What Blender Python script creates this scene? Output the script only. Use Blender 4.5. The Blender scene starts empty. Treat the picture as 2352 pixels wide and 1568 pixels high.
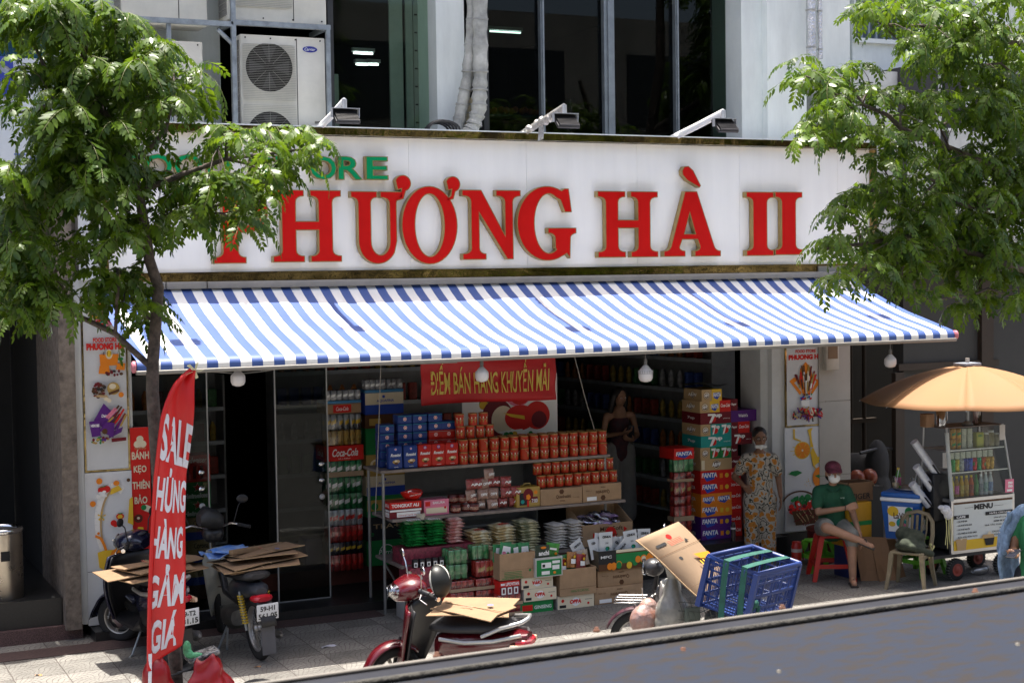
import bpy, math, random
from mathutils import Vector, Matrix, Euler
random.seed(7)
S=bpy.context.scene
COL=S.collection
R_=math.radians
# ---------------- camera ----------------
F=3550.0
_ex=Vector((7454,-269,F)).normalized(); _ey=Vector((-1696,-139,F)); _ey=(_ey-_ey.dot(_ex)*_ex).normalized(); _ez=_ex.cross(_ey)
_R=Matrix((_ex,_ey,_ez))
CAM=Vector((0,-14.3906,3.3))
def _ray(u,v): return _R@Vector((u-1176,v-784,F))
def W(u,v,Y=0.0):
    d=_ray(u,v); return CAM+d*((Y-CAM.y)/d.y)
def G(u,v,Z=0.0):
    d=_ray(u,v); return CAM+d*((Z-CAM.z)/d.z)
cd=bpy.data.cameras.new('camera'); cam=bpy.data.objects.new('camera',cd); COL.objects.link(cam); S.camera=cam
r=_R@Vector((1,0,0)); up=-(_R@Vector((0,1,0))); bk=-(_R@Vector((0,0,1)))
m=Matrix((r,up,bk)).transposed().to_4x4(); m.translation=CAM; cam.matrix_world=m
cd.sensor_width=22.2; cd.lens=F/2352*22.2; cd.clip_start=.1; cd.clip_end=500
cd.dof.use_dof=True; cd.dof.focus_distance=14.5; cd.dof.aperture_fstop=6.3
# ---------------- materials ----------------
MATS={}
def mat(n,c=None,rough=.55,metal=0,var=.12,vs=6,bump=0,bs=60,spec=.5,trans=0,alpha=1,emit=0,coat=0,var2=None,sheen=0,st=None):
    if n in MATS: return MATS[n]
    m=bpy.data.materials.new(n); m.use_nodes=True; nt=m.node_tree; N=nt.nodes; L=nt.links; b=N['Principled BSDF']
    b.inputs['Roughness'].default_value=rough; b.inputs['Metallic'].default_value=metal
    b.inputs['Specular IOR Level'].default_value=spec; b.inputs['Coat Weight'].default_value=coat
    b.inputs['Transmission Weight'].default_value=trans; b.inputs['Alpha'].default_value=alpha
    tc=N.new('ShaderNodeTexCoord')
    c=tuple(c)+(1,)
    if var:
        nz=N.new('ShaderNodeTexNoise'); nz.inputs['Scale'].default_value=vs; nz.inputs['Detail'].default_value=6; nz.inputs['Roughness'].default_value=.65
        if st:
            mpp=N.new('ShaderNodeMapping'); mpp.inputs['Scale'].default_value=st; L.new(tc.outputs['Object'],mpp.inputs[0]); L.new(mpp.outputs[0],nz.inputs['Vector'])
        else: L.new(tc.outputs['Object'],nz.inputs['Vector'])
        rp=N.new('ShaderNodeValToRGB'); rp.color_ramp.elements[0].position=.3; rp.color_ramp.elements[1].position=.7
        d=var2 if var2 else tuple(x*(1-var*1.6) for x in c[:3]); rp.color_ramp.elements[0].color=tuple(d)+(1,)
        rp.color_ramp.elements[1].color=tuple(min(1,x*(1+var*.5)) for x in c[:3])+(1,)
        L.new(nz.outputs['Fac'],rp.inputs['Fac']); L.new(rp.outputs['Color'],b.inputs['Base Color'])
        if rough>.15:
            mr=N.new('ShaderNodeMapRange'); mr.inputs['To Min'].default_value=max(.03,rough-.1); mr.inputs['To Max'].default_value=min(1,rough+.12)
            L.new(nz.outputs['Fac'],mr.inputs['Value']); L.new(mr.outputs['Result'],b.inputs['Roughness'])
    else: b.inputs['Base Color'].default_value=c
    if bump:
        n2=N.new('ShaderNodeTexNoise'); n2.inputs['Scale'].default_value=bs; n2.inputs['Detail'].default_value=4
        L.new(tc.outputs['Object'],n2.inputs['Vector'])
        bp=N.new('ShaderNodeBump'); bp.inputs['Strength'].default_value=bump; bp.inputs['Distance'].default_value=.02
        L.new(n2.outputs['Fac'],bp.inputs['Height']); L.new(bp.outputs['Normal'],b.inputs['Normal'])
    if emit:
        b.inputs['Emission Color'].default_value=c; b.inputs['Emission Strength'].default_value=emit
    MATS[n]=m; return m
def node(nt,t,**k):
    n=nt.nodes.new(t)
    for a,v in k.items(): setattr(n,a,v)
    return n
def glass_mat(n,tint=(.8,.9,.85),refl=.06,rough=.0,dark=0):
    if n in MATS: return MATS[n]
    m=bpy.data.materials.new(n); m.use_nodes=True; nt=m.node_tree; nt.nodes.clear()
    o=node(nt,'ShaderNodeOutputMaterial'); mx=node(nt,'ShaderNodeMixShader'); g=node(nt,'ShaderNodeBsdfGlossy'); t=node(nt,'ShaderNodeBsdfTransparent')
    g.inputs['Roughness'].default_value=rough; t.inputs['Color'].default_value=tint+(1,)
    mx.inputs[0].default_value=refl
    nt.links.new(t.outputs[0],mx.inputs[1]); nt.links.new(g.outputs[0],mx.inputs[2]); nt.links.new(mx.outputs[0],o.inputs[0])
    if dark:
        m2=node(nt,'ShaderNodeMixShader'); d=node(nt,'ShaderNodeBsdfDiffuse'); d.inputs[0].default_value=(.01,.014,.011,1); m2.inputs[0].default_value=dark
        nt.links.new(mx.outputs[0],m2.inputs[1]); nt.links.new(d.outputs[0],m2.inputs[2]); nt.links.new(m2.outputs[0],o.inputs[0])
    MATS[n]=m; return m
# ---------------- mesh builder ----------------
class MB:
    def __init__(s): s.v=[];s.f=[];s.m=[];s.s=[];s.xf=None
    def add(s,vs,fs,mi=0,sm=False):
        o=len(s.v)
        if s.xf is not None: vs=[s.xf@Vector(p) for p in vs]
        s.v+= [tuple(p) for p in vs]
        for f in fs: s.f.append(tuple(i+o for i in f)); s.m.append(mi); s.s.append(sm)
        return s
    def bx(s,x0,x1,y0,y1,z0,z1,mi=0,b=0):
        if b:
            return s.rbox(x0,x1,y0,y1,z0,z1,b,mi)
        v=[(x0,y0,z0),(x1,y0,z0),(x1,y1,z0),(x0,y1,z0),(x0,y0,z1),(x1,y0,z1),(x1,y1,z1),(x0,y1,z1)]
        return s.add(v,[(0,3,2,1),(4,5,6,7),(0,1,5,4),(1,2,6,5),(2,3,7,6),(3,0,4,7)],mi)
    def rbox(s,x0,x1,y0,y1,z0,z1,b,mi=0,n=2):
        # box with rounded edges as rounded-rect loft
        def ring(ins,z):
            P=[]
            for cx,cy,a in ((x1-b,y1-b,0),(x0+b,y1-b,90),(x0+b,y0+b,180),(x1-b,y0+b,270)):
                for k in range(n+1):
                    t=R_(a+90*k/n); P.append((cx+(b-ins)*math.cos(t),cy+(b-ins)*math.sin(t),z))
            return P
        rs=[]
        for k in range(n+1):
            t=math.pi/2*k/n; rs.append(ring(b*(1-math.sin(t)),z0+b*(1-math.cos(t))))
        for k in range(n+1):
            t=math.pi/2*k/n; rs.append(ring(b*(1-math.cos(t)),z1-b*(1-math.sin(t))))
        return s.loft(rs,mi,True)
    def loft(s,rings,mi=0,cap=True,sm=True,closed=True):
        n=len(rings[0]); vs=[p for r in rings for p in r]; fs=[]
        for i in range(len(rings)-1):
            for j in range(n if closed else n-1):
                k=(j+1)%n; fs.append((i*n+j,i*n+k,(i+1)*n+k,(i+1)*n+j))
        s.add(vs,fs,mi,sm)
        if cap:
            s.add(rings[0],[tuple(range(n))[::-1]],mi); s.add(rings[-1],[tuple(range(n))],mi)
        return s
    def tube(s,pts,r,n=8,mi=0,cap=True,sq=1):
        pts=[Vector(p) for p in pts]; k=len(pts); rs=r if isinstance(r,(list,tuple)) else [r]*k
        rings=[]; u=None
        for i,p in enumerate(pts):
            d=(pts[min(i+1,k-1)]-pts[max(i-1,0)]).normalized()
            if u is None:
                u=d.cross(Vector((0,0,1)))
                if u.length<.05: u=d.cross(Vector((1,0,0)))
            u=(u-u.dot(d)*d).normalized(); w=d.cross(u)
            rings.append([p+u*(rs[i]*math.cos(2*math.pi*j/n))+w*(sq*rs[i]*math.sin(2*math.pi*j/n)) for j in range(n)])
        return s.loft(rings,mi,cap)
    def cyl(s,p0,p1,r0,r1=None,n=12,mi=0,cap=True): return s.tube([p0,p1],[r0,r0 if r1 is None else r1],n,mi,cap)
    def lathe(s,prof,c=(0,0,0),n=16,mi=0,axis='z',cap=True):
        rings=[]
        for r,z in prof:
            q=[]
            for j in range(n):
                a=2*math.pi*j/n; x,y=r*math.cos(a),r*math.sin(a)
                q.append({'z':(c[0]+x,c[1]+y,c[2]+z),'y':(c[0]+x,c[1]+z,c[2]-y),'x':(c[0]+z,c[1]+x,c[2]+y)}[axis])
            rings.append(q)
        return s.loft(rings,mi,cap)
    def ell(s,c,rx,ry,rz,n=14,m=9,mi=0):
        return s.loft([[(c[0]+rx*math.sin(math.pi*i/m)*math.cos(2*math.pi*j/n),c[1]+ry*math.sin(math.pi*i/m)*math.sin(2*math.pi*j/n),c[2]-rz*math.cos(math.pi*i/m)) for j in range(n)] for i in range(m+1)],mi,False) if False else s.loft([[(c[0]+rx*max(.02,math.sin(math.pi*i/m))*math.cos(2*math.pi*j/n),c[1]+ry*max(.02,math.sin(math.pi*i/m))*math.sin(2*math.pi*j/n),c[2]-rz*math.cos(math.pi*i/m)) for j in range(n)] for i in range(m+1)],mi,True)
    def quad(s,a,b,c,d,mi=0,th=0):
        a,b,c,d=map(Vector,(a,b,c,d))
        if not th: return s.add([a,b,c,d],[(0,1,2,3)],mi)
        nn=(b-a).cross(d-a).normalized()*th
        v=[a,b,c,d,a-nn,b-nn,c-nn,d-nn]
        return s.add(v,[(0,1,2,3),(7,6,5,4),(0,4,5,1),(1,5,6,2),(2,6,7,3),(3,7,4,0)],mi)
    def mesh(s,me,mi=0,M=None):
        vs=[M@v.co if M else v.co for v in me.vertices]
        return s.add(vs,[tuple(p.vertices) for p in me.polygons],mi)
    def sheet(s,fn,nu,nv,mi=0,th=0,sm=True):
        g=[[Vector(fn(i/nu,j/nv)) for j in range(nv+1)] for i in range(nu+1)]
        vs=[p for r in g for p in r]; n=nv+1
        fs=[(i*n+j,i*n+j+1,(i+1)*n+j+1,(i+1)*n+j) for i in range(nu) for j in range(nv)]
        s.add(vs,fs,mi,sm)
        return s
    def build(s,name,mats,parent=None,loc=None,rot=None,**tags):
        me=bpy.data.meshes.new(name); me.from_pydata(s.v,[],s.f)
        if not isinstance(mats,(list,tuple)): mats=[mats]
        for m in mats: me.materials.append(m)
        me.polygons.foreach_set('material_index',s.m); me.polygons.foreach_set('use_smooth',s.s)
        me.validate(); me.update()
        return link(name,me,parent,loc,rot,**tags)
def link(name,me,parent=None,loc=None,rot=None,**tags):
    o=bpy.data.objects.new(name,me); COL.objects.link(o)
    if parent: o.parent=parent
    if loc is not None: o.location=loc
    if rot is not None: o.rotation_euler=rot if isinstance(rot,(tuple,list,Euler)) else (0,0,rot)
    for k,v in tags.items():
        if v is not None: o[k]=v
    return o
def thing(name,label,cat,loc=(0,0,0),rot=0,group=None):
    return link(name,None,None,loc,rot,label=label,category=cat,group=group)
def tagT(o,label,cat,group=None):
    o['label']=label; o['category']=cat
    if group: o['group']=group
    return o
def struct(o): o['kind']='structure'; return o
def dup(o,loc=None,rot=None,label=None,group=None,scale=None):
    r=o.copy(); COL.objects.link(r)
    if loc is not None: r.location=loc
    if rot is not None: r.rotation_euler=rot if isinstance(rot,(tuple,list,Euler)) else (0,0,rot)
    if scale is not None: r.scale=scale
    if label: r['label']=label
    if group: r['group']=group
    for c in [c for c in o.children]:
        k=c.copy(); COL.objects.link(k); k.parent=r
        for g in list(c.children):
            q=g.copy(); COL.objects.link(q); q.parent=k
    return r
# ---------------- text ----------------
_TC={}
_font=None
def tmesh(s,bold=0.0,ext=0.0,shear=0,space=1.0):
    k=(s,bold,ext,shear,space)
    if k in _TC: return _TC[k]
    cu=bpy.data.curves.new('txt','FONT'); cu.body=s; cu.offset=bold; cu.extrude=ext; cu.shear=shear; cu.space_character=space; cu.resolution_u=3
    ob=bpy.data.objects.new('txt',cu); COL.objects.link(ob)
    dg=bpy.context.evaluated_depsgraph_get(); me=bpy.data.meshes.new_from_object(ob.evaluated_get(dg),depsgraph=dg)
    bpy.data.objects.remove(ob); bpy.data.curves.remove(cu)
    xs=[v.co.x for v in me.vertices] or [0,1]; ys=[v.co.y for v in me.vertices] or [0,1]
    _TC[k]=(me,min(xs),max(xs),min(ys),max(ys)); return _TC[k]
def ptext(mb,s,o,ux,uz,w,h,mi,bold=.02,shear=0,keep=False,off=.002,fit='box'):
    """put text in rectangle with lower-left o, unit vectors ux (right) and uz (up), size w x h"""
    me,x0,x1,y0,y1=tmesh(s,bold,0,shear)
    if x1-x0<1e-6: return
    sx=w/(x1-x0); sy=h/(y1-y0)
    if keep: sx=sy=min(sx,sy)
    o=Vector(o);ux=Vector(ux);uz=Vector(uz);nn=ux.cross(uz)
    cx=(w-sx*(x1-x0))/2 if keep else 0
    vs=[o+ux*((v.co.x-x0)*sx+cx)+uz*((v.co.y-y0)*sy)+nn*off for v in me.vertices]
    mb.add(vs,[tuple(p.vertices) for p in me.polygons],mi)
def poly_mesh(splines,ext=0.0,offset=0.0):
    cu=bpy.data.curves.new('c','CURVE'); cu.dimensions='2D'; cu.fill_mode='BOTH'; cu.extrude=ext; cu.offset=offset
    for P in splines:
        sp=cu.splines.new('POLY'); sp.points.add(len(P)-1)
        for i,p in enumerate(P): sp.points[i].co=(p[0],p[1],0,1)
        sp.use_cyclic_u=True
    ob=bpy.data.objects.new('c',cu); COL.objects.link(ob)
    dg=bpy.context.evaluated_depsgraph_get(); me=bpy.data.meshes.new_from_object(ob.evaluated_get(dg),depsgraph=dg)
    bpy.data.objects.remove(ob); bpy.data.curves.remove(cu); return me
def applied(o,mods):
    """apply modifiers (list of (type,dict)) and return the object with a baked mesh"""
    for t,d in mods:
        md=o.modifiers.new(t,t)
        for k,v in d.items(): setattr(md,k,v)
    dg=bpy.context.evaluated_depsgraph_get(); me=bpy.data.meshes.new_from_object(o.evaluated_get(dg),depsgraph=dg)
    o.modifiers.clear(); old=o.data; o.data=me; bpy.data.meshes.remove(old)
    return o
def lerp(a,b,t): return a+(b-a)*t
def disk(mb,c,r,n,ux,uz,mi,off=.002,r2=None,a0=0):
    c=Vector(c);ux=Vector(ux);uz=Vector(uz);nn=ux.cross(uz)
    mb.add([c+ux*(r*math.cos(a0+2*math.pi*k/n))+uz*((r2 or r)*math.sin(a0+2*math.pi*k/n))+nn*off for k in range(n)],[tuple(range(n))],mi)
def star(mb,c,r,ux,uz,mi,off=.003):
    c=Vector(c);ux=Vector(ux);uz=Vector(uz);nn=ux.cross(uz)
    v=[c+nn*off]+[c+ux*((r if k%2==0 else r*.4)*math.sin(math.pi*k/5))+uz*((r if k%2==0 else r*.4)*math.cos(math.pi*k/5))+nn*off for k in range(10)]
    mb.add(v,[(0,1+(k+1)%10,1+k) for k in range(10)],mi)
UX=(1,0,0);UZ=(0,0,1)
# ---------------- world and sun ----------------
w=bpy.data.worlds.new('World'); S.world=w; w.use_nodes=True; nt=w.node_tree
sk=nt.nodes.new('ShaderNodeTexSky'); sk.sky_type='NISHITA'; sk.sun_disc=False
SUNV=Vector((0.02,0.13,1)).normalized()   # towards the sun
sk.sun_elevation=math.asin(SUNV.z); sk.sun_rotation=math.atan2(SUNV.x,SUNV.y); sk.altitude=10; sk.dust_density=6; sk.ozone_density=.4; sk.air_density=.8
nt.links.new(sk.outputs[0],nt.nodes['Background'].inputs[0]); nt.nodes['Background'].inputs[1].default_value=.15
sl=bpy.data.lights.new('sun','SUN'); sl.energy=5; sl.angle=R_(.5); sl.color=(1,.955,.88)
so=bpy.data.objects.new('sun',sl); COL.objects.link(so); so.location=(4,4,30); so.rotation_euler=SUNV.to_track_quat('Z','Y').to_euler()
S.view_settings.view_transform='Standard'; S.view_settings.look='None'; S.view_settings.exposure=1.22; S.view_settings.gamma=1
S.cycles.max_bounces=7; S.cycles.diffuse_bounces=4; S.cycles.transparent_max_bounces=12; S.cycles.sample_clamp_indirect=6
try: S.cycles.use_denoising=True
except: pass
# ---------------- common materials ----------------
WHITE=mat('white_paint',(.74,.78,.76),.55,var=.06,vs=2,bump=.05)
BOARD=mat('sign_board',(.93,.91,.87),.3,var=.03,vs=1,st=(7,1,.7))
GOLD=mat('gold_mirror',(.45,.33,.13),.10,metal=1,var=.5,vs=5,bump=.6,bs=4)
GOLDL=mat('gold_side',(.42,.30,.12),.35,metal=.6,var=.12,vs=5)
RED=mat('red_acrylic',(.52,.006,.005),.4,var=.07,vs=3,spec=.15)
GREEN=mat('green_acrylic',(.0,.26,.09),.4,var=.07,vs=3,spec=.15)
CONC=mat('concrete',(.24,.22,.19),.85,var=.25,vs=5,bump=.3)
STONE=mat('cream_stone',(.40,.38,.34),.5,var=.08,vs=3)
GRAN=mat('black_granite',(.02,.02,.02),.35,var=.3,vs=90)
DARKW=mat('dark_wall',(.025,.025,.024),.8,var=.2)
STEEL=mat('grey_steel',(.32,.35,.37),.45,metal=.6,var=.15,vs=8)
CHROME=mat('chrome',(.8,.8,.8),.12,metal=1,var=.05)
BLACK=mat('black_plastic',(.015,.015,.017),.4,var=.1)
RUB=mat('rubber',(.018,.018,.018),.85,var=.2,vs=20)
WPL=mat('white_plastic',(.8,.8,.8),.4,var=.04)
INK=mat('black_ink',(.015,.015,.015),.7,var=0)
PWHITE=mat('print_white',(.85,.85,.83),.5,var=0)
PRED=mat('print_red',(.65,.03,.02),.5,var=0)
CARD=mat('cardboard',(.42,.27,.15),.85,var=.14,vs=7,bump=.05)
CARD2=mat('cardboard_edge',(.40,.27,.15),.9,var=.2,vs=30)
# ---------------- ground ----------------
def tile_mat():
    m=bpy.data.materials.new('fan_tile'); m.use_nodes=True; nt=m.node_tree; N=nt.nodes; L=nt.links; b=N['Principled BSDF']
    def M(op,a,bb=None,c=None):
        n=N.new('ShaderNodeMath'); n.operation=op
        for i,x in enumerate((a,bb,c)):
            if x is None: continue
            if isinstance(x,(int,float)): n.inputs[i].default_value=x
            else: L.new(x,n.inputs[i])
        return n.outputs[0]
    tc=N.new('ShaderNodeTexCoord'); sp=N.new('ShaderNodeSeparateXYZ')
    nz0=N.new('ShaderNodeTexNoise'); nz0.inputs['Scale'].default_value=9; L.new(tc.outputs['Object'],nz0.inputs['Vector'])
    vm=N.new('ShaderNodeVectorMath'); vm.operation='MULTIPLY_ADD'; vm.inputs[1].default_value=(.012,.012,0); L.new(nz0.outputs['Color'],vm.inputs[0]); L.new(tc.outputs['Object'],vm.inputs[2])
    L.new(vm.outputs[0],sp.inputs[0])
    T=.42
    X=M('DIVIDE',sp.outputs[0],T); Y=M('DIVIDE',sp.outputs[1],T)
    fx=M('FRACT',X); fy=M('FRACT',Y)
    row=M('FLOOR',M('MULTIPLY',Y,2)); 
    fx2=M('FRACT',M('ADD',X,M('MULTIPLY',M('FLOORED_MODULO',row,2),.5)))
    fy2=M('FRACT',M('MULTIPLY',Y,2))
    dx=M('SUBTRACT',fx2,.5); dy=M('MULTIPLY',fy2,.5)
    d=M('SQRT',M('ADD',M('MULTIPLY',dx,dx),M('MULTIPLY',dy,dy)))
    ring=M('FRACT',M('MULTIPLY',d,9)); rl=M('LESS_THAN',ring,.13)
    ang=M('ARCTAN2',dy,dx); seg=M('MULTIPLY',M('FLOOR',M('MULTIPLY',d,9)),.9)
    al=M('LESS_THAN',M('FRACT',M('ADD',M('MULTIPLY',ang,M('ADD',seg,1.6)),seg)),.12)
    tl=M('LESS_THAN',M('MINIMUM',M('MINIMUM',fx,M('SUBTRACT',1,fx)),M('MINIMUM',fy,M('SUBTRACT',1,fy))),.012)
    line=M('MAXIMUM',M('MAXIMUM',rl,M('MULTIPLY',al,.8)),tl)
    nz=N.new('ShaderNodeTexNoise'); nz.inputs['Scale'].default_value=3.5; nz.inputs['Detail'].default_value=8; L.new(tc.outputs['Object'],nz.inputs['Vector'])
    nf=N.new('ShaderNodeTexNoise'); nf.inputs['Scale'].default_value=120; L.new(tc.outputs['Object'],nf.inputs['Vector'])
    wn=N.new('ShaderNodeTexWhiteNoise'); wn.noise_dimensions='2D'; cv=N.new('ShaderNodeCombineXYZ'); L.new(M('FLOOR',X),cv.inputs[0]); L.new(M('FLOOR',Y),cv.inputs[1]); L.new(cv.outputs[0],wn.inputs['Vector'])
    v=M('ADD',M('MULTIPLY',nz.outputs['Fac'],.5),M('ADD',M('MULTIPLY',nf.outputs['Fac'],.3),M('MULTIPLY',wn.outputs['Value'],.25)))
    rp=N.new('ShaderNodeValToRGB'); rp.color_ramp.elements[0].position=.3; rp.color_ramp.elements[0].color=(.10,.095,.085,1); rp.color_ramp.elements[1].position=.75; rp.color_ramp.elements[1].color=(.27,.256,.228,1); L.new(v,rp.inputs[0])
    mx=N.new('ShaderNodeMix'); mx.data_type='RGBA'; L.new(M('MULTIPLY',line,.85),mx.inputs[0]); L.new(rp.outputs[0],mx.inputs[6]); mx.inputs[7].default_value=(.055,.042,.036,1)
    L.new(mx.outputs[2],b.inputs['Base Color']); b.inputs['Roughness'].default_value=.8
    bp=N.new('ShaderNodeBump'); bp.inputs['Distance'].default_value=.006; bp.inputs['Strength'].default_value=.8; L.new(M('SUBTRACT',M('MULTIPLY',nf.outputs['Fac'],.3),line),bp.inputs['Height']); L.new(bp.outputs[0],b.inputs['Normal'])
    return m
g=MB(); g.bx(-120,160,-9,0,-.6,-.164); struct(g.build('ground',mat('asphalt',(.16,.155,.145),.9,var=.2,vs=12,bump=.3)))
g=MB(); g.add([(-120,-120,-.16),(160,-120,-.16),(160,-4.6,-.16),(-120,-4.6,-.16)],[(0,1,2,3)]); struct(g.build('road',mat('asphalt',())))
g=MB(); g.bx(-60,80,-4.4,12,-.3,0); struct(g.build('pavement',tile_mat()))
g=MB(); g.bx(-60,80,-4.62,-4.402,-.3,.002); struct(g.build('kerb',mat('kerb_stone',(.4,.39,.37),.8,var=.2,bump=.2)))
g=MB(); g.bx(-60,80,-24,-22,-.3,-.01); struct(g.build('pavement',mat('far_paving',(.3,.29,.27),.8,var=.2)))
g=MB(); g.bx(-60,2.95,-.62,-.3,.001,.006); g.bx(2.47,5.2,-.55,-.27,.001,.007); struct(g.build('path',mat('red_paver',(.09,.055,.05),.8,var=.4,vs=60)))
# ---------------- shop building ----------------
shop=thing('shop_building','white two storey shop building with dark glazed upper floor above a long white signboard','building',(7,1,0))
sp=lambda n,mb,m,par=None,**k: mb.build(n,m,par or shop,loc=tuple(-x for x in ((7,1,0) if not par else (0,0,0))),**k)
b=MB()  # steps and floor
b.bx(2.52,8.69,-.28,.65,0,.09); b.bx(8.7,10.2,-.12,.65,0,.27); b.bx(10.2,11.15,.02,.65,0,.27)
sp('step',b,GRAN)
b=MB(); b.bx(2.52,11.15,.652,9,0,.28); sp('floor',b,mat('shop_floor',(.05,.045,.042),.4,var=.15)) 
b=MB(); b.bx(2.53,8.69,.63,.651,.1,.275); sp('riser',b,mat('brown_tile',(.12,.03,.02),.4,var=.2))
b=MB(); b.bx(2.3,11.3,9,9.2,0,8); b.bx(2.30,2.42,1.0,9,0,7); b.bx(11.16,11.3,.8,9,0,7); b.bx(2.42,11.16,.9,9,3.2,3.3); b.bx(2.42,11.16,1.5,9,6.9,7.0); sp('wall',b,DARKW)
b=MB(); b.bx(2.29,2.43,-.12,1.2,.1,3.95); sp('pillar',b,mat('rough_stone',(.20,.165,.135),.9,var=.35,vs=14,bump=.6,bs=25))
b=MB(); b.bx(2.432,2.5,-.03,.3,.12,3.3); b.bx(2.5,2.96,.02,.3,.12,3.3)
sp('pilaster',b,mat('grey_panel',(.62,.64,.64),.5,var=.06))
b=MB(); b.bx(10.1,10.72,.02,.4,.28,3.3); b.bx(10.0,10.1,.1,.5,.28,3.3); sp('pilaster',b,mat('grey_panel',()))
b=MB()
for z0,z1 in ((.05,.9),(.905,1.75),(1.755,2.6),(2.605,3.3)): b.bx(10.722,11.16,-.02,.6,z0,z1)
b.bx(10.72,11.158,0,.6,.05,3.3)
sp('column',b,STONE)
# upper storey
b=MB()
x0=W(998,100,.55).x; x1=W(1062,100,.55).x
b.bx(x0,x1,.5,1,3.3,7.2); b.bx(2.4,W(505,100,.9).x,.9,1.2,3.3,7.2)
xa=W(1703,100,.4).x; xb=W(1762,100,.3).x; xc=W(1858,100,.25).x
b.bx(xa,xb,.4,1,3.3,7.4); b.bx(xb+.001,xc,.3,1,3.3,7.4); b.bx(xc+.001,xc+.75,.55,1,3.3,7.4); b.bx(xc+.18,xc+.62,.3,.56,4.2,7.4)
b.bx(2.4,13,.3,9,7.1,7.4)
sp('facade',b,mat('cracked_white_wall',(.82,.86,.83),.75,var=.12,vs=1.2,st=(2.5,1,.6),bump=.15,bs=8))
b=MB(); b.bx(2.45,11.5,.12,1.5,3.302,4.55); sp('ledge',b,CONC)
GL=glass_mat('upper_glass',(.42,.5,.45),.022,.0)
def window(x0,x1,mul,y,z0=4.4,z1=7.1,gl=None):
    fr=MB(); fr.bx(x0-.03,x0+.03,y-.04,y+.06,z0,z1); fr.bx(x1-.03,x1+.03,y-.04,y+.06,z0,z1); fr.bx(x0-.03,x1+.03,y-.035,y+.055,z0-.05,z0+.001); fr.bx(x0-.03,x1+.03,y-.035,y+.055,z1-.001,z1+.05)
    f=sp('window',fr,mat('dark_frame',(.06,.06,.06),.4,metal=.3))
    p=MB(); p.bx(x0+.03,x1-.03,y+.02,y+.03,z0,z1); q=p.build('pane',gl or GL,f)
    for x,wd in mul:
        m=MB(); m.bx(x-wd/2,x+wd/2,y-.05,y+.015,z0,z1); m.bx(x-wd*.18,x+wd*.18,y-.07,y-.051,z0,z1); m.build('mullion',STEEL,f)
window(W(757,100,.7).x,W(992,100,.7).x,[],.7,gl=glass_mat('clear_upper_glass',(.80,.88,.82),.02))
window(W(1112,100,.7).x,W(1694,100,.7).x,[(W(1247,150,.65).x,.045),(W(1400,150,.65).x,.13),(W(1556,150,.65).x,.045)],.7)
b=MB()
for u0,u1 in ((895,925),(932,948),(950,972)):
    b.bx(W(u0,100,1.0).x,W(u1,100,1.0).x,1.0,1.03,4.3,7.1)
for k in range(14):
    for u in (955,966): 
        x=W(u,100,1.0).x; b.bx(x-.015,x+.015,.99,.999,4.5+k*.19,4.515+k*.19,1)
b.bx(W(760,100,.9).x,W(776,100,.9).x,.9,.92,4.3,5.35,0)
sp('blind_panel',b,[mat('pale_green_board',(.26,.27,.25),.7,var=.1),INK])
LIT=mat('lit_tube',(.9,.95,1),.5,var=0,emit=3)
def lamp_tube(u,v,Y,L):
    p=W(u,v,Y); t=thing('ceiling_lamp','white fluorescent tube lamp lit behind dark upper glass, %s'%('nearest the ducts' if u>1100 else 'seen in the left pane at height %d in its column'%v),'lamp',p)
    a=MB(); a.cyl((0,0,0),(L,0,0),.011,n=8); a.build('tube',LIT,t)
    a=MB(); a.bx(-.02,L+.02,-.03,.03,.02,.06); a.build('housing',WPL,t)
    return t
lt=[lamp_tube(812,122,3,.24),lamp_tube(818,148,3.6,.15),lamp_tube(846,148,3.6,.13),lamp_tube(1125,72,3,.42)]
for o,l in zip(lt,('upper long lit tube behind the left upper window','lower left short lit tube behind the left upper window','lower right short lit tube behind the left upper window','lit tube behind the glass right of the wrapped ducts')): o['label']=l
# stuff seen behind the right upper glass
p=W(1115,262,1.6)
t=thing('display_shelf','dim shelf with orange goods behind the upper glass','shelf',p)
a=MB(); a.bx(0,1.1,0,.3,-.02,0); a.bx(0,.02,0,.3,-.4,.2); a.bx(1.08,1.1,0,.3,-.4,.2); a.build('shelf_board',mat('teal_shelf',(.03,.1,.1),.6),t)
a=MB()
for k in range(16): a.ell((.05+k*.066,.1+random.random()*.1,.05+random.random()*.03),.04,.04,.04,8,5)
a.build('orange_goods',mat('orange_goods',(.6,.12,.02),.6),t,kind='stuff')
# ---------------- signboard ----------------
sg=thing('signboard','long white shop signboard with red raised letters and green letters in a gold frame','sign',(7,0,3.3))
def sgp(n,mb,m,par=None): return mb.build(n,m,par or sg,loc=(-7,0,-3.3) if not par else None)
XL,XR=2.76,11.46
b=MB(); seams=[XL]+[W(u,400,0).x for u in (939,1209,1463,1698,1924)]+[XR]
seams=[XL,W(480,400,0).x]+seams[1:]
for i in range(len(seams)-1): b.bx(seams[i]+.0015,seams[i+1]-.0015,0,.1,3.324,4.627)
b.bx(XL,XR,.006,.115,3.33,4.62)
sgp('board',b,BOARD)
b=MB(); b.bx(XL-.03,XR+.03,-.10,.12,4.632,4.70); b.bx(XR+.002,XR+.03,-.1,.1,3.33,4.63); b.bx(XL-.03,XL-.002,-.1,.1,3.33,4.63)
b.bx(XL-.03,XR+.03,-.05,.1,3.305,3.32)
b.bx(XL-.03,XR+.03,.0,.1,3.24,3.303); sgp('gold_frame',b,GOLD)
b=MB(); b.bx(XL-.05,XR+.04,-.12,.15,4.702,4.712); sgp('capping',b,WHITE)
b=MB(); b.bx(2.5,2.72,-.06,.1,3.27,4.65); sgp('side_panel',b,mat('grey_panel',()))
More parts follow.
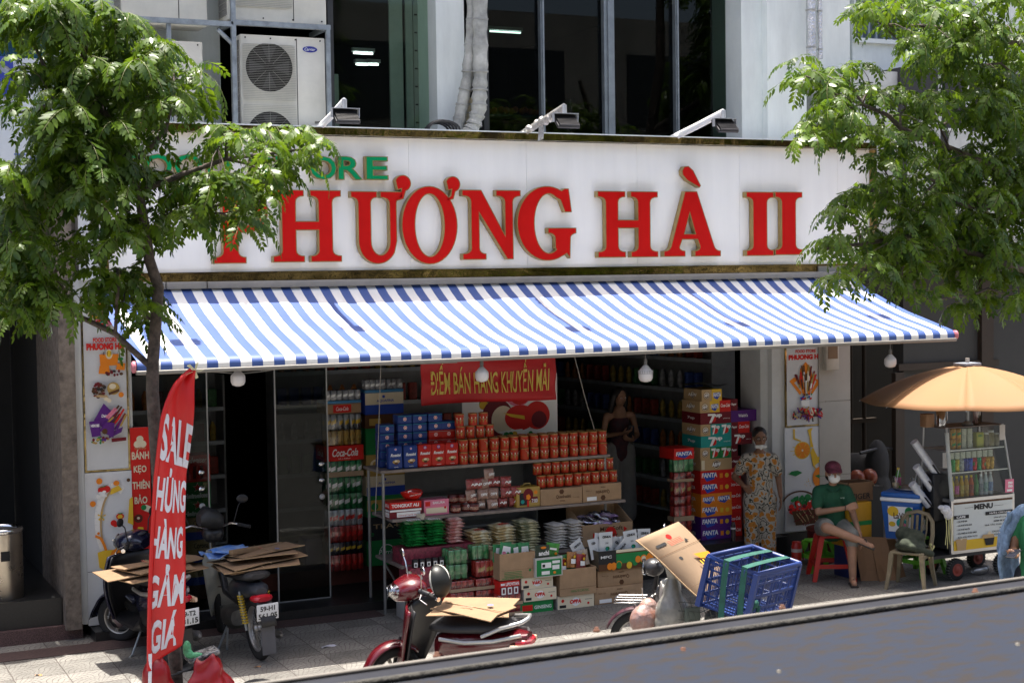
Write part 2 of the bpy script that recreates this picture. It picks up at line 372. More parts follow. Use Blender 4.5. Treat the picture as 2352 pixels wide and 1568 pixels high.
# letters
def q(p0,c,p1,n=4):
    return [((1-t)**2*p0[0]+2*t*(1-t)*c[0]+t*t*p1[0],(1-t)**2*p0[1]+2*t*(1-t)*c[1]+t*t*p1[1]) for t in [k/n for k in range(1,n+1)]]
def path(*seq):
    out=[]
    for s in seq:
        if len(s)==2: out.append(tuple(s))
        else: out+=q(out[-1],(s[0],s[1]),(s[2],s[3]))
    return out
def arc(cx,cy,rx,ry,a0,a1,n=28): return [(cx+rx*math.cos(R_(a0+(a1-a0)*k/n)),cy+ry*math.sin(R_(a0+(a1-a0)*k/n))) for k in range(n+1)]
def H():
    return [path((0,0),(.43,0),(.43,.09),(.32,.09,.32,.17),(.32,.44),(.62,.44),(.62,.17),(.62,.09,.51,.09),(.51,0),(.94,0),(.94,.09),(.82,.09,.82,.17),(.82,.83),(.82,.91,.94,.91),(.94,1),(.51,1),(.51,.91),(.62,.91,.62,.83),(.62,.57),(.32,.57),(.32,.83),(.32,.91,.43,.91),(.43,1),(0,1),(0,.91),(.12,.91,.12,.83),(.12,.17),(.12,.09,0,.09))]
def I(): return [path((0,0),(.38,0),(.38,.09),(.29,.09,.29,.17),(.29,.83),(.29,.91,.38,.91),(.38,1),(0,1),(0,.91),(.09,.91,.09,.83),(.09,.17),(.09,.09,0,.09))]
def P(): return [path((0,0),(.44,0),(.44,.09),(.34,.09,.34,.17),(.34,.42))+arc(.46,.71,.28,.29,-90,90,14)+path((0,1),(0,.91),(.13,.91,.13,.83),(.13,.17),(.13,.09,0,.09)),arc(.44,.71,.12,.19,-90,90,10)+[(.34,.90),(.34,.52)]]
def U():
    A=[(0,1),(0,.91)]+q((0,.91),(.1,.91),(.1,.83))
    A+=[(.1,.34)]+arc(.38,.30,.28,.32,180,330,18)
    A+=[(.66,.3),(.66,.83)]+q((.66,.83),(.66,.91),(.75,.91))+[(.75,1),(.42,1),(.42,.91)]+q((.42,.91),(.55,.91),(.55,.83))
    A+=[(.55,.32)]+arc(.42,.3,.13,.19,0,-180,12)+[(.29,.83)]+q((.29,.83),(.29,.91),(.38,.91))+[(.38,1)]
    return [A]
def O(): return [arc(.39,.5,.39,.53,0,358,40),arc(.39,.5,.20,.42,0,358,40)]
def HORN(x,y): 
    A=arc(x,y,.085,.11,150,-60,12); B=[(x-.0,y-.22),(x-.10,y-.30),(x-.14,y-.29),(x-.06,y-.19),(x-.01,y-.10),(x-.05,y-.07)]
    return A+B
def Nn(): return [path((0,0),(.33,0),(.33,.09),(.24,.09,.24,.17),(.24,.66),(.62,0),(.71,0),(.71,.83),(.71,.91,.82,.91),(.82,1),(.47,1),(.47,.91),(.59,.91,.59,.83),(.59,.36),(.27,1),(0,1),(0,.91),(.12,.91,.12,.83),(.12,.17),(.12,.09,0,.09))]
def Gg():
    A=arc(.42,.5,.42,.53,62,298,30)+[(.68,.07),(.73,0),(.74,.30)]
    A=A+q((.74,.30),(.74,.34),(.82,.36))+[(.82,.44),(.42,.44),(.42,.36)]+q((.42,.36),(.52,.36),(.52,.28))+[(.52,.16)]
    A+=arc(.44,.5,.2,.42,298,62,22)+[(.60,.83),(.66,.66),(.76,.66),(.72,1.0),(.66,1.0)]
    return [A]
def Aa():
    return [path((0,0),(.30,0),(.30,.09),(.20,.10,.23,.17),(.26,.26),(.47,.26),(.50,.17),(.52,.10,.43,.09),(.43,0),(.80,0),(.80,.09),(.73,.09,.71,.16),(.47,1),(.30,1),(.10,.16),(.08,.09,0,.09)),[(.29,.35),(.44,.35),(.365,.66)]]
def sign_letter(splines,u0,v1,u1,v0,wid,face,side,yface=-.085):
    a=W(u0,v0,yface); c=W(u1,v1,yface); sx=(c.x-a.x)/wid; sz=(c.z-a.z)
    sc=[[(x*sx,y*sz) for x,y in P_] for P_ in splines]
    me=poly_mesh(sc,.036); M=Matrix(((1,0,0,a.x),(0,0,-1,-.047),(0,1,0,a.z),(0,0,0,1)))
    m=MB(); m.mesh(me,0,M); L=m.build('letter',side,sg,loc=(-7,0,-3.3))
    fm=poly_mesh(sc,.0,-.008); M2=M.copy(); M2[1][3]=-.085
    m=MB(); m.mesh(fm,0,M2); m.build('face',face,L)
for sp_,bx_,wd in ((P(),(490,438,615,606),.74),(H(),(628,437,783,603),.94),(U(),(808,440,925,604),.75),([x for x in O()],(924,433,1050,603),.78),
    (Nn(),(1063,437,1196,597),.82),(Gg(),(1189,433,1323,595),.82),(H(),(1374,440,1511,592),.94),(Aa(),(1525,440,1655,590),.80),(I(),(1715,441,1777,588),.38),(I(),(1781,441,1843,586),.38)):
    sign_letter(sp_,bx_[0],bx_[1],bx_[2],bx_[3],wd,RED,GOLDL)
def horn():  # comma-shaped hook, box 0..1
    return [arc(.52,.68,.46,.32,160,-70,16)+[(.55,.08),(.14,.0),(.02,.04),(.36,.22),(.42,.46),(.2,.42)]]
sign_letter(horn(),905,402,945,462,1.0,RED,GOLDL); sign_letter(horn(),1022,405,1058,462,1.0,RED,GOLDL)
sign_letter([[(0,.8),(.12,1),(.35,1.02),(.6,.82),(1,.1),(.92,0),(.25,.35),(.03,.6)]],1567,383,1610,431,1.0,RED,GOLDL)
# green words
z0=None
for ch,u0,u1 in (('F',262,318),('O',330,396),('O',400,466),('D',476,532),('S',572,626),('T',632,684),('O',712,773),('R',776,834),('E',840,892)):
    me,a0,a1,b0,b1=tmesh(ch,.035,0)
    A=W(u0,413 if u0>500 else 410,-.08); B=W(u1,352,-.08); sx=(B.x-A.x)/(a1-a0); sz=(.23)/(b1-b0)
    mm,_,_,_,_=tmesh(ch,.035,.12)
    m=MB(); m.mesh(mm,0,Matrix(((sx,0,0,A.x-a0*sx),(0,0,-.28,-.045),(0,sz,0,A.z-b0*sz),(0,0,0,1))))
    L=m.build('letter',GOLDL,sg,loc=(-7,0,-3.3))
    f2,c0,c1,d0,d1=tmesh(ch,.012,0)
    m=MB(); m.mesh(f2,0,Matrix(((sx,0,0,A.x-a0*sx),(0,0,-1,-.082),(0,sz,0,A.z-b0*sz),(0,0,0,1)))); m.build('face',GREEN,L)
# ---------------- awning ----------------
AX0,AX1=2.65,11.2
ABLUE=mat('awning_blue',(.042,.088,.28),.5,var=.04,vs=3); AWHITE=mat('awning_white',(.74,.74,.72),.5,var=.08,vs=2,st=(3,1,1))
aw=thing('awning','long blue and white striped retractable awning over the shop front','awning',(7,0,3.2))
prof=[(-.05,3.175),(-.19,3.092),(-.335,3.02),(-.54,2.938),(-.75,2.865),(-1.0,2.788),(-1.25,2.718),(-1.5,2.655),(-1.64,2.622),(-1.69,2.608),(-1.715,2.58),(-1.722,2.56),(-1.722,2.527)]
n=89; dx=(AX1-AX0)/n; sub=2
b=MB(); nx=n*sub
vs=[]; fs=[]; P_=len(prof)
for i in range(nx+1):
    x=AX0+i*dx/sub
    for j,(y,z) in enumerate(prof):
        sag=.006*math.sin(x*2.1+j*.5)+.006*math.sin(x*5.3+1.7*j)+.02*math.sin((x-AX0)/(AX1-AX0)*math.pi*4)
        k=1 if 1<=j<=7 else 0
        vs.append((x,y,z+sag*k*math.sin(math.pi*min(j,8)/8)))
mi=[]
for i in range(nx):
    for j in range(P_-1):
        fs.append((i*P_+j,(i+1)*P_+j,(i+1)*P_+j+1,i*P_+j+1)); mi.append((i//sub)%2)
b.v=vs; b.f=fs; b.m=mi; b.s=[True]*len(fs)
b.build('fabric',[ABLUE,AWHITE],aw,loc=(-7,0,-3.2))
b=MB(); b.rbox(AX0-.01,AX1+.01,-1.75,-1.69,2.49,2.525,.008); b.build('front_bar',mat('beige_metal',(.24,.225,.20),.5),aw,loc=(-7,0,-3.2))
b=MB(); b.rbox(W(250,655,0).x,W(374+0,655,0).x,-.12,-.01,3.17,3.24,.01); b.rbox(W(470,655,0).x,AX1-.08,-.12,-.01,3.17,3.235,.01); b.rbox(W(376,655,0).x,W(468,655,0).x,-.12,-.01,3.17,3.237,.01)
b.build('cover_box',mat('beige_metal',()),aw,loc=(-7,0,-3.2))
for x,s in ((AX0-.012,-1),(AX1+.012,1)):
    b=MB(); b.lathe([(.0,0),(.05,.0),(.05,.02*s),(.03,.03*s)],(x,-1.70,2.555),14,0,'x'); b.build('end_cap',mat('pink_cap',(.6,.2,.25),.4),aw,loc=(-7,0,-3.2))
for x in (3.6,6.9,10.4):
    b=MB(); b.tube([(x,0,2.95),(x+.5,-.8,2.72),(x+.1,-1.68,2.5)],.02,6); b.build('arm',STEEL,aw,loc=(-7,0,-3.2))
# ---------------- floodlights ----------------
def flood(x,label,wrapped=False,arm=.95,tilt=.33):
    t=thing('floodlight',label,'floodlight',(x,-.02,4.715),0,'floodlights on arms above the signboard')
    m=MB(); e=(0,-arm,.17)
    m.tube([(0,.1,-.02),(0,-arm*.5,.08),e],.026,8,sq=1.5); m.build('arm',WPL if not wrapped else mat('torn_foil',(.6,.58,.55),.35,metal=.5,var=.3,vs=30,bump=.6,bs=30),t)
    if wrapped:
        w_=MB(); r0=random.Random(4)
        for k in range(14):
            a=k/14; p=Vector((0,.05-arm*a,.0+.16*a)); 
            w_.ell((p.x+r0.uniform(-.02,.02),p.y,p.z+r0.uniform(-.03,.02)),.04,.035,r0.uniform(.025,.045),7,5)
        w_.quad((0,-.35,.04),(.02,-.42,.02),(.01,-.42,-.1),(-.02,-.36,-.12),th=.004)
        w_.build('wrapping',mat('torn_foil',()),t)
    h=MB(); h.xf=Matrix.Translation((0,-arm-.03,.03))@Matrix.Rotation(.75,4,'X')
    h.rbox(-.12,.12,-.095,.095,-.02,.012,.006,0)
    for k in range(9): h.bx(-.11,.11,-.09+k*.02,-.084+k*.02,.012,.032,0)
    h.build('lamp_head',BLACK,t)
    y=MB(); y.bx(-.135,-.127,-arm-.04,-arm,.02,.1); y.bx(.127,.135,-arm-.04,-arm,.02,.1); y.bx(-.135,.135,-arm-.05,-arm+.01,.1,.107); y.cyl((0,-arm,.11),(0,-arm,.19),.025,n=8)
    y.build('yoke',mat('bracket_grey',(.55,.56,.58),.4,metal=.4),t)
flood(3.2,'floodlight at the far left end of the sign, mostly behind tree leaves')
flood(W(735,300,0).x,'floodlight on an arm above the green letters beside the tall cooling unit',arm=.7)
flood(7.02,'floodlight on a ragged foil wrapped arm to the right of the grey ducts',True,.9)
flood(8.83,'floodlight on a smooth white arm in front of the white wall edge',False,.95)
flood(W(1880,330,0).x,'floodlight at the right end of the sign, partly behind tree leaves',arm=.8)
# ---------------- outdoor units ----------------
IV=mat('ivory_enamel',(.72,.70,.62),.45,var=.1,vs=3); IVD=mat('ivory_grille',(.42,.41,.37),.5,var=.1)
DK=mat('dark_void',(.012,.012,.012),.8,var=0)
def acunit(name,label,x0,x1,y,z0,z1,fans,split=.68,logo=False,d=.36,side=True):
    t=thing(name,label,'outdoor unit',((x0+x1)/2,y,z0),0,'air conditioner outdoor units above the signboard')
    w_=x1-x0; h=z1-z0; L=-w_/2
    m=MB(); m.rbox(L,w_/2,0,d,0,h,.012); xs=L+w_*split
    m.build('casing',IV,t)
    m=MB(); m.bx(xs-.003,xs+.003,-.004,0,.02,h-.02)
    for zz in (.03,h-.03):
        for k in range(4): m.cyl((L+.05+k*(w_-.1)/3,-.006,zz),(L+.05+k*(w_-.1)/3,0,zz),.008,n=6)
    m.build('seam',DK,t)
    fw=w_*split
    for (cz,r,zz0,zz1) in fans:
        g_=MB(); c=(L+fw/2,0,cz)
        # frame with a round opening: ring of quads from circle to rectangle
        fx0,fx1=L+.02,L+fw-.02; n=40
        cir=[(c[0]+r*math.cos(2*math.pi*k/n),-.012,cz+r*math.sin(2*math.pi*k/n)) for k in range(n)]
        def sq(a):
            ca,sa=math.cos(a),math.sin(a); hx=(fx1-fx0)/2; hz0=(cz-zz0) if sa<0 else (zz1-cz); k=min(hx/abs(ca) if abs(ca)>1e-6 else 9,hz0/abs(sa) if abs(sa)>1e-6 else 9); return (c[0]+ca*k,-.012,cz+sa*k)
        out=[sq(2*math.pi*k/n) for k in range(n)]
        g_.add(cir+out,[(k,(k+1)%n,n+(k+1)%n,n+k) for k in range(n)],1)
        k=0; z=zz0+.01
        while z<zz1: g_.bx(fx0,fx1,-.02,-.013,z,z+.0024,0); z+=.0165
        for k in range(8):
            a=math.pi*2*k/8; g_.cyl((c[0]+.05*math.cos(a),-.01,cz+.05*math.sin(a)),(c[0]+r*math.cos(a),-.01,cz+r*math.sin(a)),.0012,n=4)
        G_=g_.build('fan_grille',[IVD,IV],t)
        f=MB(); f.lathe([(.0,0),(r,0)],(c[0],-.004,cz),32,0,'y'); 
        for q_ in range(4):
            a=q_*math.pi/2; f.add([(c[0]+.04*math.cos(a),-.006,cz+.04*math.sin(a)),(c[0]+r*.9*math.cos(a-.35),-.006,cz+r*.9*math.sin(a-.35)),(c[0]+r*.9*math.cos(a+.35),-.009,cz+r*.9*math.sin(a+.35))],[(0,1,2)],1)
        f.build('fan',[DK,mat('fan_blade',(.05,.05,.05),.5)],G_)
    m=MB()
    if logo:
        disk(m,(xs+(w_/2-xs)/2-.01,-.003,h*.9+.0),.075,24,UX,UZ,0,0,.03); me_=(xs+(w_/2-xs)/2-.01-.055,-.003,h*.9-.014)
        ptext(m,'Carrier',me_,UX,UZ,.11,.03,1,.01,shear=.3)
        m.build('badge',[mat('badge_blue',(.02,.03,.30),.3,var=0),PWHITE],t)
    m=MB(); zz=h*.28; m.bx(xs+.17*1,xs+.23*1,-.003,.002,zz,zz+.025)
    m.build('handle',mat('handle_recess',(.2,.19,.16),.6),t)
    if side:
        m=MB()
        for k in range(9): m.bx(L-.006,L-.001,.03+k*.035,.036+k*.035,.05,h-.05)
        for k in range(int((h-.1)/.06)): m.bx(L-.009,L-.006,.03,.32,.05+k*.06,.056+k*.06)
        m.bx(L-.001,L+.001,.03,.32,.05,h-.05,1); m.build('coil_guard',[IVD,DK],t)
    return t
yA=.22
a=W(551,78,yA); c=W(750,300,yA); zb=4.44
acunit('outdoor_unit','ivory outdoor unit with two round fans and a blue oval badge',a.x,c.x,yA,zb,a.z,[((W(610,155,yA).z)-zb,.235,.53,1.08),((W(610,312,yA).z)-zb,.235,-.1,.50)],.66,True)
a2=W(524,45,yA+.0); c2=W(750,45,yA)
acunit('outdoor_unit','ivory outdoor unit at the top of the frame above the badged one',a2.x,c2.x,yA,a2.z,a2.z+1.1,[(.47,.24,.13,.9)],.66,False)
a3=W(325,90,yA+.1); c3=W(470,290,yA+.1)
acunit('outdoor_unit','grey white outdoor unit half hidden by tree leaves at the left',a3.x-.35,c3.x,yA+.1,4.5,a3.z,[(.28,.22,.02,.6)],.68,False)
a4=W(280,50,yA+.1); c4=W(477,50,yA+.1)
acunit('outdoor_unit','grey white outdoor unit above the leaves at the top left',a4.x,c4.x,yA+.1,a4.z,a4.z+.9,[(.5,.22,.25,.8)],.66,False)
t=thing('equipment_rack','grey galvanised steel rack carrying the outdoor units','rack',(4.3,.2,4.6))
m=MB(); o=Vector((4.3,.2,4.6))
def seg(p,q_,r=.02): m.bx(min(p.x,q_.x)-o.x-r,max(p.x,q_.x)-o.x+r,min(p.y,q_.y)-o.y-r,max(p.y,q_.y)-o.y+r,min(p.z,q_.z)-o.z-r,max(p.z,q_.z)-o.z+r)
yr=.14
pa=W(541,300,yr); 
zt=W(541,52,yr).z
seg(Vector((pa.x,yr,4.62)),Vector((pa.x,yr,7)),.022)
pb=W(757,300,yr); seg(Vector((pb.x,yr,4.62)),Vector((pb.x,yr,zt)),.02)
seg(Vector((pa.x,yr,zt)),Vector((pb.x,yr,zt)),.024); seg(Vector((pb.x,yr,zt)),Vector((pb.x,yr+.5,zt)),.02); seg(Vector((pa.x,yr,zt)),Vector((pa.x,yr+.5,zt)),.02)
seg(Vector((W(300,60,yr).x,yr,zt-.02)),Vector((pa.x-.03,yr,zt-.02)),.024)
pc=W(388,60,yr); seg(Vector((pc.x,yr+.02,4.62)),Vector((pc.x,yr+.02,zt-.05)),.02)
m.tube([W(500,68,yr)-o,W(541,108,yr)-o],.022,4)
m.build('frame',mat('galvanised',(.33,.37,.40),.5,metal=.5,var=.25,vs=10),t)
# ---------------- wrapped ducts ----------------
DUCT=mat('duct_wrap',(.50,.50,.46),.7,var=.3,vs=7,bump=.7,bs=16)
def ductthing(label,pts,Y,r,matl=DUCT,name='wrapped_duct'):
    P_=[W(u,v,Y) for u,v in pts]; t=thing(name,label,'duct',P_[-1])
    Q=[]; 
    for i in range(len(P_)-1):
        for k in range(8): Q.append(P_[i].lerp(P_[i+1],k/8)-P_[-1])
    Q.append(Vector((0,0,0)))
    rr=random.Random(len(label)); m=MB(); m.tube(Q,[r*(1+.10*math.sin(i*1.9)+rr.uniform(-.06,.06)) for i in range(len(Q))],12)
    m.build('duct_skin',matl,t)
    for i in range(3,len(Q)-1,4):
        b_=MB(); d=(Q[i+1]-Q[i]).normalized(); b_.cyl(Q[i]-d*.008,Q[i]+d*.008,r*1.14,n=12); b_.build('tape_band',mat('duct_tape',(.38,.38,.36),.5),t)
ductthing('left wrapped duct leaning beside the dark window',[(1088,-60),(1085,60),(1074,180),(1060,250),(1048,312)],.32,.062)
ductthing('right wrapped duct with a curved foot beside its thinner twin',[(1102,-60),(1103,60),(1103,180),(1100,250),(1088,290),(1070,316)],.2,.075)
ductthing('short yellowish pipe between the two wrapped ducts',[(1080,225),(1078,265),(1066,312)],.36,.03,mat('yellow_pipe',(.55,.47,.30),.5),'pipe')
t=thing('cable_coil','coil of black cable lying at the foot of the wrapped ducts','cable',W(1012,300,.15))
m=MB()
for k in range(5):
    m.tube([(.17*math.cos(a)*(1-.06*k),.05*k-.1,.09*math.sin(a)*(1+.1*math.sin(k))) for a in [i*math.pi/10 for i in range(21)]],.012,6,cap=False)
m.build('cable_loop',BLACK,t)
ductthing('silver foil wrapped duct on the white upper wall at the right',[(1862,-40),(1864,130)],.16,.055,mat('crumpled_foil',(.75,.75,.76),.22,metal=.9,var=.15,bump=1,bs=45),'foil_duct')
ductthing('thin silver pipe beside the foil wrapped duct at the right',[(1882,-40),(1884,136)],.16,.028,mat('crumpled_foil',()),'foil_duct')
# ---------------- left neighbour ----------------
nb=thing('left_building','dark fronted building on the left with a white fascia and blue letters','building',(0,0,0))
b=MB(); b.bx(-8,2.28,.0,.3,3.93,5.25); b.build('fascia',mat('fascia_white',(.60,.64,.68),.4,var=.05),nb)
b=MB(); b.bx(-8,2.35,.25,.5,5.252,6.6); b.build('blue_glazing',mat('blue_glazing',(.012,.06,.10),.15,var=.5,vs=3),nb)
b=MB(); b.bx(-8,2.28,3,3.2,0,4); b.bx(-8,2.28,.3,3,3.9,3.94); b.bx(-.9,-.7,0,3,.38,3.9); b.build('wall',DARKW,nb)
b=MB(); b.bx(-8,2.28,.02,3,.0,.38); b.build('platform',GRAN,nb)
b=MB(); b.bx(-8,2.45,-.04,.019,0,.13); b.build('plinth',mat('pink_granite',(.14,.08,.075),.6,var=.8,vs=120),nb)
b=MB(); p=W(-32,218,-.01); me,x0,x1,y0,y1=tmesh('S',.03,.1); s=.36/(y1-y0); b.mesh(me,0,Matrix(((s*1.15,0,0,p.x),(0,0,-.2,-.02),(0,s,0,p.z+.0),(0,0,0,1)))); b.build('fascia_letter',mat('blue_letter',(.03,.05,.32),.4,var=0),nb)
b=MB(); p=W(-30,383,-.002); ptext(b,'11, TÂN',p,UX,UZ,.58,.15,0,.0); p=W(-30,440,-.002); ptext(b,'- T M',p,UX,UZ,.5,.12,0,.0); b.build('fascia_text',mat('blue_text',(.08,.13,.42),.5,var=0),nb)
# dim things inside the dark front
t=thing('litter_bin','round stainless steel litter bin on the dark ledge at the left edge','bin',(W(6,1385,.3).x,.3,.38))
m=MB(); m.lathe([(.185,0),(.19,.01),(.19,.62)],(0,0,0),40); BR=mat('brushed_steel',(.62,.56,.47),.28,metal=1,var=.1); m.build('body',BR,t)
m=MB(); m.lathe([(.192,.60),(.2,.61),(.2,.635),(.185,.65),(.17,.65),(.165,.625)],(0,0,0),40,cap=False); m.build('rim',CHROME,t)
m=MB(); m.lathe([(.165,.624),(.02,.622)],(0,0,0),30); m.build('ash_tray',mat('ash',(.1,.1,.1),.8),t)
m=MB()
for k in range(6):
    a=R_(262+k*4); a2=R_(262+(k+1)*4); m.add([(.1925*math.cos(a),.1925*math.sin(a),.36),(.1925*math.cos(a2),.1925*math.sin(a2),.36),(.1925*math.cos(a2),.1925*math.sin(a2),.45),(.1925*math.cos(a),.1925*math.sin(a),.45)],[(0,1,2,3)])
m.build('slot',DK,t)
p=W(140,1190,1.2); t=thing('cardboard_sheet','brown cardboard sheet leaning in the dark doorway at the left','cardboard',p)
m=MB(); m.quad(W(96,1162,1.2)-p,W(125,1166,1.3)-p,W(170,1208,1.3)-p,W(118,1208,1.2)-p,th=.01); m.build('sheet',CARD,t)
# ---------------- right neighbour ----------------
nb=thing('right_building','grey building at the right with a dark recess, white upper wall and grille window','building',(14,0,0))
ow=(-14,0,0)
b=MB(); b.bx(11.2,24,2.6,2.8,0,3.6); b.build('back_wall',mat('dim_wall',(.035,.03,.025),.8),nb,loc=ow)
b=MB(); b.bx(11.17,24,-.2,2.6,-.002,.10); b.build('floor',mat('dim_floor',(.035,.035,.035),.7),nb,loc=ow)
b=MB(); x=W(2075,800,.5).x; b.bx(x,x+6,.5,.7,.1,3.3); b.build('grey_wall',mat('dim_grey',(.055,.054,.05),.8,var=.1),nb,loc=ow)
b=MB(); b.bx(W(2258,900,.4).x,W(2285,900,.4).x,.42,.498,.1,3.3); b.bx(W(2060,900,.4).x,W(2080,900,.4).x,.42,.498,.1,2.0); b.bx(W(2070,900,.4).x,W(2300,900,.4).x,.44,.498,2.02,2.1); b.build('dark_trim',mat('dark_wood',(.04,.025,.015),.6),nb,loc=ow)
b=MB()
for k in range(9):
    x=11.35+k*.22; b.cyl((x,2.2,.3),(x,2.2,2.6),.03,n=8)
b.bx(11.2,13.3,2.17,2.23,1.2,1.26); b.build('railing',mat('dark_wood',()),nb,loc=ow)
yb=.5
b=MB(); x0=W(1958,150,yb).x
wx0,wx1,wz0=W(1963,85,yb).x,W(2240,100,yb).x,W(1963,88,yb).z
b.bx(x0,wx0,yb,yb+.3,3.3,8); b.bx(wx0,wx1,yb,yb+.3,3.3,wz0); b.bx(wx1,24,yb,yb+.3,3.3,8); b.bx(wx0,wx1,yb,yb+.3,wz0+1.5,8); b.build('wall',mat('cracked_white_wall',()),nb,loc=ow)
b=MB(); b.bx(wx0-.03,wx1+.03,yb-.05,yb,wz0-.05,wz0); b.bx(wx0-.03,wx0+.0,yb-.03,yb,wz0,8); f=b.build('window',WHITE,nb,loc=ow)
b=MB()
for k in range(22): b.bx(wx0+.06+k*.11,wx0+.09+k*.11,yb+.1,yb+.13,wz0,wz0+1.5)
b.bx(wx0,wx1,yb+.2,yb+.22,wz0,wz0+1.5,1); b.build('grille',[mat('grey_blue_grille',(.25,.30,.34),.5),mat('grey_blue_back',(.12,.15,.18),.5)],f)
b=MB(); b.bx(W(1898,300,.1).x,W(2065,300,.1).x,.1,.5,3.4,W(1960,160,.1).z); b.build('side_box',mat('grey_white',(.55,.56,.54),.6),nb,loc=ow)
b=MB(); b.bx(W(2068,300,.05).x,24,.05,.5,3.3,W(2070,155,.05).z); b.build('fascia',mat('dark_fascia',(.035,.033,.035),.5),nb,loc=ow)
b=MB(); q0=W(2157,172,.03); q1=W(2225,225,.03); 
for (xa_,xb_,za_,zb_) in ((q0.x,q1.x,q0.z-.03,q0.z),(q0.x,q0.x+.03,q1.z-.4,q0.z-.03),(q1.x-.03,q1.x,q1.z-.4,q0.z-.03),(q0.x+.03,q1.x-.03,q1.z-.4,q1.z-.37)): b.bx(xa_,xb_,.02,.049,za_,zb_)
b.bx(W(2085,240,.03).x,W(2160,240,.03).x,.03,.049,3.55,W(2085,235,.03).z,1); b.bx(W(2180,300,.03).x,W(2400,300,.03).x,.03,.049,3.5,W(2185,300,.03).z,1)
b.build('fascia_panel',[WPL,mat('grey_white',())],nb,loc=ow)
b=MB(); ptext(b,'3 HẺM',W(2300,385,.02),UX,UZ,.34,.13,0,.02); b.build('fascia_text',mat('pale_text',(.5,.5,.5),.5,var=0),nb,loc=ow)
t=thing('meter_box','beige metal box on the stone column beside the right poster','box',W(1910,850,-.08))
m=MB(); m.rbox(-.07,.11,-.0,.07,.0,.5,.01); m.build('body',mat('beige_enamel',(.55,.52,.45),.5),t); m=MB(); m.bx(-.05,.085,-.004,-.001,.13,.46); m.build('panel',mat('tan_panel',(.24,.15,.08),.6),t)
# ---------------- far side of the street ----------------
ob=thing('opposite_building','pale building across the street behind the viewpoint','building',(6,-26,0))
b=MB(); b.bx(-45,45,-2,0,0,11); b.build('wall',mat('pale_render',(.28,.27,.25),.8,var=.2,vs=.6),ob)
for k in range(17):
    for z in (1,4.4,7.7):
        b=MB(); b.bx(-42+k*5,-39.2+k*5,.002,.05,z,z+2.2); b.build('window',mat('opp_glass',(.03,.035,.04),.1,var=0),ob)
# ---------------- foreground roof ----------------
rf=thing('metal_roof','blue grey weathered metal roof with rusty bolts in the near foreground','roof',(1.2,-12.2,0))
ZR=2.45; 
def e(u,v): return G(u,v,ZR)
A=e(640,1568); B=e(2352,1330); dr=(B-A).normalized(); A0=A-dr*2.6; B0=B+dr*4
import mathutils
nrm=Vector((dr.y,-dr.x,0)) # towards camera
rm=bpy.data.materials.new('weathered_blue_metal'); rm.use_nodes=True; N=rm.node_tree.nodes; L=rm.node_tree.links; bs=N['Principled BSDF']
tc=N.new('ShaderNodeTexCoord'); mp=N.new('ShaderNodeMapping'); mp.inputs['Scale'].default_value=(3.4,9,1); L.new(tc.outputs['Object'],mp.inputs[0])
n1=N.new('ShaderNodeTexNoise'); n1.inputs['Scale'].default_value=4.2; n1.inputs['Detail'].default_value=7; n1.inputs['Roughness'].default_value=.6; L.new(mp.outputs[0],n1.inputs[0])
cr=N.new('ShaderNodeValToRGB'); cr.color_ramp.elements[0].position=.46; cr.color_ramp.elements[0].color=(.017,.021,.032,1); cr.color_ramp.elements[1].position=.61; cr.color_ramp.elements[1].color=(.023,.020,.019,1); L.new(n1.outputs[0],cr.inputs[0])
sx=N.new('ShaderNodeSeparateXYZ'); L.new(tc.outputs['Object'],sx.inputs[0]); n3=N.new('ShaderNodeTexNoise'); n3.inputs['Scale'].default_value=5; L.new(tc.outputs['Object'],n3.inputs[0])
ad=N.new('ShaderNodeMath'); ad.operation='MULTIPLY_ADD'; ad.inputs[1].default_value=.12; L.new(n3.outputs[0],ad.inputs[0]); L.new(sx.outputs[1],ad.inputs[2])
mr=N.new('ShaderNodeMapRange'); mr.inputs['From Min'].default_value=-.02; mr.inputs['From Max'].default_value=.22; mr.inputs['To Min'].default_value=.75; mr.inputs['To Max'].default_value=0; L.new(ad.outputs[0],mr.inputs[0])
mx=N.new('ShaderNodeMix'); mx.data_type='RGBA'; L.new(mr.outputs[0],mx.inputs[0]); L.new(cr.outputs[0],mx.inputs[6]); mx.inputs[7].default_value=(.026,.023,.020,1)
L.new(mx.outputs[2],bs.inputs['Base Color']); bs.inputs['Roughness'].default_value=.75; bs.inputs['Specular IOR Level'].default_value=.12
ang=math.atan2(dr.y,dr.x)
Mr=Matrix.Translation(A0)@Matrix.Rotation(ang+math.pi,4,'Z')   # local x backwards, local y toward camera
Lr=(B0-A0).length
def rp(n_,mb,m_): 
    o_=mb.build(n_,m_); o_.matrix_world=Mr; mi_=Matrix.Translation(rf.location); o_.parent=rf; o_.matrix_parent_inverse=mi_.inverted(); return o_
# slope: falls gently toward the camera like a shed roof
slope=-.10
b=MB(); 
def yz(y): return slope*y
rows=[(0,.0),(.0,-.06)]
b.add([(-Lr,-.0,0),(0,0,0),(0,.055,-.004),(-Lr,.055,-.004),(-Lr,0,-.08),(0,0,-.08)],[(3,2,1,0),(0,1,5,4)],0)
rp('edge_flange',b,mat('flange_metal',(.024,.025,.031),.75,spec=.12,metal=.1,var=.25,vs=6))
b=MB(); b.tube([(-Lr,.002,.004),(0,.002,.004)],.0055,6); rp('edge_strip',b,mat('bright_edge',(.14,.125,.105),.6))
b=MB(); b.tube([(-Lr,.066,-.006),(0,.066,-.006)],.008,6); rp('seam_bead',b,mat('sealant',(.04,.037,.03),.8,var=.4,vs=20,bump=.5))
b=MB(); b.add([(-Lr,.07,-.012),(0,.07,-.012),(0,1.9,-.012+slope*1.9),(-Lr,1.9,-.012+slope*1.9)],[(3,2,1,0)]); rp('roof_sheet',b,rm)
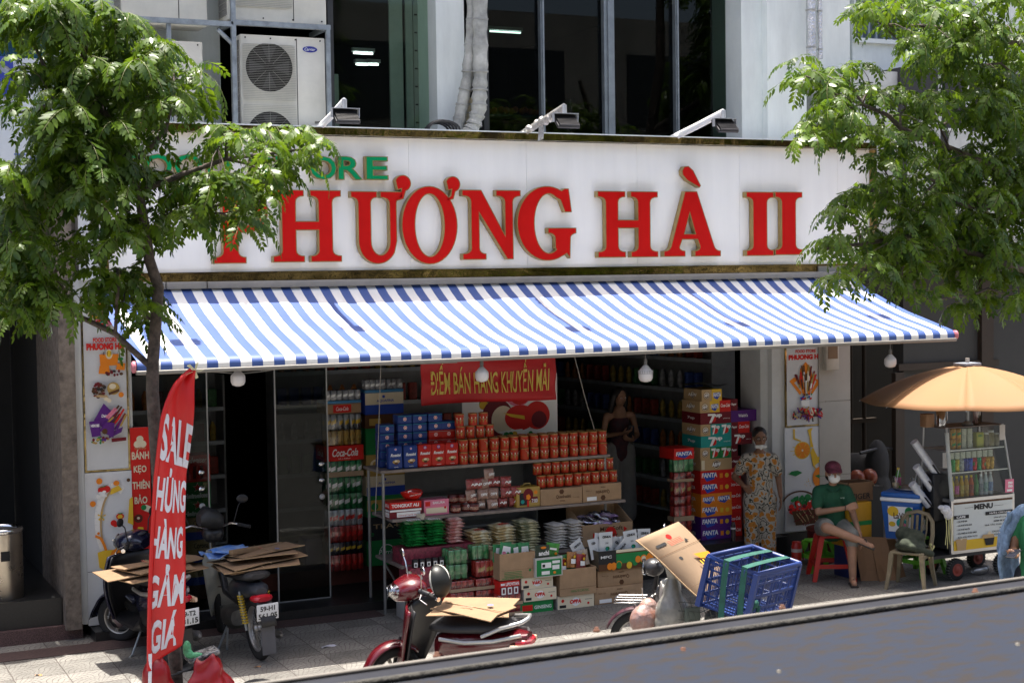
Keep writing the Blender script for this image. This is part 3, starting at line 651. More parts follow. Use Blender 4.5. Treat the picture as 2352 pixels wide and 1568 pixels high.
BOLT=mat('rusty_bolt',(.13,.05,.025),.8,var=.4,vs=40); BOLT2=mat('pale_bolt',(.10,.09,.075),.6,var=.3)
Mi=Mr.inverted(); k=0
def bolt(u,v,m_,s=1):
    P0=Mi@CAM; P1=Mi@(CAM+_ray(u,v)*.001); d=P1-P0
    # intersect z=-.012+slope*y
    t_=(-.012+slope*P0.y-P0.z)/(d.z-slope*d.y); p=P0+d*t_
    if p.y<.09: 
        t_=(-.004-P0.z)/d.z; p=P0+d*t_
    q_=MB(); q_.lathe([(.007*s,0),(.007*s,.004*s),(.0045*s,.0045*s),(.0045*s,.009*s),(.001,.010*s)],(p.x,p.y,p.z),8); rp('bolt',q_,m_)
for u,v in ((1003,1504),(1370,1446),(1797,1394),(2240,1357)): bolt(u,v+4,BOLT,1.25)
for u,v in ((1569,1495),): bolt(u,v+4,BOLT,1.4)
for u,v in ((1789,1543),(2337,1480)): bolt(u,v+6,BOLT2,1.2)
for u,v in ((2106,1541),(2106,1420)): bolt(u,v,BOLT2,.35)
for x in (-1.0,-Lr/2,-Lr+1.0):
    b=MB(); b.cyl((x,1.2,-.16),(x,1.2,-2.6),.045,n=12); rp('post',b,STEEL)
# ---------------- trees ----------------
import numpy as np
def leaf_mat(n,c0,c1):
    m=bpy.data.materials.new(n); m.use_nodes=True; nt=m.node_tree; N=nt.nodes; L=nt.links; b=N['Principled BSDF']; o=N['Material Output']
    tc=N.new('ShaderNodeTexCoord'); nz=N.new('ShaderNodeTexNoise'); nz.inputs['Scale'].default_value=7; nz.inputs['Detail'].default_value=3; L.new(tc.outputs['Object'],nz.inputs[0])
    cr=N.new('ShaderNodeValToRGB'); cr.color_ramp.elements[0].position=.35; cr.color_ramp.elements[0].color=c0+(1,); cr.color_ramp.elements[1].position=.68; cr.color_ramp.elements[1].color=c1+(1,)
    L.new(nz.outputs[0],cr.inputs[0]); L.new(cr.outputs[0],b.inputs['Base Color']); b.inputs['Roughness'].default_value=.38; b.inputs['Specular IOR Level'].default_value=.38
    t=N.new('ShaderNodeBsdfTranslucent'); hs=N.new('ShaderNodeHueSaturation'); hs.inputs['Value'].default_value=1.5; hs.inputs['Hue'].default_value=.485; L.new(cr.outputs[0],hs.inputs['Color']); L.new(hs.outputs[0],t.inputs[0])
    mx=N.new('ShaderNodeMixShader'); mx.inputs[0].default_value=.42; L.new(b.outputs[0],mx.inputs[1]); L.new(t.outputs[0],mx.inputs[2]); L.new(mx.outputs[0],o.inputs[0]); return m
LEAF=leaf_mat('leaf',(.026,.066,.005),(.110,.190,.009))
STALK=mat('leaf_stalk',(.13,.14,.035),.6,var=0)
BARK=mat('bark',(.11,.085,.07),.85,var=.5,vs=14,bump=.6,bs=40)
def frond(rs,L_,up):
    """compound leaf from the origin along +x, arching down; returns verts (k,3), leaf quads, stalk quads"""
    V=[];Q=[];ST=[]
    n=int(L_/.040)+1; p=Vector((0,0,0)); el=up; step=L_/n; pts=[p.copy()]
    for i in range(n):
        el-= (1.3+rs.random()*.6)/n; p=p+Vector((math.cos(el),0,math.sin(el)))*step; pts.append(p.copy())
    for i in range(1,n+1):
        d=(pts[i]-pts[i-1]).normalized(); w=Vector((0,1,0)); nn=d.cross(w)*-1
        for sd in ((1,-1) if i<n else (1,-1,0)):
            if rs.random()<.04: continue
            ll=(.064+.014*rs.random())*(.75+.35*math.sin(math.pi*min(1,(i+.6)/n))); wd=ll*.24
            if sd: dirv=(d*.30+w*sd*(.85+.3*rs.random())+Vector((0,0,-1))*(.15+.75*rs.random())).normalized()
            else: dirv=d
            side=dirv.cross(nn if abs(dirv.dot(nn))<.9 else w).normalized(); fn=side.cross(dirv).normalized()
            b0=pts[i]+dirv*.006; o=len(V); f=-.25*wd; cu=Vector((0,0,-1))*ll*.12
            V+= [b0,b0+dirv*ll*.3+side*wd+fn*-f,b0+dirv*ll*.68+side*wd*.8+fn*-f+cu*.6,b0+dirv*ll+cu*1.4,b0+dirv*ll*.68-side*wd*.8+fn*-f+cu*.6,b0+dirv*ll*.3-side*wd+fn*-f]
            Q+= [(o,o+1,o+2,o+3),(o,o+3,o+4,o+5)]
        o=len(V); r=.0016; V+=[pts[i-1]+w*r,pts[i-1]-w*r,pts[i]-w*r,pts[i]+w*r]; ST.append((o,o+1,o+2,o+3))
    return np.array([tuple(v) for v in V]),np.array(Q),np.array(ST)
_rs=random.Random(11)
FR=[frond(_rs,.24+.16*_rs.random(),.65-.6*_rs.random()) for _ in range(14)]
def crown(sprays,rs,nf=(5,8)):
    AV=[];AQ=[];AS=[];o=0
    for (c,sc) in sprays:
        k=rs.randint(*nf); a0=rs.random()*6.28
        for i in range(k):
            v,q_,s_=FR[rs.randrange(len(FR))]; a=a0+6.283*i/k+rs.uniform(-.3,.3); t=rs.uniform(-.5,.5); e=rs.uniform(-.3,.25)
            M=np.array((Matrix.Rotation(a,3,'Z')@Matrix.Rotation(-e,3,'Y')@Matrix.Rotation(t,3,'X')))*sc*rs.uniform(.75,1.15)
            AV.append(v@M.T+np.array(c)+np.array([0,0,rs.uniform(-.05,.05)])); AQ.append(q_+o); AS.append(s_+o); o+=len(v)
    return np.concatenate(AV),np.concatenate(AQ),np.concatenate(AS)
def np_mesh(name,V,Q,ST,mats):
    F=np.concatenate([Q,ST]); me=bpy.data.meshes.new(name); me.vertices.add(len(V)); me.vertices.foreach_set('co',V.astype(np.float32).ravel())
    me.loops.add(len(F)*4); me.loops.foreach_set('vertex_index',F.astype(np.int32).ravel()); me.polygons.add(len(F))
    me.polygons.foreach_set('loop_start',np.arange(0,len(F)*4,4,dtype=np.int32)); 
    for m in mats: me.materials.append(m)
    me.polygons.foreach_set('material_index',np.concatenate([np.zeros(len(Q),np.int32),np.ones(len(ST),np.int32)])); me.update(calc_edges=True); return me
def tree(label,base,blobs,trunkpts,limbs,seed,den,group='street trees on the pavement',Yc=-3.85,thick=.5,trad=.06):
    rs=random.Random(seed); t=thing('street_tree',label,'tree',base,0,group); base=Vector(base); sprays=[]; cents=[]
    for bl in blobs:
        cx,cy,rx,ry=bl[:4]; yc=Yc+(bl[4] if len(bl)>4 else 0); k=max(2,int(den*rx*ry*3.14/2300))
        cents.append(W(cx,cy,yc))
        for i in range(k):
            a=rs.random()*6.283; r=math.sqrt(rs.random()); hy=rs.uniform(-thick,thick)
            sprays.append((W(cx+rx*r*math.cos(a),cy-18+ry*.8*r*math.sin(a),yc+hy)-base,rs.uniform(.72,1.02)))
    V,Q,ST=crown(sprays,rs); me=np_mesh('crown',V,Q,ST,[LEAF,STALK]); 
    # trunk with limbs
    m=MB(); m.tube([p-base for p in trunkpts],[lerp(trad,trad*.35,(i/(len(trunkpts)-1))**1.2) for i in range(len(trunkpts))],12)
    ends=list(trunkpts)
    for lb in limbs:
        m.tube([p-base for p in lb],[lerp(trad*.45,trad*.14,i/(len(lb)-1)) for i in range(len(lb))],8); ends+=lb[1:]
    nodes=list(ends)
    for c in cents:
        nr=min(nodes,key=lambda p:(p-c).length+(0 if p.z<c.z+.1 else .4))
        if (nr-c).length>.08:
            mid=nr.lerp(c,.5)+Vector((rs.uniform(-.06,.06),rs.uniform(-.1,.1),rs.uniform(.0,.1))); m.tube([nr-base,mid-base,c-base],[.014,.010,.006],6); nodes+=[mid,c]
    for s_,_ in sprays:
        if rs.random()<.55:
            q_=s_+base; nr=min(nodes,key=lambda p:(p-q_).length); m.tube([nr-base,nr.lerp(q_,.5)-base+Vector((0,0,.04)),s_],[.005,.004,.002],4)
    m.build('trunk',BARK,t); c=link('crown',me,t); return t,me
LB=[(20,410,30,30),(70,500,60,35),(160,360,70,50),(170,590,40,30),(60,30,90,60),(170,50,100,60),(280,70,60,45),(340,140,70,45),(400,185,50,45),(425,255,32,45),(250,180,100,70),(110,170,70,50,.3),(330,250,70,50),(130,270,100,55),(230,310,100,50),
(180,400,100,50),(290,420,80,50),(390,420,60,40),(440,490,60,55),(330,520,70,45),(240,480,60,50),(250,540,45,25),(120,430,70,45,.3),(30,420,40,40,.3),(60,50,70,50,.6),(200,150,120,80,.6),(200,330,130,80,.5),
(500,340,50,25,-.2),(560,325,60,28,-.2),(630,330,60,30,-.2),(700,330,45,24,-.2),(600,390,45,35,-.1),(660,375,40,30,-.1),(600,470,12,40,-.1),(540,450,40,40),(500,420,40,40),(560,520,22,40),
(285,690,60,35),(325,735,28,38),(245,650,45,25),(290,640,50,20),(90,600,70,50),(40,640,50,60),(110,690,60,40),(50,710,60,40),(30,560,40,40)]
T0=W(404,1560,-3.85); T0.z=0; T0.y=-3.85
tp=[Vector((T0.x,-3.85,-.02)),W(403,1520,-3.85),W(372,1200,-3.85),W(357,1000,-3.85),W(350,900,-3.85),W(351,830,-3.85),W(358,740,-3.85),W(364,660,-3.85),W(343,597,-3.85),W(335,533,-3.85),W(318,440,-3.85),W(300,386,-3.85),W(277,315,-3.75),W(233,251,-3.70),W(205,205,-3.65),W(190,150,-3.65),W(200,60,-3.65),W(215,-40,-3.65)]
l1=[W(342,838,-3.85),W(300,800,-3.83),W(265,766,-3.80),W(200,735,-3.75),W(166,720,-3.75),W(148,695,-3.75),W(150,672,-3.75),W(124,630,-3.75),W(101,606,-3.75),W(60,560,-3.75),W(15,525,-3.75)]
l2=[W(318,440,-3.85),W(420,400,-3.90),W(520,365,-3.95),W(640,350,-4.00),W(720,340,-4.05)]
l3=[W(233,251,-3.70),W(150,230,-3.75),W(90,250,-3.75),W(40,260,-3.75)]
l4=[W(300,386,-3.85),W(380,300,-3.95),W(400,220,-3.95)]
tree('slim street tree with drooping leaves rising behind the red sale flag at the left',T0,LB,tp,[l1,l2,l3,l4],3,1.45,trad=.050)
RB=[(2080,25,110,35),(2190,50,100,55),(2300,60,80,70),(2010,55,50,35),(2060,90,50,25),(2250,150,90,60),(2330,170,60,70),(1850,175,55,22,-.3),(1890,215,75,35,-.3),(1950,250,80,45,-.2),(1960,180,60,22,-.2),(2010,225,60,45,-.1),(1900,285,60,30,-.2),(1870,310,28,22,-.2),(1960,320,50,30,-.1),
(2080,250,60,40),(2150,270,80,50),(2260,270,80,60),(2330,280,60,60),(2080,330,70,40),(2160,370,80,45),(2280,380,90,60),(2020,370,60,25),(2100,420,70,35),(2000,440,60,30),
(2020,480,80,40),(1940,500,60,25),(1900,560,55,20,-.2),(1960,560,70,35),(2050,560,80,50),(2150,500,90,55),(2270,490,90,70),(1990,620,55,25,-.1),(2070,650,60,40),(2170,600,90,55),(2290,600,90,70),(2130,690,45,30),(2230,680,70,40),(2320,680,60,40),(1930,640,30,15,-.2),(2260,380,120,120,.5),(2200,560,140,100,.5),(2340,450,60,150,.3),(2200,120,150,80,.5)]
T1=W(2560,1400,-3.65); T1.z=0; T1.y=-3.65
tp=[T1+Vector((0,0,-.02)),T1+Vector((.02,0,1.2)),W(2520,900,-3.65),W(2490,700,-3.70),W(2460,500,-3.75),W(2440,320,-3.75),W(2440,160,-3.75),W(2420,0,-3.75),W(2400,-80,-3.75)]
r1=[W(2440,160,-3.75),W(2341,101,-3.75),W(2280,85,-3.75),W(2224,71,-3.75),W(2120,60,-3.80),W(2040,60,-3.85)]
r2=[W(2460,500,-3.75),W(2320,400,-3.75),W(2180,340,-3.80),W(2069,295,-3.85),W(2040,265,-3.90),W(1980,240,-4.00),W(1900,210,-4.10)]
r3=[W(2490,700,-3.70),W(2350,620,-3.75),W(2200,570,-3.75),W(2080,545,-3.80),W(1980,560,-3.90),W(1900,570,-4.00)]
r4=[W(2460,500,-3.75),W(2320,480,-3.70),W(2200,470,-3.70),W(2100,470,-3.75),W(2020,475,-3.75)]
tR,meR=tree('street tree whose leafy branches reach in from the right edge over the signboard',T1,RB,tp,[r1,r2,r3,r4],5,1.3,trad=.08)
for i,(x,y,rz,sc,lb) in enumerate(((-2,-19,.5,2.4,'left one of three street trees across the road'),(8,-20,2.2,2.6,'middle one of three street trees across the road'),(19,-19,4,2.4,'right one of three street trees across the road'))):
    # the crown mesh hangs left of its trunk: put each tree so that its crown stands over x, y
    o=dup(tR,(x,y,-2.2),rz,lb,'street trees across the road',(sc,sc,sc))
# ---------------- printed matter helpers ----------------
def flat(n,c,r=.5): return mat('print_'+n,c,r,var=0,spec=.2)
PAL=[None,PWHITE,flat('bright_red',(.62,.02,.015)),INK,flat('yellow',(.75,.48,.04)),flat('blue',(.03,.08,.45)),flat('green',(.02,.22,.06)),flat('orange',(.80,.24,.02)),flat('teal',(.02,.30,.27)),flat('purple',(.10,.02,.20)),flat('tan',(.50,.34,.17)),flat('pink',(.75,.22,.32)),flat('maroon',(.16,.012,.02)),flat('brown',(.10,.045,.02)),flat('cream',(.75,.66,.48)),flat('gold',(.45,.30,.08))]
WHI,REDI,INKI,YEL,BLU,GRN,ORG,TEAL,PUR,TAN,PNK,MAR,BRN,CRM,GLD=range(1,16)
class Face:
    """a rectangle (origin o, right ux, up uz, size w x h) to print on, in fractions"""
    def __init__(s,mb,o,ux,uz,w,h): s.mb=mb;s.o=Vector(o);s.ux=Vector(ux);s.uz=Vector(uz);s.w=w;s.h=h;s.n=s.ux.cross(s.uz);s.k=0
    def pt(s,x,y): return s.o+s.ux*x*s.w+s.uz*y*s.h
    def off(s): s.k+=1; return .0012+.0004*s.k
    def T(s,t,x,y,w,h,mi,bold=.02,shear=0,flip=False):
        if flip: ptext(s.mb,t,s.pt(x+w,y+h),-s.ux,-s.uz,w*s.w,h*s.h,mi,bold,shear,off=s.off())
        else: ptext(s.mb,t,s.pt(x,y),s.ux,s.uz,w*s.w,h*s.h,mi,bold,shear,off=s.off())
    def R(s,x,y,w,h,mi):
        k=s.off(); s.mb.add([s.pt(x,y)+s.n*k,s.pt(x+w,y)+s.n*k,s.pt(x+w,y+h)+s.n*k,s.pt(x,y+h)+s.n*k],[(0,1,2,3)],mi)
    def D(s,x,y,r,mi,r2=None,n=20,a0=0): disk(s.mb,s.pt(x,y),r*s.h,n,s.ux,s.uz,mi,s.off(),(r2*s.h if r2 else None),a0)
    def St(s,x,y,r,mi): star(s.mb,s.pt(x,y),r*s.h,s.ux,s.uz,mi,s.off())
    def P(s,pts,mi):
        k=s.off(); s.mb.add([s.pt(*p)+s.n*k for p in pts],[tuple(range(len(pts)))],mi)
def pack(name,label,cat,x0,x1,y0,y1,z0,z1,base,front=None,side=None,group=None,rot=0,b=.004,top=None):
    w,d,h=x1-x0,y1-y0,z1-z0; m=MB(); m.rbox(-w/2,w/2,0,d,0,h,min(b,h*.3))
    if front: front(Face(m,(-w/2,-.0,0),(1,0,0),(0,0,1),w,h))
    if side: side(Face(m,(-w/2,d,0),(0,-1,0),(0,0,1),d,h))
    if top: top(Face(m,(-w/2,0,h),(1,0,0),(0,1,0),w,d))
    return tagT(m.build(name,[base]+PAL[1:],None,((x0+x1)/2,y0+random.uniform(0,.006),z0),rot+random.uniform(-.018,.018)),label,cat,group)
def open_carton(name,label,x0,x1,y0,y1,z0,z1,base,front=None,flaps=True,group=None,cat='box',back_h=0):
    w,d,h=x1-x0,y1-y0,z1-z0; t=thing(name,label,cat,((x0+x1)/2,y0,z0),0,group); th=.005
    m=MB(); m.bx(-w/2,w/2,0,th,0,h); m.bx(-w/2,w/2,d-th,d,0,h+back_h); m.bx(-w/2,-w/2+th,th+.0005,d-th-.0005,0,h); m.bx(w/2-th,w/2,th+.0005,d-th-.0005,0,h); m.bx(-w/2+th,w/2-th,th,d-th,.001,th)
    if back_h:
        for s in (-1,1): m.add([(s*w/2,d,h),(s*w/2,d,h+back_h),(s*w/2,.0,h),(s*(w/2-th),d,h),(s*(w/2-th),d,h+back_h),(s*(w/2-th),0,h)],[(0,1,2),(5,4,3),(1,4,5,2)])
    if front: front(Face(m,(-w/2,0,0),(1,0,0),(0,0,1),w,h))
    m.build('body',[base]+PAL[1:],t)
    if flaps:
        for s in (-1,1):
            f=MB(); f.quad((s*w/2,.01,h),(s*w/2,d-.01,h),(s*(w/2+.05),d-.03,h-.05),(s*(w/2+.05),.03,h-.06),th=.004); f.build('flap',CARD2,t)
    return t
# ---------------- wall posters ----------------
def poster(name,label,x0,x1,z0,z1,y,fn,frame=False):
    t=thing(name,label,'poster',((x0+x1)/2,y,z0)); w,h=x1-x0,z1-z0
    m=MB(); m.bx(-w/2,w/2,0,.012,0,h); fn(Face(m,(-w/2,0,0),UX,UZ,w,h)); m.build('sheet',[mat('poster_white',(.66,.68,.70),.4,var=.03)]+PAL[1:],t)
    if frame:
        f=MB(); r=.014
        f.bx(-w/2-r,w/2+r,-.01,.014,-r,-.0005); f.bx(-w/2-r,-w/2-.0005,-.01,.014,0,h); f.bx(w/2+.0005,w/2+r,-.01,.014,0,h); f.build('gold_frame',GOLD,t)
    return t
def blobs(F_,cx,cy,rx,ry,n,cols,r,seed,asp=None):
    rr=random.Random(seed)
    for i in range(n):
        a=rr.random()*6.28; q_=math.sqrt(rr.random())
        F_.D(cx+rx*q_*math.cos(a),cy+ry*q_*math.sin(a),r*rr.uniform(.6,1.2),rr.choice(cols),r*rr.uniform(.5,1.1),9,rr.random()*3)
def bars(F_,cx,cy,rx,ry,n,cols,L_,W_,seed,ang=None):
    rr=random.Random(seed); asp=F_.w/F_.h
    for i in range(n):
        a=rr.random()*6.28; q_=math.sqrt(rr.random()); x=cx+rx*q_*math.cos(a); y=cy+ry*q_*math.sin(a); t=(ang(x-cx,y-cy) if ang else rr.random()*3.14)
        dx,dy=math.cos(t)*L_/2,math.sin(t)*L_/2; ex_,ey_=-math.sin(t)*W_/2,math.cos(t)*W_/2
        F_.P([(x+(-dx-ex_)/asp,y-dy-ey_),(x+(dx-ex_)/asp,y+dy-ey_),(x+(dx+ex_)/asp,y+dy+ey_),(x+(-dx+ex_)/asp,y-dy+ey_)],rr.choice(cols))
def left_top(F_):
    blobs(F_,.5,.90,.34,.075,46,[PNK,REDI,MAR,CRM,PNK,WHI,ORG],.022,1); F_.D(.45,.835,.022,TEAL); F_.D(.45,.835,.010,REDI); F_.D(.36,.885,.018,YEL); F_.D(.68,.93,.016,INKI); F_.D(.68,.93,.011,CRM)
    F_.T('FOOD STORE',.22,.735,.56,.026,REDI,.05); F_.T('PHUONG HA',.06,.690,.90,.040,REDI,.07)
    F_.P([(.38,.60),(.78,.60),(.82,.665),(.36,.665)],ORG); F_.D(.59,.665,.020,CRM,.028,20); F_.D(.59,.668,.014,YEL,.02); 
    for k in range(3): F_.R(.45+.09*k,.66,.015,.02,BRN)
    F_.P([(.33,.555),(.6,.55),(.58,.605),(.36,.60)],ORG); F_.P([(.74,.575),(.95,.57),(.97,.61),(.78,.61)],ORG); F_.D(.86,.635,.016,GRN,.01); blobs(F_,.7,.555,.2,.014,14,[MAR,INKI,BRN],.009,3)
    blobs(F_,.32,.46,.16,.04,40,[MAR,BRN,INKI,BRN],.010,4); F_.D(.66,.468,.036,GLD,.036); F_.D(.64,.48,.02,CRM,.016); F_.P([(.55,.43),(.8,.45),(.79,.465),(.54,.445)],BRN); F_.D(.84,.43,.015,ORG); F_.P([(.2,.425),(.55,.415),(.5,.43),(.3,.435)],TAN); F_.D(.55,.40,.013,CRM,.012); F_.D(.48,.41,.013,CRM,.01)
    F_.P([(.18,.29),(.5,.22),(.74,.30),(.42,.385)],PUR); F_.T('Dairy Milk',.36,.30,.32,.022,WHI,.03,.2); bars(F_,.7,.30,.2,.045,16,[REDI,MAR,PNK,PUR,GLD,BRN],.075,.011,6,lambda x,y:.9+x)
    F_.P([(.06,.285),(.32,.29),(.33,.20),(.12,.195)],PUR); F_.T('HEROES',.10,.252,.2,.016,WHI,.04); F_.P([(.50,.18),(.82,.215),(.86,.245),(.54,.215)],PUR); F_.P([(.58,.16),(.93,.165),(.93,.185),(.58,.182)],MAR)
    blobs(F_,.3,.175,.2,.02,26,[PUR,GLD,MAR,GRN],.009,8); F_.P([(.3,.23),(.62,.185),(.66,.27),(.45,.28)],PUR); F_.D(.42,.225,.016,BRN)
px0,px1=W(194,900,-.0).x,W(291,900,0).x
poster('food_poster','tall white poster of sweets and chocolates left of the shop glass',px0,px1,W(195,1081,0).z,3.12,0,left_top,True)
def milk(F_):
    rr=random.Random(3)
    arcp=[]; 
    for k in range(22):
        a=R_(60+k*10); arcp.append((.62+.36*math.cos(a),.66+.24*math.sin(a)))
    MK=CRM
    def stroke(pts,wd,mi):
        for i in range(len(pts)-1):
            (x0,y0),(x1,y1)=pts[i],pts[i+1]; w0=wd*(1-.6*abs(i/(len(pts)-1)-.4)); dx,dy=x1-x0,(y1-y0)*2.6; l=math.hypot(dx,dy)+1e-6; nx_,ny_=-dy/l*w0,dx/l*w0/2.6
            F_.P([(x0-nx_,y0-ny_),(x1-nx_,y1-ny_),(x1+nx_,y1+ny_),(x0+nx_,y0+ny_)],mi)
    stroke(arcp,.085,WHI); stroke([(p[0]+.05,p[1]-.012) for p in arcp[2:]],.022,TAN)
    F_.D(.37,.885,.032,REDI,.026); F_.D(.46,.89,.022,REDI); F_.P([(.25,.9),(.5,.92),(.4,.905)],GRN); blobs(F_,.36,.855,.14,.02,10,[WHI,WHI],.013,5)
    F_.D(.30,.945,.020,ORG); F_.D(.66,.925,.020,ORG,.017); F_.P([(.52,.85),(.78,.88),(.7,.91),(.55,.89)],YEL); F_.D(.15,.80,.019,ORG); F_.D(.92,.94,.012,BRN)
    F_.D(.72,.705,.026,REDI,.02); F_.D(.72,.703,.017,YEL,.013); F_.P([(.66,.728),(.8,.728),(.73,.718)],GRN); F_.D(.58,.665,.02,REDI); F_.D(.62,.655,.018,REDI)
    for a in range(5): F_.P([(.33,.715),(.33+.09*math.cos(a*1.26)-.01,.715+.032*math.sin(a*1.26)),(.33+.09*math.cos(a*1.26+.4),.715+.032*math.sin(a*1.26+.4))],YEL)
    F_.P([(.3,.725),(.36,.70),(.4,.69),(.33,.705)],GRN); F_.P([(.88,.66),(1,.64),(1,.83),(.93,.815)],YEL)
    stroke([(.18,.59),(.3,.57),(.36,.53),(.4,.49),(.45,.46)],.03,ORG); F_.D(.25,.605,.009,ORG)
    F_.P([(.22,.48),(.25,.38),(.45,.345),(1,.36),(1,.47),(.6,.49),(.35,.49)],YEL); F_.D(.62,.445,.04,ORG,.05); F_.D(.66,.44,.02,REDI,.02); F_.R(0,.355,1,.003,INKI)
poster('fruit_poster','white lower poster of fruit and splashing milk beside the parked dark scooter',W(197,1200,-.02).x,px1+.02,.10,W(195,1087,-.02).z,-.02,milk)
def strip(F_):
    F_.R(0,0,1,1,REDI)
    for a in (90,210,330): F_.D(.5+.17*math.cos(R_(a)),.90+.022*math.sin(R_(a)),.023,CRM)
    F_.R(.47,.865,.05,.03,CRM); F_.T('THIEN BAO',.2,.855,.6,.012,TAN,.01)
    for i,w_ in enumerate(('BÁNH','KẸO','THIÊN','BẢO')): F_.T(w_,.06 if i in(0,2) else .14,.79-i*.098,.88 if i in(0,2) else .66,.062 if i!=1 else .058,CRM,.03)
    F_.D(.32,.40,.028,BRN); F_.D(.32,.40,.019,MAR); F_.D(.32,.402,.01,CRM,.008); F_.P([(.6,.45),(.95,.43),(1,.47),(.7,.49)],CRM); F_.D(.6,.47,.018,GRN); F_.P([(.2,.32),(.6,.30),(.55,.34),(.3,.345)],YEL); F_.D(.62,.25,.03,GRN); F_.D(.62,.25,.02,TAN)
poster('advert_strip','narrow red vertical sign with cream capitals at the left end of the shop glass',W(301,1100,-.01).x,W(346,1100,-.01).x,W(302,1330,-.01).z,W(301,982,-.01).z,-.01,strip)
def right_top(F_):
    F_.P([(.30,1.0),(.36,.945),(.86,.985),(.88,1.0)],BLU); F_.P([(.36,.945),(.86,.985),(.84,.967),(.38,.93)],TEAL); F_.T('DAIRY',.38,.962,.3,.02,WHI,.03)
    F_.T('FOOD STORE',.24,.845,.53,.038,REDI,.05); F_.T('PHUONG HA',.06,.765,.89,.062,REDI,.07)
    F_.P([(.08,.52),(.2,.565),(.3,.53),(.2,.50),(.4,.38),(.35,.35)],ORG); F_.P([(.95,.54),(.82,.52),(.7,.55),(.78,.50),(.62,.37),(.68,.36)],ORG); F_.P([(.5,.74),(.36,.66),(.32,.5),(.42,.36),(.6,.36),(.7,.5),(.64,.66)],ORG)
    bars(F_,.5,.52,.24,.13,34,[BRN,MAR,CRM,REDI,WHI,GLD,BRN],.12,.022,21,lambda x,y:1.57-x*1.6); blobs(F_,.5,.33,.16,.05,24,[REDI,MAR,GLD,BLU,GRN],.016,22)
    F_.P([(.35,.29),(.36,.22),(.56,.22),(.56,.29)],WHI); bars(F_,.5,.13,.4,.065,60,[REDI,REDI,MAR,INKI,GLD,PUR,CRM],.07,.02,23)
rx0,rx1=W(1806,900,0).x,W(1894,900,0).x
poster('candy_poster','white poster of chocolate bars in two hands on the right pilaster',rx0,rx1,W(1806,978,0).z,2.47,0,right_top,True)
def orange(F_):
    F_.D(.43,.775,.095,YEL,.085); F_.D(.43,.775,.085,ORG,.076); F_.D(.43,.775,.011,CRM)
    for k in range(10):
        a=k*.628; F_.P([(.43+.03*math.cos(a),.775+.012*math.sin(a)),(.43+.30*math.cos(a+.04),.775+.070*math.sin(a+.04)),(.43+.30*math.cos(a-.04),.775+.070*math.sin(a-.04))],YEL)
    for P_ in ([(.2,.985),(.24,.985),(.24,.90),(.4,.87),(.38,.86),(.2,.89)],[(.55,.97),(.68,.99),(.64,.95),(.66,.86),(.7,.8),(.62,.8),(.6,.9)],[(.68,.8),(.8,.70),(.95,.72),(1,.66),(1,.62),(.84,.65),(.72,.62),(.8,.55),(.68,.62),(.62,.75)]): F_.P(P_,YEL)
    F_.D(.93,.50,.125,ORG,.115); F_.P([(.82,.67),(.88,.60),(1,.55),(1,.62),(.9,.68)],GRN); F_.P([(.72,.52),(.95,.46),(1,.49),(1,.52),(.85,.53)],GRN); F_.P([(.08,.555),(.25,.53),(.42,.56),(.3,.585),(.15,.58)],GRN)
    blobs(F_,.55,.45,.12,.05,8,[YEL],.006,31)
    for k in range(18):
        a=R_(165-k*8.5); a2=R_(165-(k+1)*8.5); F_.P([(.33+.42*math.cos(a),.27+.12*math.sin(a)),(.33+.42*math.cos(a2),.27+.12*math.sin(a2)),(.33+.38*math.cos(a2),.27+.105*math.sin(a2)),(.33+.38*math.cos(a),.27+.105*math.sin(a))],BRN)
    blobs(F_,.4,.28,.28,.05,26,[GRN,GRN],.026,32); blobs(F_,.4,.22,.36,.06,36,[REDI,REDI,MAR],.026,33); blobs(F_,.5,.27,.3,.04,6,[WHI],.012,34); F_.P([(.1,.2),(.85,.2),(.75,.06),(.2,.06)],BRN); bars(F_,.48,.13,.28,.05,24,[TAN,BRN,MAR],.12,.008,36)
    F_.D(.80,.385,.02,REDI); F_.D(.8,.27,.026,REDI)
poster('orange_poster','white lower poster of a sliced orange and berry basket behind the seated person',W(1803,1100,-.01).x,W(1896,1100,-.01).x,.30,W(1805,983,-.01).z,-.01,orange)
def meat(F_):
    F_.R(0,0,1,1,WHI); F_.D(.24,.62,.10,GRN,.08); F_.D(.22,.60,.07,YEL,.06)
    F_.D(.58,.72,.20,PNK,.16); F_.D(.60,.70,.15,REDI,.12); F_.D(.60,.72,.07,PNK,.06); F_.D(.60,.72,.035,REDI); F_.D(.36,.42,.24,MAR,.26,24); F_.D(.42,.38,.18,CRM,.2,24); F_.D(.60,.40,.24,REDI,.18,24); F_.P([(.42,.48),(.66,.42),(.68,.36),(.5,.42)],YEL); F_.D(.78,.42,.2,REDI,.2,24); F_.D(.80,.36,.12,MAR,.12,20)
    F_.P([(.36,.22),(.62,.24),(.64,.14),(.5,.12)],WHI); blobs(F_,.55,.10,.35,.08,34,[YEL,GRN,GRN],.05,41); blobs(F_,.35,.08,.12,.05,6,[MAR],.05,42)
pm=poster('meat_poster','poster of rolled meat slices with green leaves behind the red buckets',W(1062,950,.25).x,W(1280,950,.25).x,1.45,2.2,.25,meat)
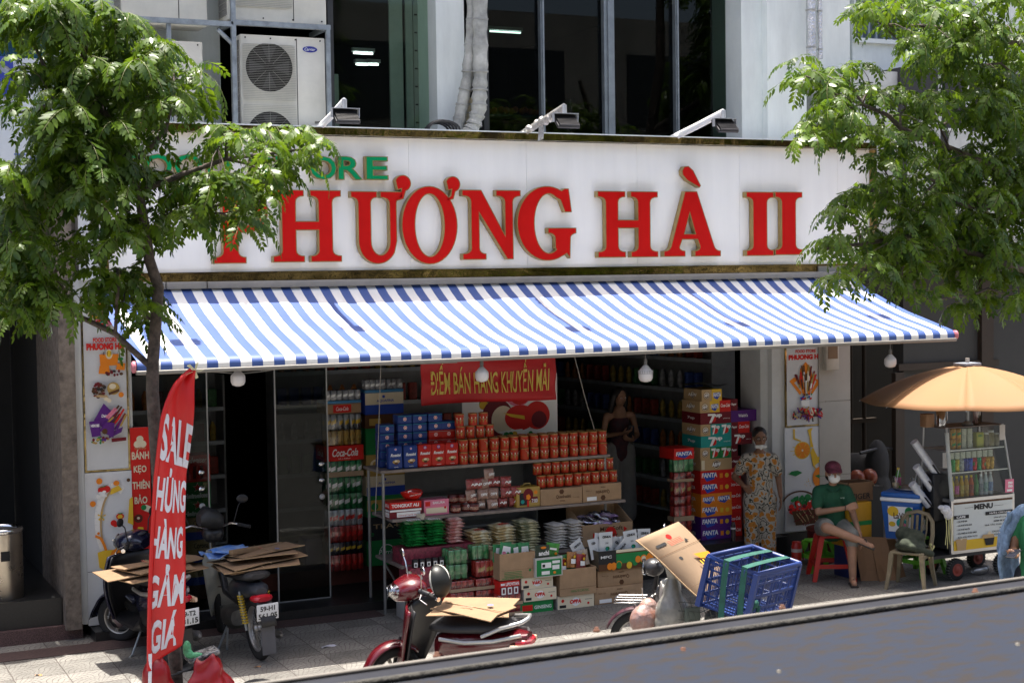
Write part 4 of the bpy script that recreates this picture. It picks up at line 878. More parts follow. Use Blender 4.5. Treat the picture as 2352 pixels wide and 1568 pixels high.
# ---------------- red banner ----------------
t=thing('banner','red cloth banner with yellow capitals hung under the awning','banner',(6.55,-.1,1.9))
bx0,bx1=W(967,880,-.1).x,W(1277,880,-.1).x; bz0,bz1=W(970,932,-.1).z,2.62
def bpt(u,v): return Vector((lerp(bx0,bx1,u)-6.55,.02*math.sin(u*9)*(1-v)+.012*math.sin(v*14+u*5),lerp(bz0+.01*math.sin(u*5),bz1-.05*math.sin(math.pi*u),v)-1.9))
m=MB(); m.sheet(bpt,40,14); c=m.build('cloth',mat('banner_red',(.50,.012,.015),.55,var=.08),t)
so_=c.modifiers.new('solid','SOLIDIFY'); so_.thickness=.003
m=MB(); me,x0,x1,y0,y1=tmesh('ĐIỂM BÁN HÀNG KHUYẾN MÃI',.008)
vs=[]
for v in me.vertices:
    u=.065+.88*(v.co.x-x0)/(x1-x0); q_=.15+.56*(v.co.y-y0)/(y1-y0); p=bpt(u,q_); vs.append((p.x,p.y-.017,p.z))
m.add(vs,[tuple(p.vertices) for p in me.polygons]); m.build('lettering',mat('banner_yellow',(.68,.52,.10),.6,var=.05),t)
for (a,b_) in (((875,835),(862,1180)),((1318,812),(1365,985))):
    p0=W(a[0],a[1],-.9 if a[0]>1000 else -.7); p1=W(b_[0],b_[1],-.5); t=thing('awning_rope','thin cord tied from the awning bar down to the display rack, %s one'%('left' if a[0]<1000 else 'right'),'cord',p1); m=MB(); m.tube([p0-p1,(p0-p1)*.5+Vector((0,0,-.03)),(0,0,0)],.004,5); m.build('cord',mat('grey_cord',(.35,.33,.3),.7),t)
# ---------------- bulbs ----------------
def bulb(u,v,Y,label,ribs=False,h=.17,r=.062):
    p=W(u,v,Y); t=thing('led_bulb',label,'bulb',p,0,'white bulbs hanging under the awning')
    m=MB(); m.lathe([(r*.25,h*.82),(r*.45,h*.75),(r*.95,h*.55),(r,h*.45),(r,.04),(r*.8,.012),(r*.3,0)],(0,0,0),20); m.build('globe',mat('opal',(.72,.70,.70),.35,var=.03),t)
    m=MB(); m.lathe([(.014,h*.8),(.018,h*1.0),(.014,h*1.12)],(0,0,0),12); 
    m.cyl((0,0,h*1.1),(0,0,2.5-p.z if 2.5-p.z>h*1.15 else h*1.3),.005,n=6); m.build('socket',mat('grey_socket',(.18,.18,.18),.5),t)
    if ribs:
        m=MB()
        for k in range(20):
            a=k*.314; m.bx(r*1.0*math.cos(a)-.003,r*math.cos(a)+.003,r*math.sin(a)-.003,r*math.sin(a)+.003,h*.42,h*.56)
        m.lathe([(r*1.03,h*.40),(r*1.03,h*.42)],(0,0,0),20); m.build('cooling_fins',mat('fin_grey',(.4,.4,.4),.5),t)
bulb(547,887,-1.6,'white bulb under the awning nearest the left tree trunk'); bulb(1107,877,-1.6,'white bulb hanging in front of the red banner'); bulb(1483,877,-1.6,'large ribbed white bulb hanging right of the red banner',True,.2,.068); bulb(2045,844,-1.6,'white bulb near the right end of the awning, above the peach umbrella')
t=thing('hanging_wire','thin slack electric wire looped below the awning edge','wire',(4,-1.6,2.45)); m=MB()
P_=[W(u,v,-1.6)-Vector((4,-1.6,2.45)) for u,v in ((380,838),(450,850),(547,858),(600,853),(680,840),(780,836),(900,838),(1050,832))]; m.tube(P_,.0045,5); m.build('wire',mat('grey_wire',(.25,.25,.24),.6),t)
# ---------------- shop glass ----------------
SG=glass_mat('shop_glass',(.42,.46,.44),.016)
def gpane(label,u0,u1):
    x0,x1=W(u0,1000,.12).x,W(u1,1000,.12).x; t=thing('glass_door',label,'glass door',((x0+x1)/2,.12,.1)); w_=x1-x0
    m=MB(); m.bx(-w_/2,w_/2,0,.01,0,3.05); m.build('glass',SG,t); m=MB()
    for s in (-1,1): m.bx(s*w_/2-.006,s*w_/2+.006,-.004,.014,0,3.05)
    m.bx(-w_/2,w_/2,-.004,.014,-.02,.0); m.build('edge_strip',mat('edge_grey',(.35,.36,.36),.4,metal=.4),t)
    for z in (1.0,1.16,1.32):
        m=MB(); m.lathe([(0,0),(.028,0),(.028,.012),(0,.012)],(w_/2-.07,-.014,z),16,0,'y'); m.build('glass_clamp',CHROME if z!=1.0 else mat('clamp_white',(.5,.5,.5),.4),t)
gpane('frameless glass door with round clamps behind the red sale flag',352,477); gpane('frameless glass door with round clamps left of the can stacks',633,752)
# ---------------- display rack ----------------
Z1,Z2,Z3=1.395,.935,.505
rk=thing('display_rack','long open rack of wood covered shelves in front of the shop, loaded with goods','rack',(6.5,-.4,0))
WOOD=mat('worn_ply',(.28,.23,.20),.8,var=.25,vs=9)
for z,x0,x1,y0,y1 in ((Z1,5.2,7.72,-.5,-.02),(Z2,5.27,7.83,-.62,-.05),(Z3,5.3,7.86,-.75,-.05)):
    m=MB(); m.bx(x0-6.5,x1-6.5,y0+.4,y1+.4,z-.028,z-.0015); m.build('shelf',WOOD,rk)
LEG=mat('rack_steel',(.28,.28,.27),.5,metal=.4)
for x,y in ((5.24,-.46),(5.24,-.06),(7.68,-.46),(7.68,-.06)):
    m=MB(); m.cyl((x-6.5,y+.4,0),(x-6.5,y+.4,Z1-.03),.016,n=8); m.build('leg',LEG,rk)
m=MB(); m.tube([(5.26-6.5,.02,.1),(5.55-6.5,.02,.46)],.012,6); m.tube([(5.5-6.5,.02,.1),(5.28-6.5,.02,.46)],.012,6); m.build('brace',LEG,rk)
# ---------------- cookie tins ----------------
TB=mat('tin_blue',(.02,.05,.22),.4,var=.05,spec=.25); TR=mat('tin_red',(.50,.02,.012),.4,var=.05,spec=.25)
def tin_front(F_):
    F_.D(.5,.86,.07,REDI if 0 else BLU); F_.D(.5,.86,.045,WHI); F_.D(.5,.86,.03,REDI); F_.T('Rossini',.14,.55,.72,.13,WHI,.03,.25)
    F_.D(.42,.32,.10,GLD,.07); F_.D(.62,.34,.11,TAN,.07); F_.D(.52,.25,.09,BRN,.05); F_.D(.5,.36,.07,CRM,.045); F_.T('cookies',.36,.08,.3,.05,WHI,.0)
for i,(u,c,n_) in enumerate(((893,TB,'blue'),(928,TB,'blue'),(961,TR,'red'),(992,TR,'red'),(1023,TR,'red'))):
    x=W(u,1050,-.47).x; pack('cookie_tin','tall %s cookie tin, %s from the left in the front row'%(n_,('first','second','third','fourth','fifth')[i]),'tin',x,x+.145,-.47,-.39,Z1,Z1+.225,c,tin_front,b=.014,group='tall cookie tins')
def flat_tin(F_): F_.D(.5,.5,.22,WHI); F_.D(.5,.5,.17,REDI); F_.D(.5,.5,.08,WHI); F_.R(.02,.84,.96,.04,TEAL)
ftb=pack('flat_tin','flat blue tin stacked behind the tall cookie tins','tin',0,.15,-.34,-.2,Z1,Z1+.083,TB,flat_tin,b=.008,group='flat blue tins stacked on the top shelf')
ftr=pack('flat_tin','flat red tin low in the stacks of blue tins','tin',0,.15,-.34,-.2,Z1,Z1+.083,TR,flat_tin,b=.008,group='flat red tins in the stacks of blue tins')
firstb=[True,True]
for i,(u,top,nred) in enumerate(((876,5,0),(918,6,0),(952,6,0),(988,6,4),(1018,5,4))):
    x=W(u,1000,-.3).x+.06
    for k in range(top):
        red=k<nred; src=ftr if red else ftb; pos=(x+(.0 if i else 0)+random.uniform(-.003,.003),-.30,Z1+k*.0845)
        if firstb[red]: src.location=pos; firstb[red]=False
        else: dup(src,pos,0)
# ---------------- red buckets ----------------
BR_=mat('bucket_red',(.46,.012,.006),.35,var=.2,vs=26,var2=(.33,.05,.01),spec=.25)
bk=thing('tin_bucket','red and gold round tin bucket with a wire handle','tin bucket',(0,0,0))
m=MB(); m.lathe([(.045,0),(.046,.004),(.046,.112)],(0,0,0),22)
for (a,r,c_) in ((-75,.016,1),(-100,.02,0),(-120,.012,1)):
    pass
for a in (-96,-50,-140):
    q_=[]; 
    for j in range(8):
        t_=j/8*6.283; aa=R_(a)+.22*math.cos(t_); q_.append((.0466*math.cos(aa),.0466*math.sin(aa),.055+.03*math.sin(t_)))
    m.add(q_,[tuple(range(8))],1)
    m.add([(.0469*math.cos(R_(a)+.12*math.cos(j)),.0469*math.sin(R_(a)+.12*math.cos(j)),.075+.012*math.sin(j)) for j in (0,1.57,3.14,4.71)],[(0,1,2,3)],2)
m.build('body',[BR_,mat('bucket_gold',(.42,.20,.03),.4,var=.2),PWHITE],bk)
m=MB(); m.lathe([(.046,.112),(.049,.113),(.049,.121),(.044,.122),(.042,.119),(.0,.119)],(0,0,0),22); m.build('lid',mat('lid_gold',(.50,.30,.10),.3,metal=.6,var=.1),bk)
m=MB(); m.tube([(.047,0,.10)]+[(.047*math.cos(a),-.046*math.sin(a)-.006,.10-.045*math.sin(a)) for a in [R_(k*18) for k in range(1,10)]]+[(-.047,0,.10)],.0016,4); m.build('handle',mat('bucket_wire',(.6,.48,.33),.4),bk)
bk['group']='red tin buckets'; first=[True]
def bucket(x,y,z,label,group):
    rz=random.choice((0,0,.5,-.5,.9,-.9,.25,-.25,1.4))
    if first[0]: first[0]=False; bk.location=(x,y,z); bk.rotation_euler=(0,0,rz); bk['label']=label; bk['group']=group; return bk
    return dup(bk,(x,y,z),rz,label,group)
xa=W(1064,1040,-.45).x; xb=W(1384,1000,-.45).x
for k in range(15):
    x=lerp(xa,xb,k/14)
    for l in range(2): bucket(x+random.uniform(-.004,.004),-.44+random.uniform(-.008,.008),Z1+l*.1235,'red tin bucket in the long row two high on the top shelf','red buckets in the long row')
for k in range(15): 
    for l in range(2): bucket(lerp(xa,xb,k/14)+.03,-.325,Z1+l*.1235,'red tin bucket behind the long front row on the top shelf','red buckets behind the long row')
for u,v in ((1052,1037),(1088,1037),(1122,1035),(1155,1032)):
    pass
for k,u in enumerate((1059,1076,1101,1117,)): 
    p=W(1046+k*22+12,1010,-.37); bucket(p.x,-.37,Z1+.2495,'red tin bucket in the second tier near the blue tins','red buckets in the second tier')
for k,u in enumerate((1055,1086,1110)):
    p=W(u,985,-.37); bucket(p.x,-.37,Z1+.3735,'red tin bucket, %s of the three topmost ones below the banner'%('left','middle','right')[k],'three topmost red buckets')
# cartons on shelf two with buckets
def quad_front(flip,lab):
    def f(F_):
        F_.D(.5 if not flip else .52,.80 if not flip else .2,.17,BRN,.17,6)
        F_.T('Quadratini',.36 if not flip else .33,.36 if not flip else .42,.36,.25,BRN,.02,0,flip); F_.T('minis',.46,.2 if not flip else .76,.12,.1,BRN,.01,0,flip); F_.T('12 x 250g',.78 if not flip else .08,.35 if not flip else .62,.15,.08,BRN,0,0,flip)
        if lab: F_.R(.10,.08,.25,.22,WHI)
    return f
def px(u0,u1,v,Y): return W(u0,v,Y).x,W(u1,v,Y).x
x0,x1=px(1243,1337,1150,-.6); pack('wafer_carton','brown printed wafer carton at the middle of the second shelf under the buckets','carton',x0,x1,-.6,-.3,Z2,Z2+.165,CARD,quad_front(False,0))
x2,x3=px(1339,1428,1140,-.6); pack('wafer_carton','brown wafer carton printed upside down at the right end of the second shelf','carton',x2,x3,-.6,-.3,Z2,Z2+.175,CARD,quad_front(True,1))
for k in range(9):
    x=lerp(x0+.05,x3-.05,k/8); bucket(x,-.50,Z2+.176,'red tin bucket in the lower tier on the brown wafer cartons','red buckets on the wafer cartons, lower tier')
    bucket(x-.01,-.44,Z2+.30,'red tin bucket in the upper tier on the brown wafer cartons','red buckets on the wafer cartons, upper tier')
bucket(W(1353,1060,-.4).x,-.42,Z2+.424,'single red tin bucket on top of the heap over the wafer cartons','single top bucket')
# shelf two left
def tong(F_): F_.R(0,.62,1,.38,REDI); F_.T('TONGKAT ALI',.06,.68,.86,.22,WHI,.04); F_.R(.0,.0,1,.6,MAR); F_.R(.22,.07,.74,.3,WHI); F_.T('natural herb tea',.27,.14,.6,.1,REDI,0); F_.R(0,.42,1,.12,WHI)
x,x_=px(895,968,1165,-.58); pack('red_carton','red and white carton lettered TONGKAT ALI at the left end of the second shelf','carton',x,x_,-.58,-.38,Z2,Z2+.155,mat('carton_red',(.45,.03,.02),.5),tong,tong)
def pinkb(F_): F_.R(0,0,1,1,PNK); F_.R(.05,.6,.2,.3,REDI); F_.T('SAKURA',.35,.72,.5,.16,WHI,.02); F_.R(.08,.12,.84,.36,CRM); F_.D(.85,.45,.08,REDI)
x,x_=px(985,1031,1165,-.56); pack('pink_carton','small pink carton beside the red lettered carton on the second shelf','carton',x-.05,x_,-.56,-.40,Z2,Z2+.15,mat('carton_pink',(.6,.2,.28),.5),pinkb,None)
# helmet on the carton
p=W(944,1148,-.46); t=thing('toy_helmet','upturned red helmet with white lettering on the red lettered carton','helmet',(p.x,-.48,Z2+.156))
def hp(u,v):
    a=u*2*math.pi; e=v*1.35; r=.105*math.sin(e); lift=.012*math.sin(a*2)*v; return Vector((r*math.cos(a)*1.05,r*math.sin(a)*.95,.108*(1-math.cos(e))+lift))
m=MB(); m.sheet(hp,28,9); o=m.build('shell',mat('helmet_red',(.60,.02,.012),.2,var=.03,coat=.5),t); o.modifiers.new('s','SOLIDIFY').thickness=.006
m=MB(); ptext(m,'VIBIKE 0947 123',(-.06,-.089,.045),(.97,-.02,.12),(.03,-.65,.72),.115,.02,0,.02); m.quad((-.07,-.078,.08),(-.04,-.088,.082),(-.04,-.096,.105),(-.07,-.086,.10)); m.build('lettering',PWHITE,t)
# jars
JR=mat('jar_red',(.22,.03,.02),.25,var=.5,vs=40,coat=.3)
jr=thing('snack_jar','squat jar of dark red snack with a dark lid','jar',(0,0,0)); m=MB(); m.lathe([(.048,0),(.052,.006),(.052,.062),(.048,.068)],(0,0,0),20); m.build('body',JR,jr); m=MB(); m.lathe([(.052,.068),(.053,.08),(.048,.083)],(0,0,0),20); m.build('lid',mat('jar_lid',(.08,.02,.02),.3),jr); m=MB(); m.lathe([(.0525,.02),(.0525,.05)],(0,0,0),20,cap=False); m.build('wrapper',mat('jar_label',(.6,.32,.22),.5,var=.6,vs=50),jr)
jp=[(1046,Z2,-.52),(1070,Z2,-.48),(1088,Z2,-.53),(1084,Z2+.086,-.52),(1063,Z2+.086,-.46),(1040,Z2+.086,-.44)]
for k,(u,z,y) in enumerate(jp):
    x=W(u,1165,y).x
    if k==0: jr.location=(x,y,z); jr['group']='snack jars'; jr['label']='squat jar of dark red snack with a dark lid on the second shelf'
    else: dup(jr,(x,y,z),k*.9,'squat jar of dark red snack with a dark lid on the second shelf','snack jars')
# ---------------- pillow packs ----------------
def pillow(name,label,cat,w_,d,h,mats,deco=None,group=None,seed=0,n=10,wr=.006,crimp=.012):
    rr=random.Random(seed); m=MB(); ph=[rr.uniform(0,6) for _ in range(4)]
    def f(sg):
        def g(u,v):
            x=(u-.5)*w_; y=(v-.5)*d; a=max(0,1-abs(2*u-1)**2.6)**.6; b=max(0,1-abs(2*v-1)**3)**.6
            z=sg*h/2*a*b+wr*math.sin(u*11+ph[0])*math.sin(v*9+ph[1])*a*b+(.003*math.sin(u*9+ph[2]))
            return (x,y,z+h/2)
        return g
    m.sheet(f(1),n,n,0); k=len(m.f); m.sheet(f(-1),n,n,0)
    m.f[k:]=[q_[::-1] for q_ in m.f[k:]]
    if deco: deco(m,w_,d,h)
    o=m.build(name,mats+PAL[1:],None)
    return tagT(o,label,cat,group)
def sheetprint(mb,w_,d,h,txt,mi,x,y,tw,th_,bold=.03):
    me,x0,x1,y0,y1=tmesh(txt,bold)
    vs=[]
    for v in me.vertices:
        u=x+tw*(v.co.x-x0)/(x1-x0); q_=y+th_*(v.co.y-y0)/(y1-y0); a=max(0,1-abs(2*u-1)**2.6)**.6; b=max(0,1-abs(2*q_-1)**3)**.6
        vs.append(((u-.5)*w_,(q_-.5)*d,h/2*a*b+h/2+.009))
    mb.add(vs,[tuple(p.vertices) for p in me.polygons],mi)
GB=mat('green_bag',(.02,.30,.06),.28,var=.5,vs=14,coat=.4); WB=mat('white_bag',(.78,.74,.68),.35,var=.12,vs=10); RWB=mat('red_white_bag',(.6,.5,.45),.35,var=.9,vs=14,var2=(.45,.04,.03)); NB=mat('noodle_bag',(.75,.70,.55),.35,var=.9,vs=13,var2=(.55,.33,.04)); NB2=mat('noodle_bag_dark',(.68,.62,.42),.35,var=.9,vs=14,var2=(.05,.09,.02))
def stack(base,xc,yc,z,n,dz,lab,grp,jit=.012,rz=0):
    for k in range(n):
        pos=(xc+random.uniform(-jit,jit),yc+random.uniform(-jit,jit),z+k*dz); r_=(random.uniform(-.03,.03),random.uniform(-.03,.03),rz+random.uniform(-.06,.06))
        if k==0 and not base.get('used'): base.location=pos; base.rotation_euler=r_; base['used']=1; base['label']=lab; base['group']=grp
        else: dup(base,pos,r_,lab,grp)
g1=pillow('seed_bag','green bag','bag',.20,.26,.045,[GB],lambda m,w_,d,h:sheetprint(m,w_,d,h,'VIETNAM',1,.16,.12,.7,.3,.05))
zt=Z3+.155
# pink carton under the green bags
def pk2(F_): F_.R(0,0,1,1,PNK); F_.R(.05,.2,.3,.6,MAR); F_.R(.45,.25,.45,.5,CRM)
x,x_=px(925,1028,1280,-.72); pack('snack_carton','pink printed carton on the lowest shelf under the green bags','carton',x,x_+.3,-.72,-.45,Z3,Z3+.15,mat('carton_rose',(.35,.05,.08),.5,var=.5,vs=30),None)
zt=Z3+.152
stack(g1,W(948,1230,-.6).x,-.58,zt,8,.031,'shiny green food bag in the left stack above the pink carton','green bags, left stack')
dupg=dup(g1,(0,0,0),0,'shiny green food bag in the right green stack above the pink carton','green bags, right stack')
del dupg['used']
stack(dupg,W(993,1230,-.6).x,-.58,zt,8,.030,'shiny green food bag in the right green stack above the pink carton','green bags, right stack')
g2=pillow('snack_bag','b','bag',.16,.24,.042,[RWB]); stack(g2,W(1040,1230,-.6).x,-.58,zt,8,.030,'red and white food bag in the stack right of the green bags','red and white bags')
x=W(975,1200,-.66).x; t=tagT(MB().lathe([(.045,0),(.045,.055),(.032,.056),(.032,.0)],(0,0,0),18).build('tape_roll',mat('cream_tape',(.6,.52,.38),.5),None,(W(968,1193,-.6).x,-.58,zt+.255)),'roll of cream tape lying on the green bags','tape')
g3=pillow('noodle_bag','b','bag',.21,.26,.04,[NB],lambda m,w_,d,h:sheetprint(m,w_,d,h,'MIẾN',REDI+0,.25,.2,.5,.3,.05))
stack(g3,W(1098,1235,-.6).x,-.58,Z3,9,.027,'white and yellow noodle bag in the slumped stack nearest the red and white bags','noodle bags, left stack')
q3=dup(g3,(0,0,0),0,'x','y'); del q3['used']; stack(q3,W(1152,1230,-.6).x,-.58,Z3,10,.028,'white and yellow noodle bag in the middle noodle stack','noodle bags, middle stack')
g4=pillow('noodle_bag','b','bag',.21,.26,.04,[NB2]); stack(g4,W(1208,1225,-.6).x,-.58,Z3,11,.0275,'dark edged noodle bag in the right noodle stack beside the white bags','noodle bags, right stack')
g5=pillow('flour_bag','b','bag',.155,.25,.034,[WB]); stack(g5,W(1276,1235,-.6).x,-.60,Z3,9,.0275,'plain white bag in the left one of two neat white stacks','white bags, left stack',.004)
q5=dup(g5,(0,0,0),0,'x','y'); del q5['used']; stack(q5,W(1315,1230,-.6).x,-.60,Z3,9,.0290,'plain white bag in the right one of two neat white stacks','white bags, right stack',.004)
# cellophane packs on shelf two
CP=[mat('cello_red',(.38,.05,.05),.2,var=.9,vs=45,var2=(.12,.07,.05),coat=.5),mat('cello_brown',(.22,.12,.08),.2,var=.9,vs=45,var2=(.45,.30,.25),coat=.5)]
cpk=[pillow('snack_pack','x','snack pack',.115,.105,.075,[CP[i]],lambda m,w_,d,h:ptext(m,'OFFY' if i else 'AJI',(-.035,-.02,h+.012),(1,0,0),(0,.9,.1),.07,.03,1,.04),None,i+2,wr=.006) for i in (0,1)]
cc=0
for (u,v,kk) in ((1068,1165,1),(1068,1130,1),(1068,1098,0),(1098,1165,1),(1098,1130,1),(1098,1098,1),(1110,1085,0),(1120,1160,1),(1122,1130,1),(1148,1165,0),(1148,1130,0),(1150,1105,0),(1172,1160,0),(1172,1120,0),(1085,1095,0),(1130,1098,0),(1110,1070,1)):
    z=Z2+{0:0,1:.105,2:.21,3:.3}[max(0,min(3,int((1172-v)/32)))]; x=W(u+8,v,-.5).x; y=-.5 if cc%3 else -.45
    o=cpk[kk]; lab='shiny %s wrapped snack pack in the heap at the middle of the second shelf'%('red' if kk==0 else 'brown'); grp='%s snack packs on the second shelf'%('red' if kk==0 else 'brown')
    pos=(x,y,z+.055); rot=(1.45,random.uniform(-.08,.08),random.uniform(-.25,.25))
    if 'u' not in o: o['u']=1; o.location=pos; o.rotation_euler=rot; o['label']=lab; o['group']=grp
    else: dup(o,pos,rot,lab,grp)
    cc+=1
def gift(F_): F_.R(0,0,1,1,GLD); F_.R(.12,.1,.32,.62,INKI); F_.D(.5,.62,.28,MAR,.32,14); F_.D(.5,.5,.14,ORG,.16,5); F_.D(.82,.72,.10,ORG); F_.R(.62,.2,.28,.3,MAR); F_.R(.44,0,.08,.34,REDI); F_.D(.25,.28,.10,TEAL); F_.T('7:00',.64,.2,.25,.2,WHI,.02)
x,x_=px(1187,1240,1150,-.57); gb=pack('gift_box','yellow gold gift box with a cord handle beside the wafer cartons','gift box',x,x_,-.57,-.42,Z2,Z2+.2,mat('gift_yellow',(.55,.36,.04),.4),gift)
MB().tube([(-.05,.05,.2),(-.03,.02,.235),(.03,.02,.235),(.05,.05,.2)],.004,5).build('handle',mat('gold_cord',(.6,.45,.12),.5),gb)
# milk candy carton
def candyf(F_):
    F_.T('Milk Soft',.34,.66,.46,.2,BRN,.02); F_.D(.55,.42,.33,REDI,.42,20); F_.T('candy',.42,.36,.28,.17,BRN,.02)
    for a,b_ in ((.22,.5),(.84,.68),(.35,.2),(.78,.2)): F_.D(a,b_,.12,REDI,.15,3)
x,x_=px(1344,1452,1225,-.72); open_carton('candy_carton','open brown carton of foil wrapped candies, right end of the lowest shelf',x-.03,x_,-.73,-.36,Z3,Z3+.22,CARD,candyf,False,back_h=.17)
SIL=mat('foil_silver',(.6,.6,.62),.16,metal=.9,var=.5,vs=25,var2=(.12,.08,.16)); DKP=mat('foil_dark',(.05,.04,.05),.2,metal=.3,var=.4,vs=20); PPF=mat('foil_purple',(.16,.03,.25),.2,metal=.5,var=.5,vs=20,var2=(.5,.5,.5))
fp=[pillow('candy_bag','x','candy bag',.20,.07,.04,[mm_],None,None,9+i,wr=.01) for i,mm_ in enumerate((SIL,DKP,PPF))]
for k in range(26):
    o=fp[k%3 if k%5 else 0]; lab='%s foil candy bag in the open brown candy carton'%('silver','black','purple')[fp.index(o)]
    pos=(random.uniform(x+.08,x_-.12),random.uniform(-.68,-.45),Z3+.12+.012*k*.45+random.uniform(0,.04)); rot=(random.uniform(-.3,.5),random.uniform(.0,.5),random.uniform(-.7,.2))
    if 'u' not in o: o['u']=1; o.location=pos; o.rotation_euler=rot; o['label']=lab; o['group']='%s candy bags'%('silver','black','purple')[fp.index(o)]
    else: dup(o,pos,rot,lab)
# ---------------- floor cartons in front ----------------
def reg(u0,v0,u1,v1,Y): 
    a=W(u0,v1,Y); c=W(u0,v0,Y); return a.x,W(u1,v1,Y).x,max(0,a.z),c.z
YF=-1.12
def mfc(F_):
    F_.R(0,0,1,1,BRN); F_.R(0,.86,1,.14,CRM); F_.R(0,.33,.32,.67,INKI); F_.T('MFC',.04,.62,.2,.14,WHI,.02); rr=random.Random(2)
    F_.R(.32,.3,.68,.5,GRN)
    for k in range(16): 
        x_=rr.uniform(.04,.96); F_.D(x_,.17+.2*(x_>.6)*rr.random()+.1*rr.random(),.16,rr.choice([YEL,ORG,YEL,GRN,ORG]),.18,14)
    F_.D(.82,.42,.2,ORG,.22); F_.D(.82,.42,.13,CRM,.15); F_.D(.93,.5,.18,ORG,.2)
zc=[0,.0]
q1=reg(1366,1365,1470,1395,YF); pack('wafer_carton','lower one of two brown wafer cartons standing on the pavement','carton',q1[0],W(1477,1385,YF).x,YF,YF+.3,0,.165,CARD,quad_front(True,1),lambda F_:F_.R(.1,.5,.4,.3,WHI))
pack('wafer_carton','upper one of two brown wafer cartons on the pavement under the fruit carton','carton',W(1375,1345,YF).x,W(1478,1345,YF).x,YF+.005,YF+.3,.167,.332,CARD,quad_front(True,0))
mx0,mx1=W(1375,1310,YF-.02).x,W(1500,1310,YF-.02).x
open_carton('fruit_carton','open carton printed with oranges and MFC, full of white pouches',mx0,mx1,YF-.02,YF+.28,.334,.53,mat('carton_dark',(.10,.08,.05),.6),mfc,False)
PO=mat('pouch_white',(.66,.68,.68),.3,var=.08,vs=8)
def pouch(name,lab,grp,w_,h,matl,deco=None,th=.03):
    m=MB()
    def f(sg):
        return lambda u,v:((u-.5)*w_*(1-.06*math.sin(v*3)),sg*th/2*(1-abs(2*u-1)**2.5)*max(0,(1-v**6))*(.35+.65*(1-v)),v*h)
    m.sheet(f(-1),8,8,0); k=len(m.f); m.sheet(f(1),8,8,0); m.f[:k]=[q_[::-1] for q_ in m.f[:k]]
    if deco: deco(Face(m,(-w_/2,-th*.5-.001,0),UX,UZ,w_,h))
    return tagT(m.build(name,[matl]+PAL[1:]),lab,'pouch',grp)
po=pouch('seaweed_pouch','white standing pouch with black lettering in the fruit carton','white pouches in the fruit carton',.155,.20,PO,lambda F_:(F_.T('CENKAI',.2,.72,.6,.12,INKI,.05),F_.T('わかめ',.42,.42,.2,.1,INKI,.02),F_.D(.55,.2,.12,GRN,.1),F_.D(.5,.17,.06,TEAL,.08)))
po.location=(W(1322+0,1270,-1.05).x+.34,-1.05,.50)
P0=[(1335,1292,.0,-.45),(1362,1292,-.1,-.1),(1385,1292,.1,.0),(1412,1292,.05,.12),(1435,1292,0,-.12),(1460,1292,.05,.05),(1480,1292,-.05,.12),(1365,1265,0,.2),(1440,1262,0,-.1),(1395,1300,.2,.7),(1440,1300,.2,-.8),(1475,1268,.0,.05)]
for u,v,a,b_ in P0: dup(po,(W(u+8,v,-1.0).x,-1.0+random.uniform(-.08,.08),.42+(0.045 if v<1270 else 0)+random.uniform(0,.03)),(a-.12,b_,random.uniform(-.3,.3)))
# middle cartons
def oppa(flip):
    def f(F_): F_.R(0,0,1,1,CRM); F_.D(.5,.5,.36,WHI,.33,18); F_.T('OPPA',.33,.36,.32,.32,REDI,.06,.1,flip); F_.R(.05,.1,.18,.22,INKI); F_.D(.14,.65,.13,REDI); F_.D(.84,.3,.1,REDI); F_.R(.75,.6,.2,.03,INKI)
    return f
OC=mat('carton_offwhite',(.50,.47,.43),.7)
xo,xo1=px(1198,1270,1345,YF); pack('noodle_carton','off white carton with upside down red speech bubble print at the stack top','carton',xo,xo1,YF,YF+.25,.235,.345,OC,oppa(True))
pack('noodle_carton','off white carton with red speech bubble print below the upside down one','carton',xo+.02,xo1+.03,YF-.01,YF+.25,.115,.233,OC,oppa(False))
def dg(F_): F_.R(0,0,1,1,GRN); F_.R(.1,.2,.3,.5,REDI); F_.T('GINSENG',.45,.3,.5,.3,WHI,.02)
pack('drink_carton','low green and red carton at the bottom of the middle floor stack','carton',xo-.03,xo1,YF,YF+.25,.0,.113,mat('carton_green',(.03,.15,.06),.6),dg)
def lipo(F_): F_.R(0,.6,1,.4,REDI); F_.T('LIPOVITAN',.3,.66,.66,.24,WHI,.04); F_.R(.05,.7,.2,.16,WHI); F_.R(0,0,1,.6,MAR); [F_.R(.08+.31*k,.05,.22,.5,WHI) for k in range(3)]; [F_.R(.14+.31*k,.15,.1,.3,MAR) for k in range(3)]
xl,xl1=px(1148,1194,1350,YF); pack('drink_carton','red and white lettered drink carton under the brown pouch carton','carton',xl,xl1+.0,YF,YF+.25,.20,.335,PAL[REDI],lipo)
def gr_txt(F_): 
    F_.R(.05,.36,.9,.006,BRN); [F_.R(.12,.28-.06*k,.5,.018,GRN) for k in range(4)]; F_.D(.85,.3,.05,GRN); F_.T('Hotline 0907 749 626',.06,.03,.6,.06,GRN,.01)
xc,xc1=px(1147,1228,1310,YF); open_carton('pouch_carton','open brown carton of white and green pouches left of the green carton',xc,xc1,YF-.01,YF+.26,.347,.60,CARD,gr_txt,False)
po2=pouch('snack_pouch','green and white snack pouch in the open brown pouch carton','pouches in the brown pouch carton',.14,.17,mat('pouch_green',(.05,.28,.10),.3,var=.3),lambda F_:(F_.P([(.12,0),(.88,0),(.78,.8),(.22,.8)],WHI),F_.D(.35,.4,.12,PNK,.1),F_.D(.65,.42,.1,GRN,.08)))
po2.location=(xc+.09,YF+.08,.52); po2.rotation_euler=(-.15,.25,0)
for dx,r_ in ((.17,.05),(.24,-.1),(.31,.02),(.05,.1)): dup(po2,(xc+dx,YF+.1+random.uniform(-.03,.1),.50),(-.1,r_,.2))
